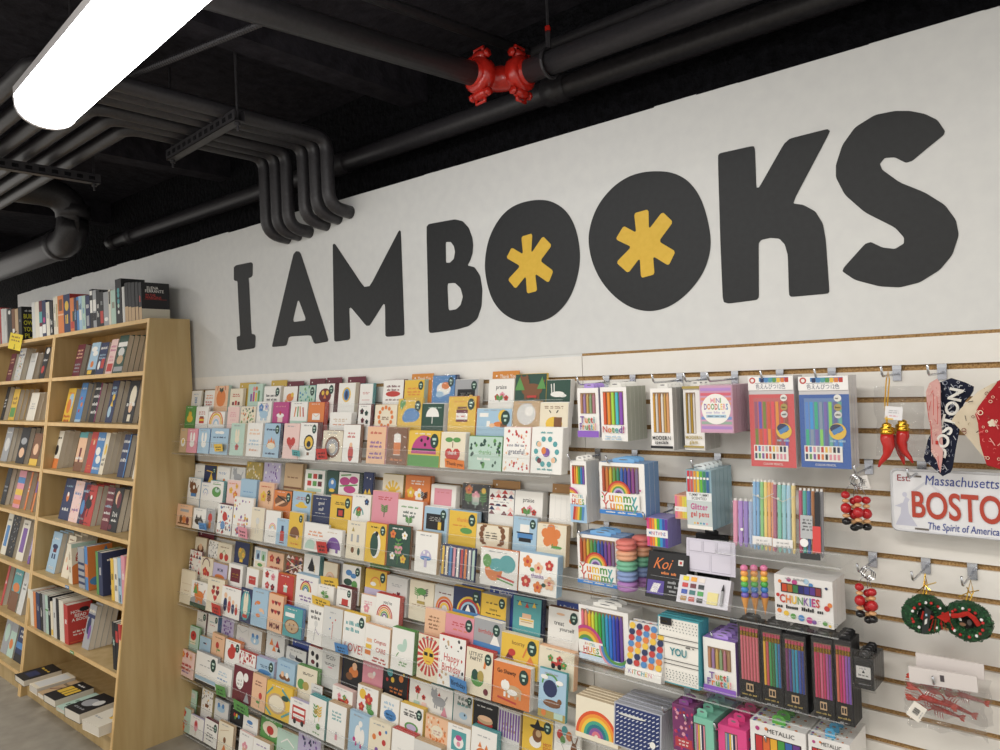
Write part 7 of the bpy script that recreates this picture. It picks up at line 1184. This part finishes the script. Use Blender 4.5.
rbox('you', .018, 3, 'notecard_box', 'notecard set', 'dotted notecard box reading YOU with teal edges', f, PRINT, '4fa8b4', tilt=radians(-4))
def f(A):
    A.rect(0, 0, 1, 1, 'efe6cf')
    for i, c in enumerate(['e05a34', 'f09a3c', 'f0c84a', '4aa88a', '2f7a8a', '8a5a9a', 'd87a8a']): A.arch(.5, .12, .49 - .064 * (i + 1), .49 - .064 * i, c, n=18)
rbox('rain', .016, 5, 'notepad', 'notepad', 'cream notepad with a big rainbow on the lowest shelf', f, PRINT, 'd8c4a4', tilt=radians(-6))
def f(A):
    A.rect(.03, .03, .97, .97, '2b3a6e')
    for i in range(11):
        for j in range(9): A.line(.06 + i * .085, .08 + j * .1, .11 + i * .085, .12 + j * .1, .018, 'd8dcea')
    A.disc(.84, .28, .06, 'w'); A.oval(.4, .78, .3, .03, 'e')
rbox('navy', .022, 5, 'notebook', 'notebook', 'navy notebook with white dashes beside the rainbow notepad', f, PRINT, 'b9bcc6', tilt=radians(-6))
def f(A): A.rect(.04, .02, .96, .96, '7a3a6a'); A.dots(40, ['c83a6a', '5a3a8a', 'e0a0b0', 'a83a3c'], .04, .1); A.rect(.1, .1, .9, .3, 'b8404a'); A.scrib(.5, .24, .05, .6, 'w', 2)
rbox('purp', .02, 3, 'pen_pouch', 'pen set', 'purple patterned pouch of pens on the lowest hook', f, GLOSS, '8a4a7a', '8a4a90')
for key, c, c2, lab in (('mint', '86c8b0', 'd87fa0', 'mint green pencil case box with four hang tabs'), ('pink', 'e2508f', '5a8ac0', 'hot pink pencil case box with four hang tabs')):
    x0, x1, z0, z1, Y = G[key]; w, h = x1 - x0, z1 - z0; t = .036
    for k in range(4):
        if k == 0:
            mb = MB(); mb.box(-w / 2, w / 2, 0, t, 0, h, c, PRINT); A = Art(mb, w, h, 0, None, 3); A.rect(.24, .3, .68, .88, '6a5a50')
            for i in range(6): A.rect(.26 + i * .07, .32, .31 + i * .07, .86, ['a', c2, 'y', 'w', 'n', 'p'][i])
            A.disc(.5, .18, .28, 'f0dce6'); A.disc(.5, .2, .12, c2)
            B = Art(mb, t, h, 0, lambda x, z, q: (w / 2 + .0002 * (q + 1), x, z), 4)
            for i in range(4): B.heart(.5, .2 + i * .2, .16, c2)
            o = mb.build('pencil_case_box', None, False, .002); tab(o, w * .4, .02, h, t * .3, c); at(o, ((x0 + x1) / 2, Y, z0)); tag(o, lab, 'pencil case', lab + ' stack')
        else: dup(o, ((x0 + x1) / 2, Y + (t + .001) * k, z0), 'copy behind the ' + lab, lab + ' stack')
for key, tc, lab in (('dot', '5aaa48', 'white dotted paint stick box with green hang tabs'), ('dot2', '4aa3cf', 'white dotted paint stick box with blue hang tabs')):
    x0, x1, z0, z1, Y = G[key]; w, h = x1 - x0, z1 - z0; t = .032
    mb = MB(); mb.box(-w / 2, w / 2, 0, t, 0, h, 'f1efec'); A = Art(mb, w, h, 0, None, 3); A.rect(.08, .2, .92, .7, '3a2a2c')
    for i, q in enumerate(['c83a3c', 'e0703c', 'e8b03c', '4a9a4a', '3c6ab0', '6a3c8a']): A.rect(.1 + i * .135, .22, .22 + i * .135, .68, q)
    A.text('METALLIC', .56, .85, .1, 'k', .5, .0); A.disc(.14, .85, .04, 'v'); A.disc(.3, .88, .03, 'o')
    T = Art(mb, w, t, 0, lambda x, z, q: (-w / 2 + x, z, h + .0002 * (q + 1)), 9); T.dots(14, ['y', 'b', 'p', 'o', 'v', 't'], .03, .05)
    o = mb.build('paint_stick_box'); tab(o, w * .24, .022, h, t * .4, tc); at(o, ((x0 + x1) / 2, Y, z0)); tag(o, lab, 'paint stick set', lab + ' stack'); stack(o, 4, 0, t + .001, 'copy behind the ' + lab, lab + ' stack')
def f(A): A.rect(.02, .02, .98, .98, '1a1a1c'); A.rect(.12, .34, .84, .72, 'f0efec'); A.tri(.48, .55, .1, 'k'); A.scrib(.48, .44, .06, .5, 'k', 1); A.scrib(.48, .65, .04, .4, 'a', 1); A.scrib(.5, .16, .05, .5, 'a', 1)
o, w, h = rbox('blackc', .016, 5, 'magnet_card', 'souvenir magnet', 'small black carded magnet in a shiny bag', f, GLOSS, '1c1c1e', '202022')
mb = MB(); mb.face([(-w / 2 - .004, -.004, -.004), (w / 2 + .004, -.004, -.004), (w / 2 + .004, -.005, h + .02), (-w / 2 - .004, -.005, h + .02)], 'w', CRINK); mb.build('clear_bag', o)

# ------------------------------------------------------------------ licence plate
x0, x1, z0, z1, Y = G['plate']; w, h = x1 - x0, z1 - z0
def rrect(w, h, r, n=5):
    P = []
    for cx, cz, a in ((w / 2 - r, -h / 2 + r, -pi / 2), (w / 2 - r, h / 2 - r, 0), (-w / 2 + r, h / 2 - r, pi / 2), (-w / 2 + r, -h / 2 + r, pi)):
        P += [(cx + r * cos(a + pi / 2 * i / n), cz + r * sin(a + pi / 2 * i / n)) for i in range(n + 1)]
    return P
e = tag(empty('licence_plate', ((x0 + x1) / 2, Y, (z0 + z1) / 2), radians(-1)), 'white souvenir licence plate with red BOSTON and blue Massachusetts lettering', 'licence plate')
mb = MB(); mb.prism(rrect(w, h, .014), 0, .0015, 'e6e7ea', GLOSS); A_ = rrect(w, h, .014); B_ = rrect(w - .012, h - .012, .011)
n = len(A_)
for i in range(n):
    j = (i + 1) % n; m0 = [((A_[q][0] + B_[q][0]) / 2, -.004, (A_[q][1] + B_[q][1]) / 2) for q in (i, j)]
    mb.mesh([(A_[i][0], -.0003, A_[i][1]), (A_[j][0], -.0003, A_[j][1]), m0[1], m0[0], (B_[i][0], -.0003, B_[i][1]), (B_[j][0], -.0003, B_[j][1])], [(0, 1, 2, 3), (3, 2, 5, 4)], 'dcdee2', GLOSS)
A = Art(mb, w, h, 0, None, 2, z0=-h / 2)
A.poly([(.03, .1), (.19, .1), (.13, .3), (.125, .46), (.14, .52), (.11, .56), (.09, .46), (.03, .4), (.075, .38), (.07, .28)], 'c6c8d8'); A.oval(.105, .59, .018, .04, 'c6c8d8')
A.poly([(.16, .66), (.27, .84), (.37, .66), (.35, .64), (.27, .8), (.18, .64)], 'd2d4da')
for u, v in ((.13, .87), (.8, .87), (.17, .05), (.78, .05)): A.rect(u, v, u + .1, v + .03, '6a625c')
A.text('Est.', .1, .855, .1, '96303c', .1); A.text('Massachusetts', .5, .84, .15, '2a3f8f', .5, .0, .15); A.text('The Spirit of America', .5, .13, .11, '2a3f8f', .48, .004, .15)
mb.build('plate', e, False)
mb = MB(); vs, fs, wd = glyphs('BOSTON', .018, 0., 6); sx = .765 * w / wd; sz = .4 * h
mb.mesh([(-w / 2 + .145 * w + x * sx, -.0028, -.245 * h + z * sz) for x, z in vs], fs, 'b5402c', GLOSS)
mb.build('raised_letters', e)

# ------------------------------------------------------------------ wreath ornaments
def wreath(c, R, r, rx, ry, rz, label, photo):
    e = tag(empty('wreath_ornament', c), label, 'ornament'); e.rotation_euler = (rx, ry, rz); rg = random.Random(len(label))
    mb = MB(); N = 40
    mb.tube([(R * cos(2 * pi * k / N), 0, R * .92 * sin(2 * pi * k / N)) for k in range(N + 1)], [r * (.9 + .2 * rg.random()) for _ in range(N + 1)], '1f4a2c', LEAFY, 8, False)
    for i in range(420):
        a, b = rg.uniform(0, 2 * pi), rg.uniform(0, 2 * pi); rr = r * 1.0
        p = Vector(((R + rr * cos(b)) * cos(a), rr * sin(b), (R + rr * cos(b)) * .92 * sin(a)))
        q = Vector((cos(b) * cos(a), sin(b), cos(b) * sin(a))).normalized(); t = q.orthogonal().normalized(); t.rotate(Matrix.Rotation(rg.uniform(0, 6), 3, q)); s_ = q.cross(t)
        l = rg.uniform(.004, .007); mb.face([p - s_ * l * .4, p + t * l + q * .002, p + s_ * l * .4, p - t * l * .3 + q * .003], ['2c6a3c', '3a7a48', '245a34', '1c4528'][i % 4], LEAFY)
    mb.build('foliage', e)
    mb = MB()
    for i in range(16):
        a = 2 * pi * i / 16 + rg.random() * .3; mb.ball((R * cos(a), -r * 1.05, R * .92 * sin(a)), .0034, ['c83030', 'f0f0f0', 'b02828'][i % 3], GLOSS, 6)
    mb.build('berries', e)
    mb = MB()
    if photo:
        for sg in (-1, 1): mb.mesh([(R * .45 + sg * .002, -r * 1.3, 0), (R * .45 + sg * .026, -r * 1.5, .014), (R * .45 + sg * .03, -r * 1.3, -.004), (R * .45 + sg * .02, -r * 1.5, -.012)], [(0, 1, 2, 3)], 'b83028', CLOTH)
        for k in range(7): mb.mesh([(R * .3 + k * .005, -r * 1.3, -.004), (R * .34 + k * .005, -r * 1.4, -.004), (R * .16 + k * .008, -r * 1.2, -R * .9 - .006 * (k % 3)), (R * .08 + k * .008, -r * 1.2, -R * .86)], [(0, 1, 2, 3)], ['a82c24', '7a3a24', '2c6a3c'][k % 3], CLOTH)
    else: mb.tube([(-R * .8, -r * 1.1, R * .3), (-R * .3, -r * 1.3, R * .45), (0, -r * 1.4, R * .62), (R * .2, -r * 1.5, R * .7), (R * .5, -r * 1.3, R * .45), (R * .75, -r * 1.1, R * .0)], .0055, 'b83028', CLOTH, 6)
    mb.build('ribbon', e)
    mb = MB()
    if photo: mb.prism([(-R * .5, -R * 1.15), (-R * .1, -R * 1.05), (R * .16, R * .45), (-R * .2, R * .75)], -r * 1.6, -r * 1.2, '232a28', PRINT); mb.ball((R * .1, 0, -R * .1), R * .6, '1f2420', LEAFY, 10, (1, .3, 1)); A = Art(mb, R * .4, R, -r * 1.72, None, 1, x0=-R * .36, z0=-R * .5); A.poly([(.1, .0), (.5, .1), (.6, .45), (.2, .35)], 'e'); A.rect(.3, .6, .6, .75, 's'); mb.build('figure', e)
    else:
        mb.ball((0, .0, -.002), R * .52, '26201c', LEAFY, 10, (1, .3, .9)); A = Art(mb, R, R, -.014, None, 1, x0=-R * .5, z0=-R * .45); A.poly([(.05, .75), (.2, .8), (.26, .5), (.14, .5)], 'e'); A.oval(.3, .3, .2, .12, '7a5a40'); A.oval(.7, .5, .14, .2, '4a4440'); mb.build('figure', e)
    mb = MB(); mb.tube([(-.002, 0, R + r * .8), (.001, .004, R + .03), (.006, .008, R + .055), (.01, .01, R + .03), (.004, 0, R + r * .8)], .0014, 'd8b048', METAL, 5)
    for k in range(4): mb.tube([(.004, .004, R + .03), (.004 + .02 * cos(k * 1.7), -.004, R + .03 + .016 * sin(k * 1.7 + .6))], .0012, 'd8b048', METAL, 5)
    mb.build('gold_cord', e)
wreath(W1[:3], W1[3], .0145, 0, 0, radians(30), 'green wreath ornament with red bow and dark plaque', True)
wreath(W2[:3], W2[3], .0145, 0, 0, radians(-6), 'green wreath ornament with open dark centre, rightmost', False)

# ------------------------------------------------------------------ red horn charms, bandanas, lobsters, bead key rings
def horn(c, dirx, label, s=1., rz=0.):
    e = tag(empty('horn_charm', c, rz), label, 'charm', 'red horn charms on one hook')
    P = [(0, 0, 0), (.0, -.001, -.014 * s), (.003 * s * dirx, -.002, -.03 * s), (-.002 * dirx * s, -.002, -.05 * s), (-.014 * s * dirx, -.002, -.066 * s), (-.02 * s * dirx, -.002, -.078 * s)]
    mb = MB(); mb.tube(P, [.013 * s, .0145 * s, .0125 * s, .008 * s, .005 * s, .002 * s], 'c02a26', GLOSS, 14); mb.build('horn', e, True)
    mb = MB(); mb.lathe([(.014 * s, -.002), (.0155 * s, .001), (.0155 * s, .004), (.012 * s, .006), (.0145 * s, .009), (.0145 * s, .012), (.009 * s, .015), (.011 * s, .018), (.006 * s, .023), (.0003, .024)], (0, 0, 0), 'd8a83c', METAL, 16); mb.build('gold_cap', e, True)
    return e
hx, hy, hz = HORN
e = horn((hx, hy, hz), 1, 'front red horn charm with gold cap on yellow cord', 1.)
mb = MB(); mb.tube([(0, 0, .022), (-.003, .004, .07), (.0, .012, .12), (.003, .018, .14), (.006, .014, .12), (.003, .004, .07), (.001, 0, .022)], .0016, 'cf9f35', CLOTH, 6); mb.build('cord', e)
horn((hx + .028, hy + .02, hz + .006), -1, 'second red horn charm half hidden in clear bag', .95)
horn((hx + .018, hy + .036, hz - .004), -.4, 'third red horn charm at the back of the hook', .9)
mb = MB(); rg = random.Random(3); nx, nz = 7, 9
V = [[(-.05 + .1 * i / (nx - 1) + rg.uniform(-.003, .003), rg.uniform(-.012, .006) + .018, -.055 + .16 * j / (nz - 1)) for i in range(nx)] for j in range(nz)]
for j in range(nz - 1):
    for i in range(nx - 1): mb.face([V[j][i], V[j][i + 1], V[j + 1][i + 1], V[j + 1][i]], 'w', CRINK)
o = mb.build('clear_bag'); at(o, (hx + .022, hy + .004, hz)); tag(o, 'crinkled clear bag around the red horn charms', 'bag')
mb = MB(); mb.box(-.018, .018, 0, .0008, 0, .03, 'e9e8ea'); A = Art(mb, .036, .03, 0, None, 1); A.scrib(.5, .7, .1, .7, 'a', 2); A.scrib(.5, .3, .1, .5, 'p', 1); A.rect(0, 0, .5, .1, 'y')
o = mb.build('swing_tag'); at(o, (hx + .014, hy + .0, hz + .03), (0, radians(5), 0)); tag(o, 'white paper tag between the red horn charms', 'tag')

def bandana(poly, y, col, fn, label, seed, name='bandana', thick=.004):
    xs = [p[0] for p in poly]; zs = [p[1] for p in poly]; X0, X1, Z0, Z1 = min(xs), max(xs), min(zs), max(zs); w, h = X1 - X0, Z1 - Z0
    wave = lambda x, z: .006 * sin(x * 70 + seed) + .004 * sin(z * 45 + x * 30 + seed * 2)
    mb = MB(); N = 14
    # cloth body: fan of strips between the left and right outlines
    def span(z):
        hit = []
        for i in range(len(poly)):
            (xa, za), (xb, zb) = poly[i], poly[(i + 1) % len(poly)]
            if (za - z) * (zb - z) <= 0 and abs(za - zb) > 1e-9: hit.append(xa + (xb - xa) * (z - za) / (zb - za))
        return (min(hit), max(hit)) if hit else None
    rows = []
    M = 22
    for j in range(M + 1):
        z = Z0 + h * (j + .002 if j == 0 else j - .002 if j == M else j) / M; sp = span(z)
        rows.append([(sp[0] + (sp[1] - sp[0]) * i / N, wave(sp[0] + (sp[1] - sp[0]) * i / N, z), z) for i in range(N + 1)])
    cx, cz = (X0 + X1) / 2, Z1
    for j in range(M):
        for i in range(N):
            q = [rows[j][i], rows[j][i + 1], rows[j + 1][i + 1], rows[j + 1][i]]
            mb.face([(a - cx, b, c - cz) for a, b, c in q], col, CLOTH)
            mb.face([(a - cx, b + thick, c - cz) for a, b, c in q][::-1], col, CLOTH)
    def inside(x, z):
        c = False
        for i in range(len(poly)):
            (xa, za), (xb, zb) = poly[i], poly[(i + 1) % len(poly)]
            if (za > z) != (zb > z) and x < (xb - xa) * (z - za) / (zb - za) + xa: c = not c
        return c
    o = mb.build(name, None, True)
    pm = MB(); A = Art(pm, w, h, 0, lambda x, z, k: (X0 + x - cx, wave(X0 + x, Z0 + z) - .0015 - .0003 * (k % 30), Z0 + z - cz), seed, CLOTH); fn(A)
    keep = [k for k, f_ in enumerate(pm.f) if all(inside(pm.v[i][0] + cx, pm.v[i][2] + cz) for i in f_)]
    if keep:
        pm.f = [pm.f[k] for k in keep]; pm.c = [pm.c[k] for k in keep]; pm.m = [pm.m[k] for k in keep]; pm.build('printed_pattern', o)
    at(o, (cx, y, cz)); tag(o, label, 'bandana'); return o
def blobs(n, cols, r0, r1, kinds='DLAF'):
    def f(A):
        rg = A.rng
        for i in range(n):
            u, v, c, k = rg.uniform(.03, .97), rg.uniform(.03, .97), cols[i % len(cols)], kinds[i % len(kinds)]; r = rg.uniform(r0, r1)
            if k == 'D': A.arch(u, v, r * .7, r, c, 0, 2 * pi, 10)
            elif k == 'L': a = rg.uniform(0, 3); A.line(u, v, u + r * 2 * cos(a), v + r * 2 * sin(a), r * .35, c)
            elif k == 'A': A.arch(u, v, r * .6, r, c, rg.uniform(0, 3), rg.uniform(3, 5), 8)
            else: A.flower(u, v, r, c, c)
    return f
def boston(A):
    blobs(170, ['c9ccd4', '8a90a0'], .02, .05, 'DLA')(A)
    vs, fs, wd = glyphs('BOSTON', .03, 0., 4); L = A.h * .72; ang = radians(BAND['ang']); s_ = L / wd
    A.n = 28
    for f_ in fs:
        P = []
        for i in f_:
            x, z = vs[i][0] * s_, (vs[i][1] - .5) * s_ * .9
            P.append((A.w * BAND['u'] + x * cos(ang) - z * sin(ang), A.h * BAND['v'] + x * sin(ang) + z * cos(ang)))
        A.mb.face([A.to3(a, b, A.n) for a, b in P], 'e8e6e0', CLOTH)
bandana(BAND['pink'], -.145, 'd9aaa4', lambda A: (blobs(60, ['c8453f', 'ead0c4', 'b86a66'], .06, .14, 'LDA')(A), A.rect(.02, .74, .24, .8, 'r'), A.rect(.5, .3, .7, .34, 'r')), 'narrow folded pink and red patterned bandana, leftmost of four', 1)
bandana(BAND['navy'], -.125, '23273a', boston, 'dark navy bandana printed with BOSTON and white doodles', 2)
bandana(BAND['cream'], -.14, 'e3d6bd', blobs(46, ['4a4440', '8a4a40', 'b9a88a'], .02, .05, 'LDA'), 'cream bandana with dark doodles between navy and red ones', 3)
bandana(BAND['red'], -.155, 'b02a30', lambda A: (blobs(60, ['f0ddc4', 'e8a9a0', 'd86a68'], .03, .07, 'DLA')(A), A.flower(.38, .5, .1, 'f0e4cc', 'f0e4cc'), A.flower(.8, .4, .1, 'f0e4cc', 'f0e4cc')), 'red bandana with cream doodles at the right edge', 4)

# lobster bags
def lobster(c, s, rz, label, tilt):
    e = tag(empty('toy_lobster', c), label, 'toy lobster', 'bagged red toy lobsters'); e.rotation_euler = (0, tilt, rz)
    R_ = ['c8372a', 'b82e24', 'd04a36']
    mb = MB(); mb.tube([(0, 0, 0), (.012 * s, 0, 0), (.03 * s, 0, 0), (.046 * s, 0, 0)], [.003 * s, .0095 * s, .0115 * s, .009 * s], R_[0], GLOSS, 10)
    for i in range(6): mb.tube([(.046 * s + i * .009 * s, 0, 0), (.05 * s + i * .009 * s, 0, 0), (.055 * s + i * .009 * s, 0, 0)], [.0085 * s - i * .0007 * s, .0098 * s - i * .0008 * s, .0082 * s - i * .0008 * s], R_[i % 2], GLOSS, 10)
    for k in (-1, 0, 1): mb.tube([(.098 * s, 0, 0), (.112 * s, .0, k * .008 * s), (.12 * s, 0, k * .012 * s)], [.003 * s, .006 * s, .002 * s], R_[2], GLOSS, 6)
    body = mb.build('body', e, True)
    for q in (-1, 1):
        mb = MB(); mb.tube([(.01 * s, 0, q * .008 * s), (-.006 * s, 0, q * .02 * s), (-.02 * s, 0, q * .02 * s), (-.034 * s, 0, q * .017 * s), (-.048 * s, 0, q * .012 * s)], [.003 * s, .0035 * s, .007 * s, .0095 * s, .002 * s], R_[2], GLOSS, 8); mb.tube([(-.022 * s, 0, q * .024 * s), (-.036 * s, 0, q * .028 * s), (-.046 * s, 0, q * .022 * s)], [.004 * s, .005 * s, .0015 * s], R_[0], GLOSS, 8); mb.build('claw', e, True)
        for k in range(4):
            mb = MB(); x = (.016 + .009 * k) * s; mb.tube([(x, 0, q * .009 * s), (x + .003 * s, -.002, q * .022 * s), (x + .008 * s, 0, q * .034 * s)], [.0018 * s, .0016 * s, .0008 * s], R_[1], GLOSS, 5); mb.build('leg', e)
        mb = MB(); mb.tube([(0, 0, q * .003 * s), (-.02 * s, -.003, q * .006 * s), (-.05 * s, -.003, q * .004 * s)], .0009 * s, R_[1], GLOSS, 5); mb.build('antenna', e)
lx, ly, lz = LOB
for i, (dx, dy, dz, s, rz, tl, lab) in enumerate(((-.075, -.012, .02, 1.15, 0, .28, 'front toy lobster with claws at lower left'), (-.05, .0, -.012, 1.05, .1, .35, 'lowest toy lobster in the clear bag'), (-.02, .004, .012, 1.1, 0, .42, 'middle toy lobster pointing down right'), (-.085, .012, .05, 1.0, 0, .1, 'upper left toy lobster under the header card'), (-.03, .014, .052, 1.0, 0, -.05, 'upper middle toy lobster under the header card'), (.02, .014, .04, .95, 0, .3, 'right-hand toy lobster in the clear bag'))):
    lobster((lx + dx * .72 - .004, ly + dy, lz + dz * .7 - .006), s * .53, rz, lab, tl - .14)
for k, (dx, dy, dz, lab) in enumerate(((-.012, -.012, -.004, 'front white header card of the lobster bags'), (-.004, .02, .016, 'rear white header card of the lobster bags'))):
    e = tag(empty('bag_header_card', (lx + dx, ly + dy, lz + .055 + dz)), lab, 'header card', 'lobster bag header cards'); e.rotation_euler = (0, radians(-1 if k else -3), 0)
    mb = MB(); mb.box(-.066, .066, -.003, -.002, -.012, .022, 'dcd5d2'); mb.box(-.066, .066, .002, .003, -.012, .022, 'dcd5d2'); mb.box(-.066, .066, -.003, .003, .022, .0228, 'dcd5d2'); mb.build('folded_card', e)
    if k == 0:
        mb = MB(); mb.box(-.004, .004, -.0036, -.003, .0, .014, '4a4448'); mb.build('slot', e)
    mb = MB(); rg = random.Random(8 + k); nx, nz = 12, 9
    V = [[(-.075 + .155 * i / (nx - 1) + rg.uniform(-.004, .004), -.02 + rg.uniform(-.014, .008) * min(1, (nz - 1 - j) / 2) + .02 * (j == nz - 1), -.1 + .09 * j / (nz - 1) + (.0 if j else rg.uniform(-.006, .006))) for i in range(nx)] for j in range(nz)]
    for j in range(nz - 1):
        for i in range(nx - 1): mb.face([V[j][i], V[j][i + 1], V[j + 1][i + 1], V[j + 1][i]], 'w', CRINK)
    mb.build('clear_bag', e)
mb = MB(); mb.box(-.019, .019, 0, .0008, -.014, .014, 'ebe6dc'); A = Art(mb, .038, .028, 0, None, 1, z0=-.014)
for i in range(9): A.rect(.3 + i * .045, .3, .3 + i * .045 + .012 * (1 + i % 3), .75, 'k')
A.scrib(.5, .15, .1, .5, 'a', 1)
o = mb.build('price_tag'); at(o, (lx - .058, ly - .05, lz - .014), (0, radians(-62), 0)); tag(o, 'white barcode price tag on the lobster bag', 'price tag')

# bead key rings (kept plain)
def keyring(c, label, n, seed):
    e = tag(empty('bead_key_ring', c), label, 'key ring'); rg = random.Random(seed)
    mb = MB()
    for k in range(3): mb.tube([(.012 * cos(a * pi / 8) + .003 * k, .004 * k + .003 * sin(a), .012 * sin(a * pi / 8) - .004 * k) for a in range(17)], .0012, 'c9ccd0', METAL, 5)
    mb.build('split_ring', e)
    for i in range(n):
        x, y = (i - (n - 1) / 2) * .0135, .016 * (i % 2) - .008; z = -.012 - .012 * (i % 2) - .004 * (i % 3)
        mb = MB(); mb.tube([(x * .3, y, -.008), (x, y, z - .012)], .0009, 'b9bcc0', METAL, 5); p = z - .014
        for r, hgt, c_ in ((.0105, .018, 'b8242a'), (.0085, .01, 'd9a878'), (.0125, .025, 'b8242a'), (.009, .01, 'd9a878'), (.011, .017, '1c1c1f')):
            mb.ball((x, y, p - hgt / 2), r, c_, GLOSS, 10, (1, 1, hgt / 2 / r)); p -= hgt
        mb.build('bead_string', e, True)
keyring(KEY1, 'cluster of red, tan and black bead key rings left of the licence plate', 4, 1)
keyring(KEY2, 'lower cluster of red and black bead key rings', 3, 2)
mb = MB(); mb.box(-.012, .012, 0, .001, -.016, .016, 'dedbd6'); A = Art(mb, .024, .032, 0, None, 1, z0=-.016); A.scrib(.5, .7, .1, .7, 'k', 2); A.scrib(.5, .3, .1, .6, 'a', 2)
o = mb.build('price_tag'); at(o, (KEY1[0] + .016, KEY1[1] + .008, KEY1[2] - .006), (0, radians(-12), 0)); tag(o, 'white price tag beside the upper bead key rings', 'price tag')
for x, k, L, lab in HOOKS: hook(x, k, L, lab)

# ------------------------------------------------------------------ light, world, camera
def area(loc, sx, sy, e_, rot=(0, 0, 0), col=(1, .97, .93)):
    l = bpy.data.lights.new('ceiling_lamp', 'AREA'); l.shape = 'RECTANGLE'; l.size, l.size_y, l.energy, l.color = sx, sy, e_, col
    o = bpy.data.objects.new('ceiling_lamp', l); COL.objects.link(o); o.location = loc; o.rotation_euler = rot
for loc, sx, sy, e_, col in LAMPS: area(loc, sx, sy, e_, (0, 0, 0), col)
w = bpy.data.worlds.new('room_fill'); scene.world = w; w.use_nodes = True
w.node_tree.nodes['Background'].inputs[0].default_value = (*WORLD[0], 1); w.node_tree.nodes['Background'].inputs[1].default_value = WORLD[1]
cam = bpy.data.cameras.new('camera'); co = bpy.data.objects.new('camera', cam); COL.objects.link(co)
cam.sensor_width = 36; cam.lens = 751 * 36 / 1000; cam.clip_start = .05
M = Matrix(CAMROT).to_4x4(); M.translation = CAMLOC; co.matrix_world = M; scene.camera = co
scene.view_settings.view_transform = 'Standard'; scene.view_settings.look = 'None'; scene.view_settings.exposure = EXPO; scene.view_settings.gamma = 1.
scene.cycles.max_bounces = 8; scene.cycles.transparent_max_bounces = 24; scene.cycles.diffuse_bounces = 3; scene.cycles.glossy_bounces = 3
scene.cycles.caustics_reflective = False; scene.cycles.sample_clamp_indirect = 4.
